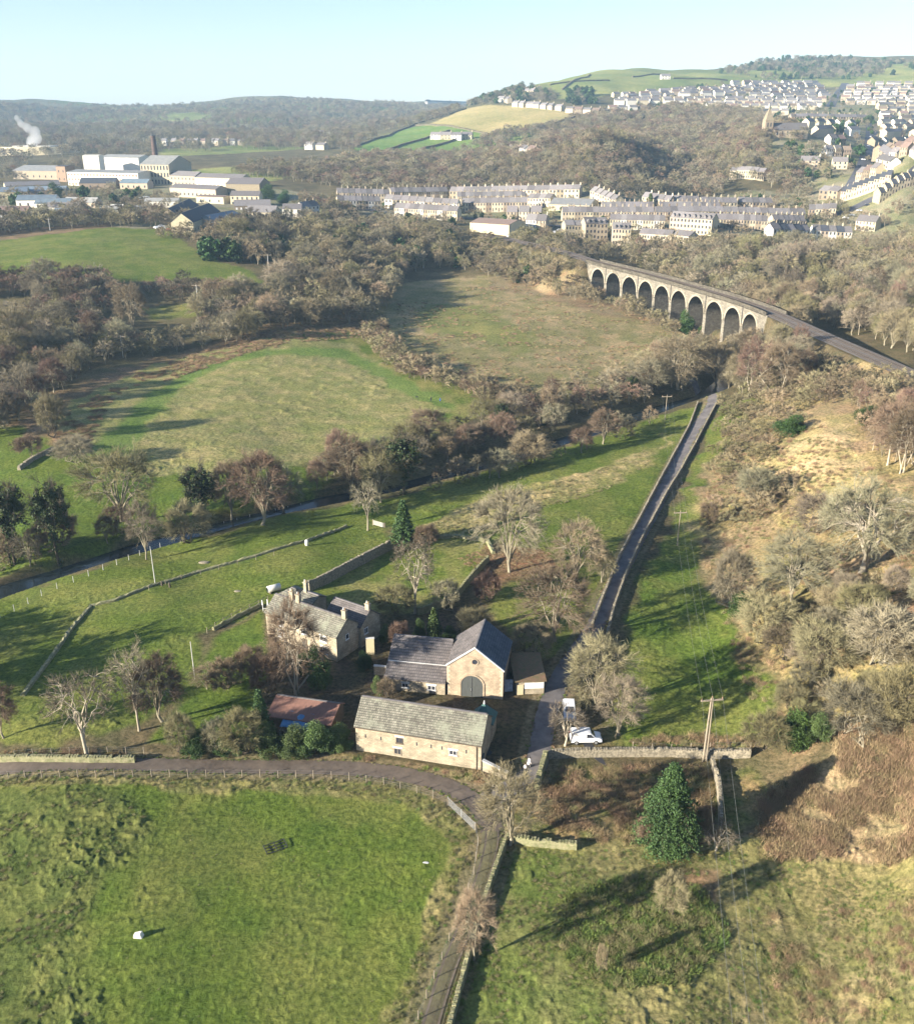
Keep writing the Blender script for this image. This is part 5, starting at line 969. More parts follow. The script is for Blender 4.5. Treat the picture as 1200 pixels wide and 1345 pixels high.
def viaduct():
    t = thing('railway_viaduct', 'long stone railway viaduct of ten round arches across the valley', 'viaduct', (0, 0, 0)); NAr = 10; s0, s1 = VIA0, VIA1; bay = (s1-s0)/NAr; pier = 2.0; r = (bay-pier)/2; spring = 10.2-r; hw = 4.1
    ss = sorted(set([round(s0+i*bay+pier/2+2*r*(1-math.cos(math.pi*k/20))/2, 4) for i in range(NAr) for k in range(21)]+[round(s0-6, 4), round(s1+6, 4)]+[round(s0+i*bay, 4) for i in range(NAr+1)]))
    def P_(s, o, z): x = np.interp(s, ta, TR[:, 0]); y = np.interp(s, ta, TR[:, 1]); nx = np.interp(s, ta, Nn[:, 0]); ny = np.interp(s, ta, Nn[:, 1]); return (x+nx*o, y+ny*o, z)
    def under(s):
        k = (s-s0)/bay; i = math.floor(k); c = s0+(i+.5)*bay; q = r*r-(s-c)**2
        if i < 0 or i >= NAr or q < -1e-4: return None
        return spring+math.sqrt(max(0, q))
    side = MB(); sof = MB(); prs = [MB() for _ in range(NAr+1)]; TOPZ = 12.0
    for a, b in zip(ss[:-1], ss[1:]):
        m = (a+b)/2; ua = under(m)
        if ua is None: za = zb = spring
        else: za, zb = under(a), under(b); za = spring if za is None else za; zb = spring if zb is None else zb
        for o in (-hw, hw):
            q = [P_(a, o, za), P_(b, o, zb), P_(b, o, TOPZ), P_(a, o, TOPZ)]; side.add(q, [(3,2,1,0) if o > 0 else (0,1,2,3)])
        if ua is not None: sof.add([P_(a, -hw, za), P_(b, -hw, zb), P_(b, hw, zb), P_(a, hw, za)], [(0,1,2,3)])
        else:
            i = min(NAr, max(0, int(round((m-s0)/bay)))); x, y, _ = P_(m, 0, 0); gz = -9.0; T_ = .35
            for o in (-hw, hw): side.add([P_(a-(0), o*1.0, gz), P_(b, o, gz), P_(b, o, spring), P_(a, o, spring)], [(3,2,1,0) if o > 0 else (0,1,2,3)])
            for e in (a, b): prs[i].add([P_(e, -hw, gz), P_(e, hw, gz), P_(e, hw, spring+.02), P_(e, -hw, spring+.02)], [(0,1,2,3)])
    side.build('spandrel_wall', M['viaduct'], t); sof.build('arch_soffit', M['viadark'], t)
    for i, p in enumerate(prs):
        if not p.v: continue
        p.build('pier', M['viaduct'], t); c = MB(); sc_ = s0+i*bay
        for o in (-hw, hw):                   # impost band at the springing
            pts = [P_(sc_-pier/2-.12, o-.15 if o < 0 else o+.15, z) for z in (spring-.3, spring)]+[P_(sc_+pier/2+.12, o-.15 if o < 0 else o+.15, z) for z in (spring, spring-.3)]+[P_(sc_-pier/2-.12, o*.97, z) for z in (spring-.3, spring)]+[P_(sc_+pier/2+.12, o*.97, z) for z in (spring, spring-.3)]
            c.add(pts, [(0,1,2,3),(3,2,1,0),(1,5,6,2),(0,3,7,4),(0,4,5,1),(2,6,7,3)])
        c.build('impost', M['viaduct'], t)
    for i in range(NAr):                      # voussoir rings on both faces
        c = s0+(i+.5)*bay; m = MB()
        for k in range(20):
            a0, a1 = math.pi*k/20, math.pi*(k+1)/20
            for o, s in ((-hw, -1),):
                Q = [P_(c+rr*math.cos(a_), o+s*dd, spring+rr*math.sin(a_)) for dd in (.14, -.05) for rr in (r-.02, r+.75) for a_ in (a0, a1)]; m.add(Q, [(0,1,3,2),(2,3,1,0),(2,3,7,6),(6,7,3,2),(0,4,5,1),(1,5,4,0)])
        m.build('arch_ring', M['lead'] if 0 else mat('voussoirs', (.40,.35,.26), (.28,.24,.18), .8), t)
    for o in (-hw, hw):
        m = MB(); so = -1 if o < 0 else 1; q = np.arange(s0-6, s1+6.1, 2.0)
        for a, b in zip(q[:-1], q[1:]):
            for (o0, o1, z0, z1) in ((o-so*.35, o+so*.05, 11.8, 13.1), (o-so*.4, o+so*.22, 13.1, 13.3), (o, o+so*.25, 11.55, 11.8)):
                Q = [P_(s, x, z) for s in (a, b) for x in (o0, o1) for z in (z0, z1)]; m.add(Q, [(0,1,5,4),(4,5,1,0),(2,6,7,3),(3,7,6,2),(1,3,7,5),(5,7,3,1),(0,4,6,2)])
        m.build('parapet', M['viaduct'], t)
    for i in range(1, NAr, 2): MB().box(-.1, .1, -.1, .1, 5, 12).build('downpipe', M['cloth_dk'], t, loc=P_(s0+i*bay, -hw-.12, 0)); 
    for o in t.children: pass
    return P_, s0, bay
VP, vs0, vbay = viaduct()
x, y, z = VP(vs0+6.45*vbay, -7.5, 0); tree_at((x, y, HZ(x, y)), 13, 'evert', 'ivy covered tree standing in the seventh viaduct arch', w=.75, cat='tree')
# ---------------------------------------------------------------- the town
HP = {}
def house_proto(key, w, d, eave, ridge, wm, rm, floors=2, nwin=2, chim=1, dormer=False, door=True, detail=True, hip=0, name='house'):
    t = gable(name, None, (0, 0), (1, 0), w, d, eave, ridge, M[wm], M[rm], z=0, base=-4, over=.2, hipr=hip); fh = eave/floors
    for o in list(bpy.data.objects):
        if o.parent == t and o.name.startswith('ridge'): bpy.data.objects.remove(o)
    if detail:
        wmesh = MB().box(-.5, .5, -.03, .0, 0, 1.35).mesh('window', M['win'])
        for f_ in range(floors):
            for k in range(nwin):
                if door and f_ == 0 and k == 0: ob('door', MB().box(-.45, .45, -.03, 0, 0, 2.0).mesh('door', M['wood_dk']), t, (w*.22, -.02, .05)); continue
                ob('window', wmesh, t, (w*(k+.5)/nwin, -.02, f_*fh+.95))
    for k in range(chim):
        b = MB(); x = w-.35 if k == 0 else .35; b.box(x-.45, x+.45, d/2-.35, d/2+.35, ridge-.6, ridge+1.3); b.tube([(x, d/2, ridge+1.3), (x, d/2, ridge+1.8)], [.2, .16], 6); b.build('chimney', M[wm if wm != 'wall_white' else 'wall_brown'], t)
    if dormer:
        for x in (w*.28, w*.72): b = MB(); b.add([(x-.7, .2, eave+.3), (x+.7, .2, eave+.3), (x+.7, 2.2, eave+.3), (x-.7, 2.2, eave+.3), (x-.7, .2, eave+1.5), (x+.7, .2, eave+1.5), (x+.7, 2.2, eave+1.5), (x-.7, 2.2, eave+1.5), (x, .0, eave+2.1), (x, 2.4, eave+2.1)], [(0,1,5,8,4),(1,2,6,5),(3,0,4,7),(4,8,9,7),(8,5,6,9)]); b.build('dormer', M[rm], t)
    for o in bpy.data.objects:
        if o.parent == t and o.name.startswith('roof'): pass
    t['pk'] = key; HP[key] = (t, w); return t
house_proto('tb', 5.2, 8, 5.3, 7.9, 'wall_buff', 'roof_far'); house_proto('tw', 5.2, 8, 5.3, 7.9, 'wall_white', 'roof_far'); house_proto('tn', 5.2, 8, 5.3, 7.9, 'wall_brown', 'roof_far')
house_proto('td', 5.2, 8, 5.3, 7.9, 'wall_buff', 'roof_dark'); house_proto('f3', 6.5, 9, 8.2, 11, 'wall_buff', 'roof_far', 3, 3, 0, True, False); house_proto('f2', 6.5, 8, 6.0, 8.2, 'wall_buff', 'roof_far', 2, 3, 0, False, False)
house_proto('dn', 10, 8, 5.0, 8.0, 'wall_buff', 'roof_far', 2, 3, 1); house_proto('dw', 10, 8, 5.0, 7.8, 'wall_white', 'roof_far', 2, 3, 1); house_proto('db', 10, 8, 5.0, 7.8, 'wall_brown', 'roof_brown', 2, 3, 1)
house_proto('sw', 14, 8, 4.9, 7.4, 'wall_white', 'roof_far', 2, 4, 1, detail=False); house_proto('sb', 14, 8, 4.9, 7.4, 'wall_buff', 'roof_far', 2, 4, 1, detail=False); house_proto('sr', 14, 8, 4.9, 7.4, 'wall_buff', 'roof_brown', 2, 4, 1, detail=False)
note_kids(None); USED = set()
def put_house(key, x, y, z, rz, label, group, wx=1.0, cat='house', name=None, flip=False):
    src, w = HP[key]
    if key in USED: t = copy_tree(src)
    else: t = src; USED.add(key)
    if name: t.name = name
    t.location = (x, y, z); t.rotation_euler = (0, 0, rz); t.scale = (wx, 1, 1.28); t['label'] = label; t['category'] = cat
    if group: t['group'] = group
    elif 'group' in t: del t['group']
    return t
NH = 0
def row(where, a, b, n, keys, nm='terraced_house', noun='terraced house', step=0.0, gap=0.0, jig=0.0, maxw=None):
    global NH
    A, B_ = G(*a), G(*b); 
    for i in range(n):
        p = A.lerp(B_, i/n); q = A.lerp(B_, (i+1)/n); L = math.hypot(q.x-p.x, q.y-p.y)*(1-gap); rz = math.atan2(q.y-p.y, q.x-p.x)+(RN.normal(0, jig) if jig else 0); key = keys[i % len(keys)] if len(keys) > 1 else keys[0]
        z = max(p.z, q.z, HZ((p.x+q.x)/2, (p.y+q.y)/2))-.2; colr = {'tb': 'buff stone', 'tw': 'white fronted', 'tn': 'brown stone', 'td': 'buff stone', 'f3': 'three storey pale stone', 'f2': 'two storey pale stone', 'dn': 'buff stone', 'dw': 'white', 'db': 'brown', 'sw': 'white', 'sb': 'buff', 'sr': 'brown roofed'}[key]
        wx = L/HP[key][1]; wx = min(wx, maxw) if maxw else wx
        lab = (nth(i, n).replace(' from', ' from')+' '+colr+' '+noun+' '+where) if n > 1 else colr+' '+noun+' '+where; lab = ' '.join(lab.split()[:16])
        put_house(key, p.x, p.y+(RN.normal(0, step) if step else 0), z, rz, lab, ('houses '+where) if n > 1 else None, wx, name=nm); NH += 1
T = ['tb', 'tb', 'tn', 'tb', 'tw', 'tb', 'tn']
row('in the far row behind the left terrace', (443,264), (512,266), 9, ['tb']); row('in the rear terrace above centre', (590,262), (760,260), 18, ['tn', 'tb', 'tb'])
row('in the low row left of centre', (505,273), (600,280), 9, ['tw', 'tn', 'tb', 'tn']); row('in the terrace behind the cream shed', (607,278), (692,277), 11, ['tb', 'tn', 'tb'])
row('right of the cream shed terrace', (692,272), (722,272), 4, ['tb'])
row('by the big grey roofed hall', (665,290), (712,290), 3, ['dn'], 'stone_house', 'house', gap=.12); row('in the main terrace behind the balcony flats', (738,291), (858,291), 15, ['tb', 'tb', 'tn'])
row('in the slanting terrace above the main terrace', (774,262), (806,276), 5, ['tb']); row('beside the golden tree', (842,270), (878,276), 4, ['tb'])
row('in the first row beyond the golden tree', (882,275), (917,276), 4, ['tb', 'tn']); row('in the second row right of the golden tree', (921,277), (967,278), 5, ['tb']); row('in the third row right of the golden tree', (970,277), (1013,278), 5, ['tn', 'tb'])
row('in the long dark roofed terrace', (860,291), (1056,293), 20, ['tb', 'tn', 'tn']); row('in the dormered block', (878,306), (933,310), 4, ['f3'], 'town_house', 'dormer flat block')
row('above the railway', (742,311), (766,312), 2, ['f2'], 'town_house', 'flat block'); row('with round dormers left of the pair', (768,315), (797,316), 2, ['f3'], 'town_house', 'dormer flat block'); row('with round dormers at the front', (803,322), (827,323), 2, ['f3'], 'town_house', 'dormer flat block')
row('at the edge above the viaduct', (838,322), (880,325), 4, ['f2'], 'town_house', 'flat block'); row('at the right end above the viaduct', (882,324), (903,327), 2, ['f2'], 'town_house', 'flat block')
row('in the bright left row above the woods', (1014,315), (1062,317), 5, ['tw', 'td']); row('in the bright right row above the woods', (1066,316), (1117,319), 5, ['tw', 'td'])
row('at the right end of the town edge', (1122,302), (1148,304), 2, ['dn'], 'stone_house', 'house'); row('on the left of the steep right hand street', (1102,266), (1168,242), 9, ['td']); row('on the right of the steep right hand street', (1154,268), (1215,246), 8, ['td'])
row('below the steep street', (1074,262), (1098,263), 2, ['tn']); row('in the tall block among the trees', (957,236), (1002,238), 5, ['f2'], 'town_house', 'apartment')
row('below the church wood', (1050,220), (1075,222), 1, ['dn'], 'stone_house', 'house'); row('left of the main road bend', (1092,222), (1112,222), 1, ['dn'], 'stone_house', 'house'); row('right of the main road bend', (1148,225), (1166,225), 1, ['dw'], 'stone_house', 'house')
row('in the long terrace above the church', (1038,160), (1138,161), 14, ['tb', 'tn']); row('with brown roofs near the main road', (1148,205), (1200,204), 4, ['db'], 'detached_house', 'house', gap=.2, jig=.3)
row('in the upper group beside the church', (1090,190), (1112,192), 2, ['dw', 'db'], 'detached_house', 'house', gap=.2)
row('on the road left of the mill town', (400,285), (420,282), 2, ['tw'], 'stone_house', 'house')
row('in the left part of the far back row', (514,263), (588,262), 13, ['tn', 'tb']); row('in the second rear terrace', (600,269), (690,268), 16, ['tb', 'tn', 'tn']); row('in the front row at the left of the town', (518,285), (600,290), 13, ['tb', 'tw', 'tn', 'tb'])
row('in the upper middle terrace', (790,284), (858,284), 11, ['tb', 'tn']); row('in the upper right terrace', (866,284), (945,285), 13, ['tn', 'tb']); row('in the row beside the dormered block', (937,301), (1006,304), 9, ['tb', 'tn']); row('in the small right hand terrace', (1015,302), (1056,303), 6, ['tb'])
row('in the lower middle terrace', (800,301), (872,303), 10, ['tb', 'tb', 'tw']); row('near the cream shed', (690,301), (716,303), 2, ['dw', 'dn'], 'stone_house', 'house'); row('in the group left of the steep street', (1060,288), (1096,286), 4, ['tn', 'tb']); row('in the old row behind the wood', (444,275), (500,276), 7, ['tb', 'tn', 'tw'])
row('above the right hand street', (1122,240), (1150,232), 3, ['dn', 'db'], 'stone_house', 'house', gap=.15); row('at the right edge below the estate', (1165,216), (1205,214), 3, ['dw', 'db'], 'stone_house', 'house', gap=.25)
# hillside estates
S = ['sw', 'sb', 'sw', 'sr', 'sb']
def estate(where, v, u0, u1, n, keys=S, slope=0): row(where, (u0, v), (u1, v+slope), n, [keys[int(RN.integers(len(keys)))] for _ in range(n)], 'semi_detached_house', 'hillside house', step=5, gap=.2, jig=.12, maxw=1.35)
estate('in the top estate row', 112, 962, 1078, 9); estate('in the second estate row', 118, 950, 1085, 10); estate('in the third estate row', 124, 850, 1088, 15); estate('in the fourth estate row', 130, 824, 1090, 17)
estate('in the fifth estate row', 137, 806, 1080, 17); estate('in the sixth estate row', 144, 960, 1075, 9); estate('in the first row right of the main road', 117, 1112, 1200, 7); estate('in the second row right of the main road', 124, 1108, 1205, 8)
estate('in the third row right of the main road', 132, 1104, 1205, 7); estate('in the fourth row right of the main road', 142, 1150, 1206, 4); estate('in the fifth row right of the main road', 154, 1156, 1206, 4); estate('in the sixth row right of the main road', 166, 1160, 1206, 4); estate('in the seventh row right of the main road', 180, 1158, 1206, 4)
for q in (('in the top half row of the estate',115,985,1082,8),('in the second half row of the estate',121,905,1086,14),('in the third half row of the estate',127,840,1088,19),('in the fourth half row of the estate',134,815,1086,20),('in the fifth half row of the estate',141,900,1082,14),
    ('in the upper fringe row beyond the main road',113,1125,1200,6),('in the half row beyond the main road',120,1110,1206,8),('in the lower half row beyond the main road',128,1106,1206,8),('in the third half row beyond the main road',137,1112,1206,7),('in the short row beyond the main road',148,1152,1206,4),('in the edge row beyond the main road',160,1158,1206,4),('in the lowest edge row beyond the main road',173,1160,1206,3),('in the church lane row',168,1062,1130,5),('in the lower church lane row',178,1070,1128,4),('on the left hillside shoulder',128,806,838,3)): estate(*q)
row('under the church lane', (1085,205), (1118,207), 3, ['dw', 'dn', 'db'], 'detached_house', 'house', gap=.2, jig=.2); row('above the birch bend', (1148,193), (1204,192), 4, ['db', 'dw'], 'detached_house', 'house', gap=.2, jig=.2); row('on the upper right bend', (1150,216), (1165,216), 1, ['dn'], 'detached_house', 'house')
estate('scattered above the church', 151, 1000, 1035, 3); estate('on the left flank of the estate', 146, 800, 852, 4)
row('on the ridge above the tan field', (615,137), (650,138), 3, ['dw', 'dn'], 'hill_house', 'house', gap=.35, jig=.2, step=6); row('among the hill top trees', (652,134), (672,136), 2, ['dw', 'dn'], 'hill_house', 'house', gap=.3, jig=.2); row('high in the trees on the hill end', (688,124), (700,124), 1, ['dn'], 'hill_house', 'house'); row('in the ridge row left part', (672,140), (738,146), 7, ['sb', 'dn'], 'hill_house', 'house', gap=.15, maxw=1.3, jig=.1); row('in the ridge row right part', (742,148), (800,152), 5, ['sb', 'db'], 'hill_house', 'house', gap=.15, maxw=1.3, jig=.1)
row('alone high on the right grass hill', (868,104), (880,104), 1, ['dw'], 'hill_farmhouse', 'farmhouse'); row('in the hamlet below the green hill', (664,203), (702,206), 4, ['dw', 'db'], 'hill_house', 'house', gap=.3)
row('in the far village left of centre', (216,190), (322,191), 11, ['sw', 'sb', 'sr'], 'village_house', 'village house', gap=.35, jig=.2, step=10, maxw=1); row('at the left village edge', (398,178), (440,181), 4, ['sb', 'sw'], 'village_house', 'village house', gap=.5, jig=.3, maxw=1)
row('farm on the green hill', (565,183), (620,183), 4, ['dw', 'dn', 'dw', 'dn'], 'hill_farm_building', 'farm building', gap=.05, step=4)
row('left of the viaduct woods', (400,196), (430,197), 2, ['dw', 'sb'], 'village_house', 'village house', gap=.3)
for k_, (t_, w_) in HP.items():
    if k_ not in USED: print('UNUSED proto', k_)
# ---------------------------------------------------------------- mills, sheds, church
def block(label, a, b, depth, eave, ridge, wm, rm, floors=0, nwin=0, name='mill_building', cat='mill', ry=None, winw=1.2, winh=1.8, wmat='win', hip=0, z=None):
    A, B_ = G(*a), G(*b); d = (B_.x-A.x, B_.y-A.y); L = math.hypot(*d); z = min(A.z, B_.z) if z is None else z
    t = gable(name, label, (A.x, A.y), d, L, depth, eave, ridge, M[wm], M[rm], ry=ry, z=z, base=-6, cat=cat, over=.3, hipr=hip)
    for f_ in range(floors):
        for k in range(nwin):
            x = L*(k+.5)/nwin; fh = eave/floors; ob('window', MB().box(-winw/2, winw/2, -.04, 0, 0, winh).mesh('window', M[wmat]), t, (x, -.01, f_*fh+fh*.25))
    return t
block('tall gabled mill with grey roof beside the chimney', (187,243), (224,243), 40, 18, 25, 'wall_buff', 'greyrf', 3, 9, winw=1.4, winh=3.6)
block('white three storey mill with brick window bands', (90,243), (183,246), 30, 12, 13.5, 'wall_white', 'greyrf', 3, 22, winw=2.0, winh=1.8, wmat='brick_mill')
block('white flat roofed tower block on the white mill', (112,232), (133,232), 14, 22, 22.6, 'wall_white', 'wall_white', 1, 3, z=G(112,243).z); block('white upper storey behind the white mill', (134,228), (184,229), 26, 19, 21.5, 'wall_white', 'greyrf', 1, 12, z=G(134,243).z)
block('left grey shed range of the mill works', (18,235), (80,236), 40, 8, 12, 'wall_buff', 'greyrf', 1, 8, 'works_shed', 'works'); block('brick tower at the left end of the white mill', (76,238), (88,239), 12, 14, 14.6, 'brick_mill', 'roof_dark', 2, 2)
block('two storey stone wing right of the gabled mill', (224,243), (257,244), 14, 8.5, 12, 'wall_buff', 'roof_far', 2, 7); block('long two storey stone wing with white windows', (257,244), (318,246), 14, 7.5, 10.5, 'wall_buff', 'roof_far', 2, 12, wmat='white')
block('low stone mill shed with curved front', (224,258), (284,261), 14, 7, 9.5, 'wall_buff', 'roof_far', 1, 11); block('dark stone weaving shed with lit windows', (298,259), (342,261), 22, 11, 15, 'wall_brown', 'roof_far', 1, 8)
block('gabled stone house in front of the weaving shed', (303,268), (341,270), 9, 7, 10, 'wall_buff', 'roof_far', 2, 6); block('long low shed with pale rooflights', (308,275), (356,277), 12, 4, 7.5, 'wall_brown', 'roof_far', 1, 8, wmat='white')
block('grey flat shed left of the blue roofed shed', (258,266), (294,268), 12, 5, 5.6, 'wall_buff', 'roof_brown', 1, 3)
block('blue roofed shed with curved front', (286,303), (322,296), 16, 5.5, 9, 'bluerf', 'bluerf', 0, 0, 'industrial_shed', 'shed')
block('stone house with grey roof at the edge of the wood', (324,290), (362,293), 11, 7, 10.5, 'wall_buff', 'roof_far', 2, 5, 'stone_house', 'house'); block('white fronted house right of the wood edge house', (371,284), (396,286), 10, 6, 9, 'wall_white', 'roof_far', 2, 3, 'stone_house', 'house')
A_, B2 = G(255, 307), G(285, 290); block('long dark blue roofed workshop with cream gable', (255,308), (290,290), 13, 7, 12, 'wall_buff', 'roof_dark', 1, 9, 'workshop', 'workshop'); block('second dark roofed workshop behind the first', (236,296), (262,280), 12, 6, 10, 'wall_brown', 'roof_dark', 0, 0, 'workshop', 'workshop')
block('cream sided industrial shed below the terraces', (617,304), (668,310), 24, 6.5, 8.5, 'cream', 'roof_brown', 0, 0, 'industrial_shed', 'shed', z=G(640,308).z); block('big grey roofed hall among the terraces', (720,277), (774,277), 30, 5, 8.5, 'wall_buff', 'greyrf', 0, 0, 'works_hall', 'hall')
for i, (u, v, w_, dd2, e, rg_, wm, rm, la) in enumerate([(2,262,22,14,6,9,'cream','bluerf','dark blue roofed unit at the left edge'), (24,261,40,18,6,9,'bluerf','bluerf','wide blue industrial unit'), (22,272,30,14,5,8,'wall_white','bluerf','white gabled industrial unit'), (46,275,26,12,4,7,'wall_white','bluerf','pale blue roofed unit'),
    (60,280,24,12,4,6.5,'wall_white','roof_far','low white shed in the left yards'), (70,287,20,12,4,6,'bluerf','bluerf','small blue shed in the left yards'), (0,285,20,12,4,6.5,'wall_buff','roof_brown','brown roofed shed at the left edge'), (84,273,24,10,4,7,'wall_buff','greyrf','small grey roofed house by the dark tree'), (105,248,34,14,5,9,'wall_brown','roof_dark','dark roofed shed before the white mill'),
    (158,248,26,14,5,8,'wall_buff','bluerf','pale green roofed shed before the white mill'), (8,250,50,12,5,8,'wall_buff','roof_far','long shed at the far left'), (190,272,26,10,4,6,'wall_white','greyrf','low white building in the works yard'), (134,281,30,9,3,5,'wall_white','greyrf','low white building behind the green field'),(30,292,16,9,3.5,6,'wall_white','roof_far','white cottage above the brown bank')]):
    g = G(u, v); block(la, (u, v), (u+w_*FPX/(g.y*1.02), v), dd2, e, rg_, wm, rm, 1, 5, 'industrial_unit', 'industrial unit')
wp = mat('caravan_white', (.8, .8, .78), (.7, .7, .69), 1, rough=.4)
for i, (u, v) in enumerate([(3,283),(8,287),(14,282),(18,287),(24,284),(22,279),(28,288),(60,290),(66,288),(72,291),(78,289),(136,277),(143,276),(152,273),(160,273),(185,263),(192,262)]):
    g = G(u, v); t = thing('touring_caravan', nth(i, 17)+' white caravan parked in the storage yards at far left', 'caravan', g, RN.uniform(-.5, .5), 'white caravans parked in the yards'); cm_ = MB()
    cm_.add([(x, y, z) for y in (-1.2, 1.2) for x, z in ((-3, .5), (-3.2, 1.4), (-2.9, 2.5), (2.7, 2.6), (3.1, 1.6), (2.8, .5))], [(0,1,2,3,4,5),(11,10,9,8,7,6)]+[(k, k+6, (k+1) % 6+6, (k+1) % 6) for k in range(6)]); cm_.build('body', wp, t); MB().box(-1.5, 1.5, -1.24, -1.2, 1.4, 2.0).build('window', M['win'], t); MB().tube([(0, -1.1, .35), (0, 1.1, .35)], [.35, .35], 10).build('wheel', M['tyre'], t)
car_me = {}
for nm, m_ in (('white', paint), ('silver', silver), ('dark', mat('dark_car_paint', (.05,.06,.09), (.04,.05,.07), 1, rough=.3)), ('red', mat('red_car_paint', (.35,.04,.03), (.3,.04,.03), 1, rough=.3))):
    b = MB(); b.add([(x, s*.85, z) for s in (-1, 1) for x, z in ((-2.1,.3),(-2.15,.85),(-1.2,1.0),(-.6,1.45),(.9,1.47),(1.6,.98),(2.1,.85),(2.1,.3))], [tuple(range(8)), tuple(reversed(range(8, 16)))]+[(k, k+8, (k+1) % 8+8, (k+1) % 8) for k in range(8)]); car_me[nm] = b.mesh('body', m_)
wgl = MB(); wgl.add([(x, s*.86, z) for s in (-1, 1) for x, z in ((-1.1,1.02),(-.58,1.38),(.85,1.4),(1.45,1.02))], [(0,1,2,3),(7,6,5,4)]); wg_me = wgl.mesh('window', M['win']); wh_me = MB().tube([(0, -.9, .32), (0, .9, .32)], [.32, .32], 8).mesh('wheels', M['tyre'])
CARS = [('white',212,298),('silver',218,300),('white',205,300),('dark',226,297),('red',222,303),('white',230,301),('silver',735,303),('white',728,306),('dark',722,304),('white',745,304),('silver',674,308),('white',668,311),('dark',680,310),('white',700,303),('white',1118,283),('silver',1128,277),('dark',1138,270),('white',1110,287),('white',1142,172),('silver',1143,180),('white',1133,210),('dark',1128,218),('silver',1140,192),('dark',560,288),('white',553,289),('red',548,288),('silver',196,270),('white',203,268),('dark',210,268),('white',188,275)]
for i, (k, u, v) in enumerate(CARS):
    g = G(u, v); pl = 'in the yard above the green field' if u < 235 and v > 290 else 'in the mill yard' if u < 235 else 'below the cream shed terraces' if u < 800 else 'on the steep right hand street' if v > 250 else 'on the main road up the hill'
    same = sum(1 for q in CARS if q[0] == k); t = thing('parked_car', nth(i, len(CARS)) if 0 else '%s parked car %s' % (k, pl), 'car', g, RN.uniform(0, 6), 'cars parked about the town'); ob('body', car_me[k], t); ob('window', wg_me, t); ob('wheels', wh_me, t)
    t['label'] = '%s car %s, %s' % (k, pl, 'beside the %s of the others' % ('left' if i % 2 else 'right')) if False else '%s parked car %s' % (k, pl)
# chimney stack, church
print('cars', len(CARS))
g = G(206, 240); t = thing('mill_chimney', 'tall dark brick mill chimney behind the gabled mill', 'chimney', (cy(205, 215, g.y+44)[0], g.y+44, g.z)); hc = ztop(g.y+44, 178)-g.z; MB().tube([(0, 0, -2), (0, 0, hc*.96), (0, 0, hc*.97), (0, 0, hc)], [3.4, 2.3, 2.6, 2.5], 16).build('shaft', M['chim'], t, smooth=False)
MB().tube([(0, 0, hc), (0, 0, hc+.3)], [2.65, 2.6], 16).build('rim', M['roof_dark'], t)
g = G(1006, 180); t = thing('parish_church', 'dark stone church with pointed spire among trees on the right slope', 'church', g, .1); t['dim'] = (9, 9, 20, 20); hs = ztop(g.y, 140)-g.z
MB().box(-4, 4, -4, 4, -3, hs*.55).build('tower', M['wall_brown'], t); MB().add([(-4.2,-4.2,hs*.55),(4.2,-4.2,hs*.55),(4.2,4.2,hs*.55),(-4.2,4.2,hs*.55),(0,0,hs)], [(0,1,4),(1,2,4),(2,3,4),(3,0,4)]).build('spire', M['wall_brown'], t)
for x in (-1.5, 1.5): MB().box(x-.6, x+.6, -4.06, -4, hs*.35, hs*.48).build('belfry_window', M['win'], t)
MB().add([(5,-5,-3),(40,-5,-3),(40,7,-3),(5,7,-3),(5,-5,7),(40,-5,7),(40,7,7),(5,7,7),(5,1,13),(40,1,13)], [(0,1,5,4),(2,3,7,6),(3,0,4,8,7),(1,2,6,9,5)]).build('nave', M['wall_buff'], t); MB().add([(4.6,-5.6,6.7),(40.4,-5.6,6.7),(40.4,1,13.3),(4.6,1,13.3),(40.4,7.6,6.7),(4.6,7.6,6.7)], [(0,1,2,3),(3,2,4,5)]).build('roof', M['roof_far'], t)
for k in range(6): MB().box(8+k*5.2, 9.4+k*5.2, -5.06, -5, 2, 5.5).build('window', M['win'], t)
# town roads
def road(name, px, w):
    q = Gv([p[0] for p in px], [p[1] for p in px])[:, :2]; pl = smooth_pl(q, 8); V, F = strip(pl, w, dz=.35); tag(ob(name, tri_mesh(name, V, F, mat('town_road', (.10,.10,.11), (.07,.07,.08), .2))), kind='structure')
road('main_road', [(1112,262),(1124,235),(1136,214),(1143,190),(1144,168),(1141,152)], 13); road('upper_road', [(1090,140),(1097,128),(1104,117),(1110,109)], 14); road('steep_street', [(1090,285),(1112,277),(1140,264),(1180,244),(1230,225)], 9); road('terrace_street', [(450,272),(600,286),(720,296),(880,300),(1060,300)], 7)
# cream quarry works and steam at far left
g = G(45, 200); t = thing('round_works_bund', 'cream coloured curved works bund beneath the white steam at far left', 'works', g); b = MB(); n = 16
for k in range(n):
    a0, a1 = math.pi*k/n-math.pi, math.pi*(k+1)/n-math.pi; b.add([(c_*math.cos(a)*(1+.05*q)-0, s_*math.sin(a)*.6, zz) for a in (a0, a1) for (c_, s_, zz, q) in ((70,70,-3,0),(66,66,8,0),(58,58,8,0))], [(0,3,4,1),(1,4,5,2)])
b.build('bund_wall', M['cream'], t); MB().box(-20, 30, -20, 10, -3, 9).build('building', M['wall_white'], t)
sm_m, n, l, p = nt('steam'); n.remove(p); pv = n.new('ShaderNodeVolumePrincipled'); pv.inputs['Color'].default_value = (.97, .97, .98, 1); pv.inputs['Density'].default_value = .05; l.new(pv.outputs[0], n['Material Output'].inputs['Volume'])
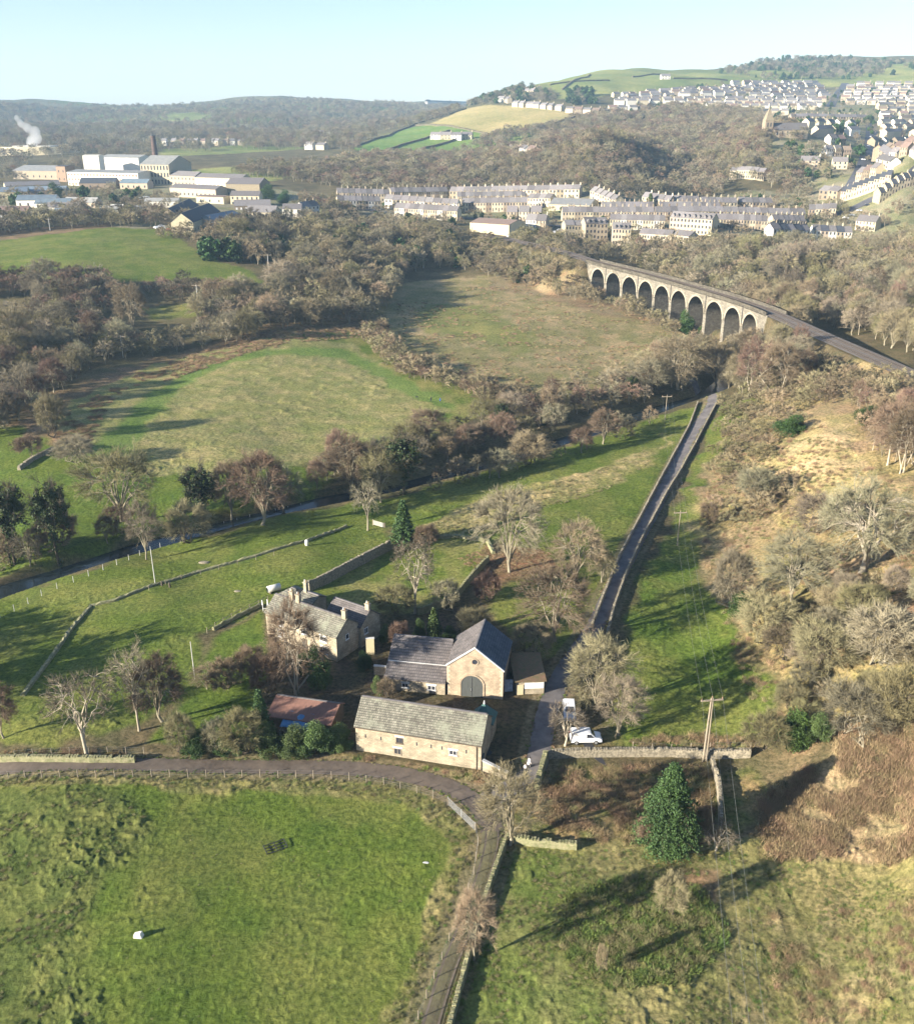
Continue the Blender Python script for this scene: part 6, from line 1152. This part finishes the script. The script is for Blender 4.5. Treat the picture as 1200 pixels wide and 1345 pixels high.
def plume(label, g, blobs, name):
    b = MB(); 
    for (x, z, r) in blobs:
        V = []; F = []; N_ = 10
        for i in range(7):
            for j in range(N_): th = math.pi*i/6; V.append((x+r*math.sin(th)*math.cos(2*math.pi*j/N_)*(1+RN.normal(0, .1)), r*math.sin(th)*math.sin(2*math.pi*j/N_), z+r*math.cos(th)*1.1))
        for i in range(6):
            for j in range(N_): F.append((i*N_+j, i*N_+(j+1) % N_, (i+1)*N_+(j+1) % N_, (i+1)*N_+j))
        b.add(V, F)
    o = b.build(name, sm_m, loc=g); rm = o.modifiers.new('r', 'REMESH'); rm.mode = 'VOXEL'; rm.voxel_size = max(1.2, blobs[0][2]*.25); return tag(o, label, 'steam', kind='stuff')
plume('white steam drifting up from the works at far left', (g.x, g.y, g.z+8), [(0,4,9),(6,10,8),(6,18,7),(-4,23,6),(-12,28,5),(-16,35,4)], 'steam')
# ---------------------------------------------------------------- trees one by one
tt = tree_px
NEAR = [
 (115,995,884,92,'sparse','pale gnarled bare tree behind the mossy lane wall'), (183,960,850,62,'sparse','tall half dead tree with one straight trunk in the meadow'), (213,948,862,78,'plum','plum brown twiggy tree left of the farm garden'),
 (238,990,936,42,'bush','tan rounded bush left of the holly by the lane'), (262,990,952,46,'ever','dark low evergreen bush beside the lane left of the laurels'), (287,988,945,44,'bushg','grey brown bush between holly and laurels'), (318,990,934,62,'busho','olive bush left of the small pale conifer'),
 (345,975,906,36,'cone','small pale green conifer left of the tin shed'), (352,990,945,44,'everb','bright laurel in front of the small conifer'), (385,992,948,48,'everb','bright laurel below the blue tarpaulin'), (414,990,938,50,'everb','tall bright laurel below the tin shed'), (445,984,948,40,'everb','bright laurel at the left end of the long barn'), (300,992,960,40,'ever','small dark evergreen by the lane'),
 (388,912,784,78,'stems','tall pale stemmed birch in front of the farmhouse'), (420,905,838,34,'evert','dark evergreen at the corner of the farmhouse'), (330,890,850,44,'bushp','plum brown garden bush left of the farmhouse'), (298,905,868,50,'bushp','dark red brown bush in the farm garden'), (352,915,860,50,'bushp','twiggy plum bush at the foot of the pale birch'), (272,905,874,44,'tan','dark twiggy bush in the garden by the meadow pole'),
 (570,842,800,18,'gold','bright green upright conifer behind the slate range'), (552,845,806,20,'ever','dark evergreen left of the bright upright conifer'), (590,845,815,20,'ever','dark evergreen right of the bright upright conifer'), (622,845,800,46,'bush','leafless tan bush behind the arched barn'),
 (545,806,706,62,'sparse','pale slender bare tree in the paddock'), (520,808,770,56,'busho','olive thicket on the near edge of the paddock'), (585,800,762,40,'bushg','grey bush against the paddock wall'),
 (530,718,657,38,'cone','green conifer at the top corner of the paddock'), (483,697,630,40,'sparse','pale dead tree beside the pale field gate'), (560,722,690,34,'bushp','leafless bush right of the paddock conifer'),
 (669,752,636,98,'grey','wide bare tree with cut limbs right of the paddock'), (755,762,682,78,'tan','rounded tan bare tree beside the drive wall'), (728,842,738,104,'tan','big tan bare tree between barn and drive'), (700,862,822,60,'bush','tan undergrowth bush behind the garage'), (640,790,752,36,'bushp','brown bush below the cut limbed tree'), (790,765,720,40,'tan','small bare tree against the drive wall'),
 (785,932,836,98,'tan','big round dense tan tree right of the yard'), (812,966,888,74,'grey','leaning grey bare tree beside the white van'), (742,980,928,56,'sparse','pale bare bush in front of the parked vehicles'),
 (875,1116,1006,76,'spruce','large dark green conifer below the power pole'), (940,1118,1083,54,'sparse','low grey dead branches beside the big conifer'), (670,1110,1012,96,'tan','big pale twiggy tree at the bend of the lane'), (622,1262,1168,62,'tan','pale bare tree beside the track at the bottom'), (880,1200,1150,46,'bush','small tan bush on the brown patch'), (788,1280,1240,16,'bush','tiny tan sapling in the rough field'),
 (920,1108,1060,26,'bushp','brown stump bush right of the conifer'), (850,1110,1075,34,'bushp','dark twiggy bush at the left foot of the big conifer'),
 (508,846,815,22,'everb','bright laurel between house and slate range'), (480,880,850,26,'ever','dark bush in the farmyard garden'), (524,850,818,30,'bushp','red brown bush behind the slate range'), (497,912,885,20,'everb','bright green bush by the slate range door'), (508,918,892,28,'bush','straw coloured bush in front of the slate range'), (400,885,852,26,'ever','dark shrub by the farmhouse front'),
 (20,742,628,62,'ivy','ivy clad tree at the left edge by the river'), (78,742,622,56,'ivy','second ivy clad tree left of the river'), (160,685,590,112,'olive','big spreading tree with ivied trunk on the far river bank'), (192,735,655,50,'grey','leaning bare tree over the river bend'), (250,712,660,66,'bush','rounded brown bush overhanging the river'), (268,690,605,56,'ivy','dark ivied tree on the far bank left of the twins'), (304,682,603,52,'plum','plum brown tree on the far bank'), (345,690,590,80,'plum','large plum brown tree on the far bank'), (372,672,610,58,'grey','grey tree on the far bank right of the plum tree'),
 (462,650,572,54,'plum','brown tree at the left end of the river wood'), (500,660,590,60,'olive','olive tree in the river wood above the dead tree'), (530,650,570,66,'ivy','ivied tree in the river wood'), (560,580,536,52,'plum','rounded brown tree at the field corner above the river'),
 (70,575,516,40,'bush','rounded tan tree by the ruined culvert'), (100,608,572,54,'bushg','grey bush beside the oval field'), (40,600,572,40,'bushp','brown bush at the left edge by the culvert'), (176,440,368,48,'tan','rounded pale tan tree in front of the dark hedge'), (323,448,408,34,'bush','rounded tan bush at the top of the oval field'), (20,475,400,62,'tan','big olive tan tree at the left edge'), (35,530,475,50,'grey','grey tree at the left edge below'), (5,560,500,50,'grey','bare tree cut by the left edge'),
 (5,970,900,50,'plum','dark twiggy tree cut by the left edge above the lane'),
 (1132,752,634,158,'oak','huge spreading oak with pale limbs on the right hillside'), (1040,790,700,110,'grey','wide grey bare tree left of the great oak'), (1075,700,650,80,'bushg','grey bush above and left of the great oak'), (958,800,720,58,'bushg','rounded grey bush over the dark shrub on the field edge'), (975,810,775,42,'evert','dark green shrub at the field edge'), (1000,845,780,80,'bush','tan bush below the wide grey tree'),
 (1005,985,938,64,'busho','olive thicket with holly right of the twin pole'), (1040,978,930,56,'evert','holly bush at the foot of the right hillside'), (1072,975,928,40,'everb','bright green holly on the right hillside edge'), (1120,965,900,100,'bushg','grey thicket above the bracken slope'), (1180,960,880,90,'busho','olive thicket at the right edge above the bracken'),
 (1165,612,520,50,'birch','slender birch near the right edge'), (1185,622,530,56,'stems','birch clump at the right edge'), (985,520,440,44,'stems','clump of white birches below the viaduct end'), (1018,520,446,50,'stems','second clump of white birches below the viaduct end'), (1200,610,540,40,'stems','birch clump cut by the right edge'),
 (890,512,440,84,'tan','large golden tan tree by the river below the viaduct'), (940,510,448,60,'tan','tan tree left of the white birches'), (850,520,470,60,'grey','grey tree at the head of the drive'),
 (1040,570,540,50,'ever','green shrub on top of the sandy slope'), (1140,560,525,40,'ever','green shrub below the railway embankment'), (925,330+110,420,20,'evert','ivy bush against a viaduct pier'),
 (822,388,345,30,'evert','dark ivied tree at the left end of the viaduct'), (75,262,234,22,'evert','round dark tree among the left industrial units'), (352,262,237,24,'evert','dark round evergreen right of the weaving shed'), (373,268,245,20,'evert','dark evergreen beside the white fronted house'), (853,274,254,10,'gold','bright golden green conifer beside a terrace'),
 (1108,700,660,60,'grey','grey tree behind the great oak'), (1160,870,800,110,'bushg','large grey thicket on the right hillside'), (1080,880,820,100,'bush','broad tan thicket on the right hillside'), (1130,820,770,70,'busho','olive thicket below the great oak'),
 (930,690,660,26,'bush','small tan bush in the field beside the drive'),]
for q in NEAR: tt(*q)
# ---------------------------------------------------------------- woods
KEEP.append(wpoly([(985,380),(1040,364),(1095,360),(1115,376),(1060,392),(1005,400)]))
KEEP.append(wpoly([(1065,640),(1205,640),(1205,765),(1065,765)]))
H_ = (9, 13)
wood([(345,398),(372,365),(400,345),(440,335),(500,345),(520,375),(512,405),(480,425),(420,402)], 6.5, H_, {'tan': 3, 'grey': 3, 'olive': 1}, 'in the bright wood left of the rough pasture', (.9, 1.2))
wood([(255,338),(300,345),(330,352),(400,345),(440,335),(500,345),(520,370),(560,352),(590,356),(600,340),(590,322),(500,310),(440,318),(400,306),(300,305),(270,318)], 7, (10, 14), {'grey': 3, 'tan': 2, 'olive': 2, 'ivy': 1, 'dark': 1}, 'in the dark wood above the rough pasture', (.9, 1.2))
wood([(592,350),(660,370),(720,385),(780,402),(815,392),(812,372),(790,352),(740,333),(700,326),(640,318),(596,324)], 5.5, (5, 8), {'bush': 3, 'tan': 2, 'grey': 1, 'olive': 1, 'ever': .4}, 'on the railway slope left of the viaduct')
wood([(-100,440),(0,425),(60,400),(140,385),(170,400),(120,420),(160,450),(280,452),(300,440),(330,446),(200,468),(120,486),(60,540),(0,575),(-100,620)], 6.5, (6, 10), {'grey': 3, 'plum': 2, 'tan': 1, 'olive': 1}, 'in the wood left of the oval field')
wood([(255,398),(300,385),(360,400),(420,405),(470,405),(475,428),(400,432),(340,440),(285,445),(255,432)], 6, (7, 11), {'tan': 2, 'grey': 2, 'olive': 1}, 'in the hedge above the oval field')
wood([(-60,398),(0,392),(100,398),(150,392),(145,376),(60,372),(-60,378)], 6, (8, 11), {'plum': 3, 'grey': 2}, 'in the plum brown belt at the left')
wood([(195,392),(300,398),(300,382),(240,376),(190,378)], 5, (5, 8), {'plum': 2, 'dark': 1, 'grey': 1}, 'in the dark hedge below the green field')
wood([(-100,314),(60,302),(220,298),(250,306),(250,292),(200,286),(60,290),(-100,300)], 6, (7, 10), {'grey': 2, 'bush': 1, 'olive': 1, 'dark': 1, 'plum': 1}, 'along the top of the green field')
wood([(205,310),(250,322),(280,340),(300,335),(262,312),(225,302)], 6, (4, 7), {'bush': 2, 'bushp': 1}, 'on the brown slope below the workshop')
wood([(445,658),(520,640),(560,625),(640,600),(760,568),(850,538),(862,512),(800,520),(700,545),(620,560),(600,580),(540,592),(460,614),(440,636)], 5.8, (6, 9.5), {'plum': 3, 'grey': 3, 'olive': 1, 'birch': .6, 'ivy': .3}, 'in the river wood right of the oval field')
wood([(474,425),(500,420),(530,472),(640,516),(705,522),(700,545),(620,524),(520,490),(482,460)], 3.6, (3, 6), {'bushp': 3, 'bush': 2, 'plum': 1}, 'in the hedge between the two meadows')
wood([(700,525),(820,500),(850,505),(850,520),(700,545)], 5, (5, 9), {'tan': 2, 'grey': 2, 'plum': 1, 'birch': 1}, 'at the near edge of the rough pasture')
wood([(826,500),(845,478),(900,452),(1000,450),(1060,470),(1075,500),(1000,525),(935,520),(870,522)], 6, (7, 11), {'tan': 4, 'grey': 2, 'stems': 1, 'plum': .6}, 'between the viaduct and the drive')
wood([(800,395),(840,415),(880,425),(925,436),(960,436),(930,452),(880,440),(830,412),(795,404)], 6, (3, 5), {'bush': 3, 'bushg': 1}, 'at the foot of the viaduct')
wood([(800,388),(830,402),(870,415),(872,425),(830,415),(796,400)], 4.5, (5, 8), {'bush': 2, 'olive': 1}, 'against the left viaduct piers')
wood([(925,440),(960,440),(1000,446),(1000,456),(930,456)], 4.5, (5, 8), {'tan': 2, 'bush': 1}, 'against the right viaduct piers')
wood([(815,340),(860,368),(940,400),(1030,425),(1080,425),(1150,450),(1200,470),(1330,500),(1330,335),(1150,325),(1000,330),(900,330),(820,325)], 7, (9, 13), {'grey': 3, 'tan': 3, 'birch': 1, 'olive': 1.5}, 'in the wood behind the viaduct')
wood([(945,550),(950,528),(1000,512),(1060,530),(1062,560),(1010,600),(960,640),(928,625),(935,580)], 4, (2.5, 4.5), {'bush': 2, 'busho': 2, 'bushg': 1, 'bushp': .5}, 'on the bushy bank right of the drive', clump=.37)
wood([(930,650),(1000,620),(1080,660),(1090,700),(1060,760),(1010,800),(975,780),(940,735)], 4.6, (3, 5.5), {'bushg': 3, 'bush': 2, 'busho': 1}, 'on the lower right hillside', clump=.40)
wood([(1000,850),(1060,800),(1120,760),(1200,760),(1330,780),(1330,940),(1200,930),(1100,955),(1020,975),(985,930)], 4.6, (3, 5.5), {'bushg': 3, 'busho': 2, 'bush': 2}, 'in the thicket on the right hillside', clump=.42)
wood([(1330,560),(1500,560),(1650,760),(1700,1000),(1330,950)], 7, (4, 7), {'bushg': 2, 'grey': 1, 'busho': 1}, 'beyond the right edge', clump=.42)
wood([(1115,530),(1200,545),(1330,570),(1330,650),(1200,625),(1135,590)], 4.6, (5, 8), {'birch': 3, 'plum': 2, 'bushp': 1}, 'in the birch scrub at the right edge')
wood([(1020,470),(1080,480),(1130,500),(1200,530),(1200,548),(1100,530),(1060,538),(1010,520)], 4.4, (3, 5.5), {'bush': 2, 'bushp': 2, 'bushg': 2, 'ever': .3}, 'on the slope below the railway')
wood([(1130,500),(1200,530),(1330,560),(1330,530),(1200,500)], 4.5, (3,5), {'bush': 1, 'bushp': 1}, 'beside the railway at the right edge')
wood([(700,306),(800,330),(930,336),(1060,330),(1180,330),(1180,318),(1120,321),(1060,321),(930,330),(835,328),(760,318),(690,303)], 6, (4, 7), {'bush': 3, 'tan': 2, 'grey': 1}, 'below the town edge')
wood([(600,322),(615,308),(640,316),(700,326),(740,333),(800,340),(820,338),(760,320),(690,312),(660,312),(560,296),(450,290),(400,300),(440,318),(500,308)], 7, (6, 10), {'grey': 2, 'tan': 2, 'olive': 1}, 'between the town and the dark wood')
wood([(455,640),(560,612),(640,592),(760,560),(760,574),(640,606),(540,640),(470,660)], 6, (4, 6), {'bushp': 1, 'dark': 1}, 'along the river edge')
wood([(340,660),(440,618),(520,612),(640,585),(640,606),(540,640),(450,655),(390,668),(330,678)], 5, (6, 9), {'plum': 2, 'grey': 2, 'olive': 1, 'ivy': .4}, 'on the far bank above the bend')
wood([(-60,750),(0,734),(60,718),(140,698),(240,684),(330,664),(330,680),(240,700),(140,722),(60,744),(0,766)], 4.4, (4, 8), {'plum': 1, 'bushp': 2, 'grey': 1}, 'in the bank scrub at the left')
wood([(130,700),(240,686),(330,668),(330,682),(250,702),(140,724)], 3.6, (1.5, 3.5), {'bushp': 2, 'bush': 2}, 'in the scrub along the far bank')
wood([(560,636),(640,618),(760,586),(860,552),(862,560),(770,596),(650,630),(560,650)], 4.6, (5, 8.5), {'plum': 1, 'grey': 1, 'bush': 1}, 'on the near bank right of the paddock conifer')
wood([(-60,745),(0,735),(60,715),(120,700),(130,712),(60,735),(0,758)], 5, (2, 4), {'bush': 1, 'bushp': 1}, 'on the left river bank')
wood([(-260,850),(-40,850),(-25,880),(-40,940),(-260,970)], 7, (10, 13), {'grey': 2, 'plum': 2}, 'beyond the left edge of the frame')
# background
mixd = {'grey': 4, 'tan': 3, 'plum': 2, 'olive': 1.3, 'dark': .5}
wood([(200,236),(330,232),(460,250),(450,262),(590,258),(620,254),(760,252),(800,262),(850,258),(950,258),(955,240),(1004,242),(1040,258),(1060,250),(1045,225),(1010,205),(1000,175),(1000,150),(870,140),(840,172),(760,205),(620,210),(460,214),(330,224),(300,232)], 8.5, (9, 13), mixd, 'on the slope above the town')
wood([(1010,200),(1045,225),(1090,240),(1090,222),(1075,205),(1045,198)], 9, (8, 12), {'ever': 1, 'grey': 2, 'tan': 1}, 'by the church'); wood([(1010,165),(1038,165),(1060,190),(1010,186)], 9, (8, 11), mixd, 'beside the church')
wood([(1000,250),(1060,245),(1090,262),(1150,300),(1330,310),(1330,260),(1230,262),(1160,280),(1090,290),(1020,296),(1000,280)], 11, (6, 9), mixd, 'at the right of the town', clump=.42)
wood([(820,152),(850,122),(960,110),(1330,112),(1330,240),(1150,235),(1080,215),(1050,165),(1000,152)], 21, (5, 9), {'grey': 2, 'ever': 2, 'tan': 1}, 'among the hillside houses', clump=.3)
wood([(612,140),(640,120),(690,116),(722,122),(730,134),(690,134),(650,136)], 12, (9, 13), {'dark': 1, 'ever': 2, 'grey': 3}, 'on the hill top'); wood([(742,122),(775,118),(782,138),(745,138)], 14, (10, 14), {'ever': 3, 'grey': 1}, 'round the hill top house')
wood([(600,202),(640,180),(700,170),(760,156),(840,142),(870,142),(840,172),(760,205),(690,208)], 9.5, (9, 12), mixd, 'right of the green hill', clump=.38)
wood([(475,206),(600,204),(620,210),(460,216)], 9, (7, 11), mixd, 'below the green hill')
wood([(-250,240),(0,222),(60,210),(180,208),(300,196),(440,196),(470,203),(480,186),(540,166),(600,150),(612,139),(540,137),(450,136),(380,132),(300,135),(200,142),(100,140),(0,138),(-250,142)], 15, (9, 14), mixd, 'across the left valley', clump=.38)
wood([(940,96),(1000,80),(1100,76),(1200,82),(1330,84),(1330,96),(1200,96),(1100,104),(1010,106)], 15, (9, 13), {'dark': 1, 'grey': 2, 'ever': 1}, 'on the far right hill', clump=.4)
wood([(440,258),(1060,256),(1150,300),(1120,320),(1060,320),(930,330),(800,322),(700,312),(600,300),(440,290)], 13, (3.5, 7), {'grey': 2, 'bush': 3, 'ever': 1}, 'among the terraces', clump=.36)
wood([(-200,300),(0,285),(0,245),(60,245),(230,262),(240,290),(60,292)], 13, (7, 10), {'grey': 2, 'tan': 2, 'ever': .6}, 'among the industrial units', clump=.45)
wood([(-60,245),(100,215),(200,208),(205,225),(100,228),(20,228)], 11, (9, 12), mixd, 'behind the mills')
wood([(400,262),(460,268),(460,284),(400,300),(370,292)], 8, (6, 10), mixd, 'left of the terraces')
for k in range(26):                     # field-boundary trees on the right-hand hills
    pass
plant_woods()
# ---------------------------------------------------------------- rough grass, bracken, rushes as ground cover
def blade_clump(seed, n=26, spread=.35, h=1.0, w=.05, lean=.5):
    rg = np.random.default_rng(seed); P = np.append(rg.normal(0, spread*.4, (n, 2)), np.zeros((n, 1)), 1); D = unit(np.append(rg.normal(0, lean, (n, 2)), np.ones((n, 1)), 1)); return twig_tris(P, D, rg.uniform(.5, 1, n)*h, np.full(n, w), rg)
TC = bpy.data.collections.new('tuft_kinds')
def tk(nm, m, *a, **k): V, F = blade_clump(*a, **k); o = bpy.data.objects.new('t%02d_%s' % (len(TC.objects), nm), tri_mesh('tuft', V, F, [m])); TC.objects.link(o)
tk('dead', M['tuft'], 1, 90, .5, .9, .055, .7); tk('dead', M['tuft'], 2, 90, .6, .8, .055, .9); tk('green', M['tuftg'], 3, 90, .5, .8, .055, .8); tk('brack', M['brack'], 4, 150, 1.0, 1.0, .04, .45); tk('brack', M['brack'], 5, 150, 1.0, 1.0, .04, .35)
TP_ = []
def cover(px, dens, kinds, hs, clump=0.0, csz=5.0):
    pg = wpoly(px); x0, y0 = pg.min(0); x1, y1 = pg.max(0); n = int((x1-x0)*(y1-y0)*dens); x = RN.uniform(x0, x1, n); y = RN.uniform(y0, y1, n); m = inside(x, y, pg) > 0
    if clump: m &= fbm(x/csz, y/csz, 71, 3) > clump
    x = x[m]; y = y[m]
    for pl, w in ((LANE, 2.0), (DRIVE, 2.6), (RIVER, 4.5)): m = poly_d(x, y, pl)[0] > w; x = x[m]; y = y[m]
    z = H(x, y)
    for i in range(len(x)): TP_.append((x[i], y[i], z[i], kinds[int(RN.integers(len(kinds)))], RN.uniform(*hs)))
cover([(1000,1056),(1080,996),(1130,955),(1260,925),(1260,1150),(1200,1125),(1100,1140),(1010,1125)], 7.0, [3, 4, 4, 1], (.35, 1.15), .40, 4); cover([(712,1008),(930,1006),(945,1100),(850,1112),(720,1100),(700,1060)], 2.2, [3, 4, 0], (.4, 1.0), .42, 3)
cover([(655,1120),(1000,1115),(1250,1150),(1250,1400),(560,1400),(600,1330)], 6.5, [0, 0, 1, 2, 2], (.16, .42), .42, 3.0); cover([(745,1170),(850,1150),(930,1175),(960,1230),(900,1290),(800,1300),(735,1250)], 5, [2, 2, 0], (.5, 1.0))
cover([(1000,1180),(1250,1170),(1250,1400),(1030,1400)], 4.0, [0, 1, 3], (.3, .65), .5, 2.5); cover([(-50,1036),(110,1038),(200,1070),(180,1110),(110,1150),(110,1260),(150,1400),(-50,1400)], 3.0, [2, 2, 0], (.25, .55), .48, 2.5)
cover([(0,1022),(440,1024),(515,1030),(585,1056),(625,1096),(628,1135),(608,1190),(582,1260),(548,1345),(505,1345),(560,1220),(596,1130),(580,1090),(540,1058),(440,1038),(0,1036)], 3.0, [0, 0, 1, 2], (.25, .55)); cover([(150,1060),(580,1060),(590,1140),(540,1345),(150,1345)], 1.2, [2, 2, 2, 0], (.1, .24), .42, 4)
cover([(0,988),(250,996),(460,994),(640,1020),(640,1030),(500,1003),(200,1003),(0,1004)], 3.0, [3, 4, 0, 2], (.3, .9)); cover([(630,1120),(660,1110),(640,1180),(600,1330),(585,1345),(610,1240)], 3, [0, 2], (.3, .6))
cover([(560,690),(640,655),(760,628),(850,590),(850,612),(800,642),(720,668),(640,700),(570,712)], 1.2, [0, 1], (.4, .8), .45, 4); cover([(950,560),(1080,560),(1200,640),(1260,760),(1260,930),(1100,960),(1000,980),(960,840),(935,760),(915,700)], 1.0, [0, 1, 3], (.4, .9), .4, 6)
cover([(60,560),(200,480),(330,440),(470,420),(490,440),(330,462),(150,520),(110,600)], .7, [3, 4], (.5, 1.0), .4, 6); cover([(640,368),(780,398),(900,430),(870,470),(820,498),(650,515),(520,460),(520,400)], .25, [0, 1, 3], (.5, .9), .5, 8)
cover([(600,735),(650,715),(722,725),(728,745),(650,768)], 3, [3, 4], (.2, .4)); cover([(820,985),(985,988),(1010,975),(950,960),(830,970)], 2, [3, 0], (.4, .9), .4, 3)
def edge_tufts(pl, offs, dens, hs, kinds):          # grass creeping over the edges of lane, drive and track
    T_ = np.gradient(pl, axis=0); T_ /= np.linalg.norm(T_, axis=1)[:, None]; N_ = np.stack([-T_[:, 1], T_[:, 0]], -1)
    for o_, sp_ in offs:
        n_ = int(len(pl)*dens); k_ = RN.integers(0, len(pl), n_); q = pl[k_]+N_[k_]*(o_+RN.normal(0, sp_, n_))[:, None]+T_[k_]*RN.uniform(-.7, .7, n_)[:, None]; z = H(q[:, 0], q[:, 1])+.06
        m = vn(q[:, 0]/1.7, q[:, 1]/1.7, 81) > .38
        for i in np.nonzero(m)[0]: TP_.append((q[i, 0], q[i, 1], z[i], kinds[int(RN.integers(len(kinds)))], RN.uniform(*hs)))
edge_tufts(LANE[:n_l], ((-1.42, .16), (1.42, .16)), 7, (.1, .26), [2, 2, 0]); edge_tufts(LANE[n_l:], ((-1.15, .14), (1.15, .14), (0, .16)), 9, (.1, .24), [2, 0, 2]); edge_tufts(DRIVE, ((-1.55, .18), (1.55, .18)), 6, (.12, .3), [2, 2, 0, 3])
A_t = np.array(TP_); print('tufts', len(A_t)); s_ = A_t[:, 4]
gn_scatter('rough_grass', A_t[:, :3]-np.array([0, 0, .03]), RN.uniform(0, 6.28, len(A_t)), np.stack([s_*1.25, s_*1.25, s_], -1), A_t[:, 3].astype(int), TC, label='tufts of dead grass, rushes and bracken on the rough ground', cat='rough grass')
# ---------------------------------------------------------------- haze
hz, n, l, p = nt('haze'); n.remove(p); pv = n.new('ShaderNodeVolumePrincipled'); pv.inputs['Color'].default_value = (.48, .73, 1.0, 1); pv.inputs['Density'].default_value = HAZE; pv.inputs['Anisotropy'].default_value = .1
l.new(pv.outputs[0], n['Material Output'].inputs['Volume'])
b = MB(); b.box(-8000, 8000, -300, 7200, -40, 330); tag(b.build('haze', hz), kind='stuff')
print('houses', NH, 'objects', len(bpy.data.objects))
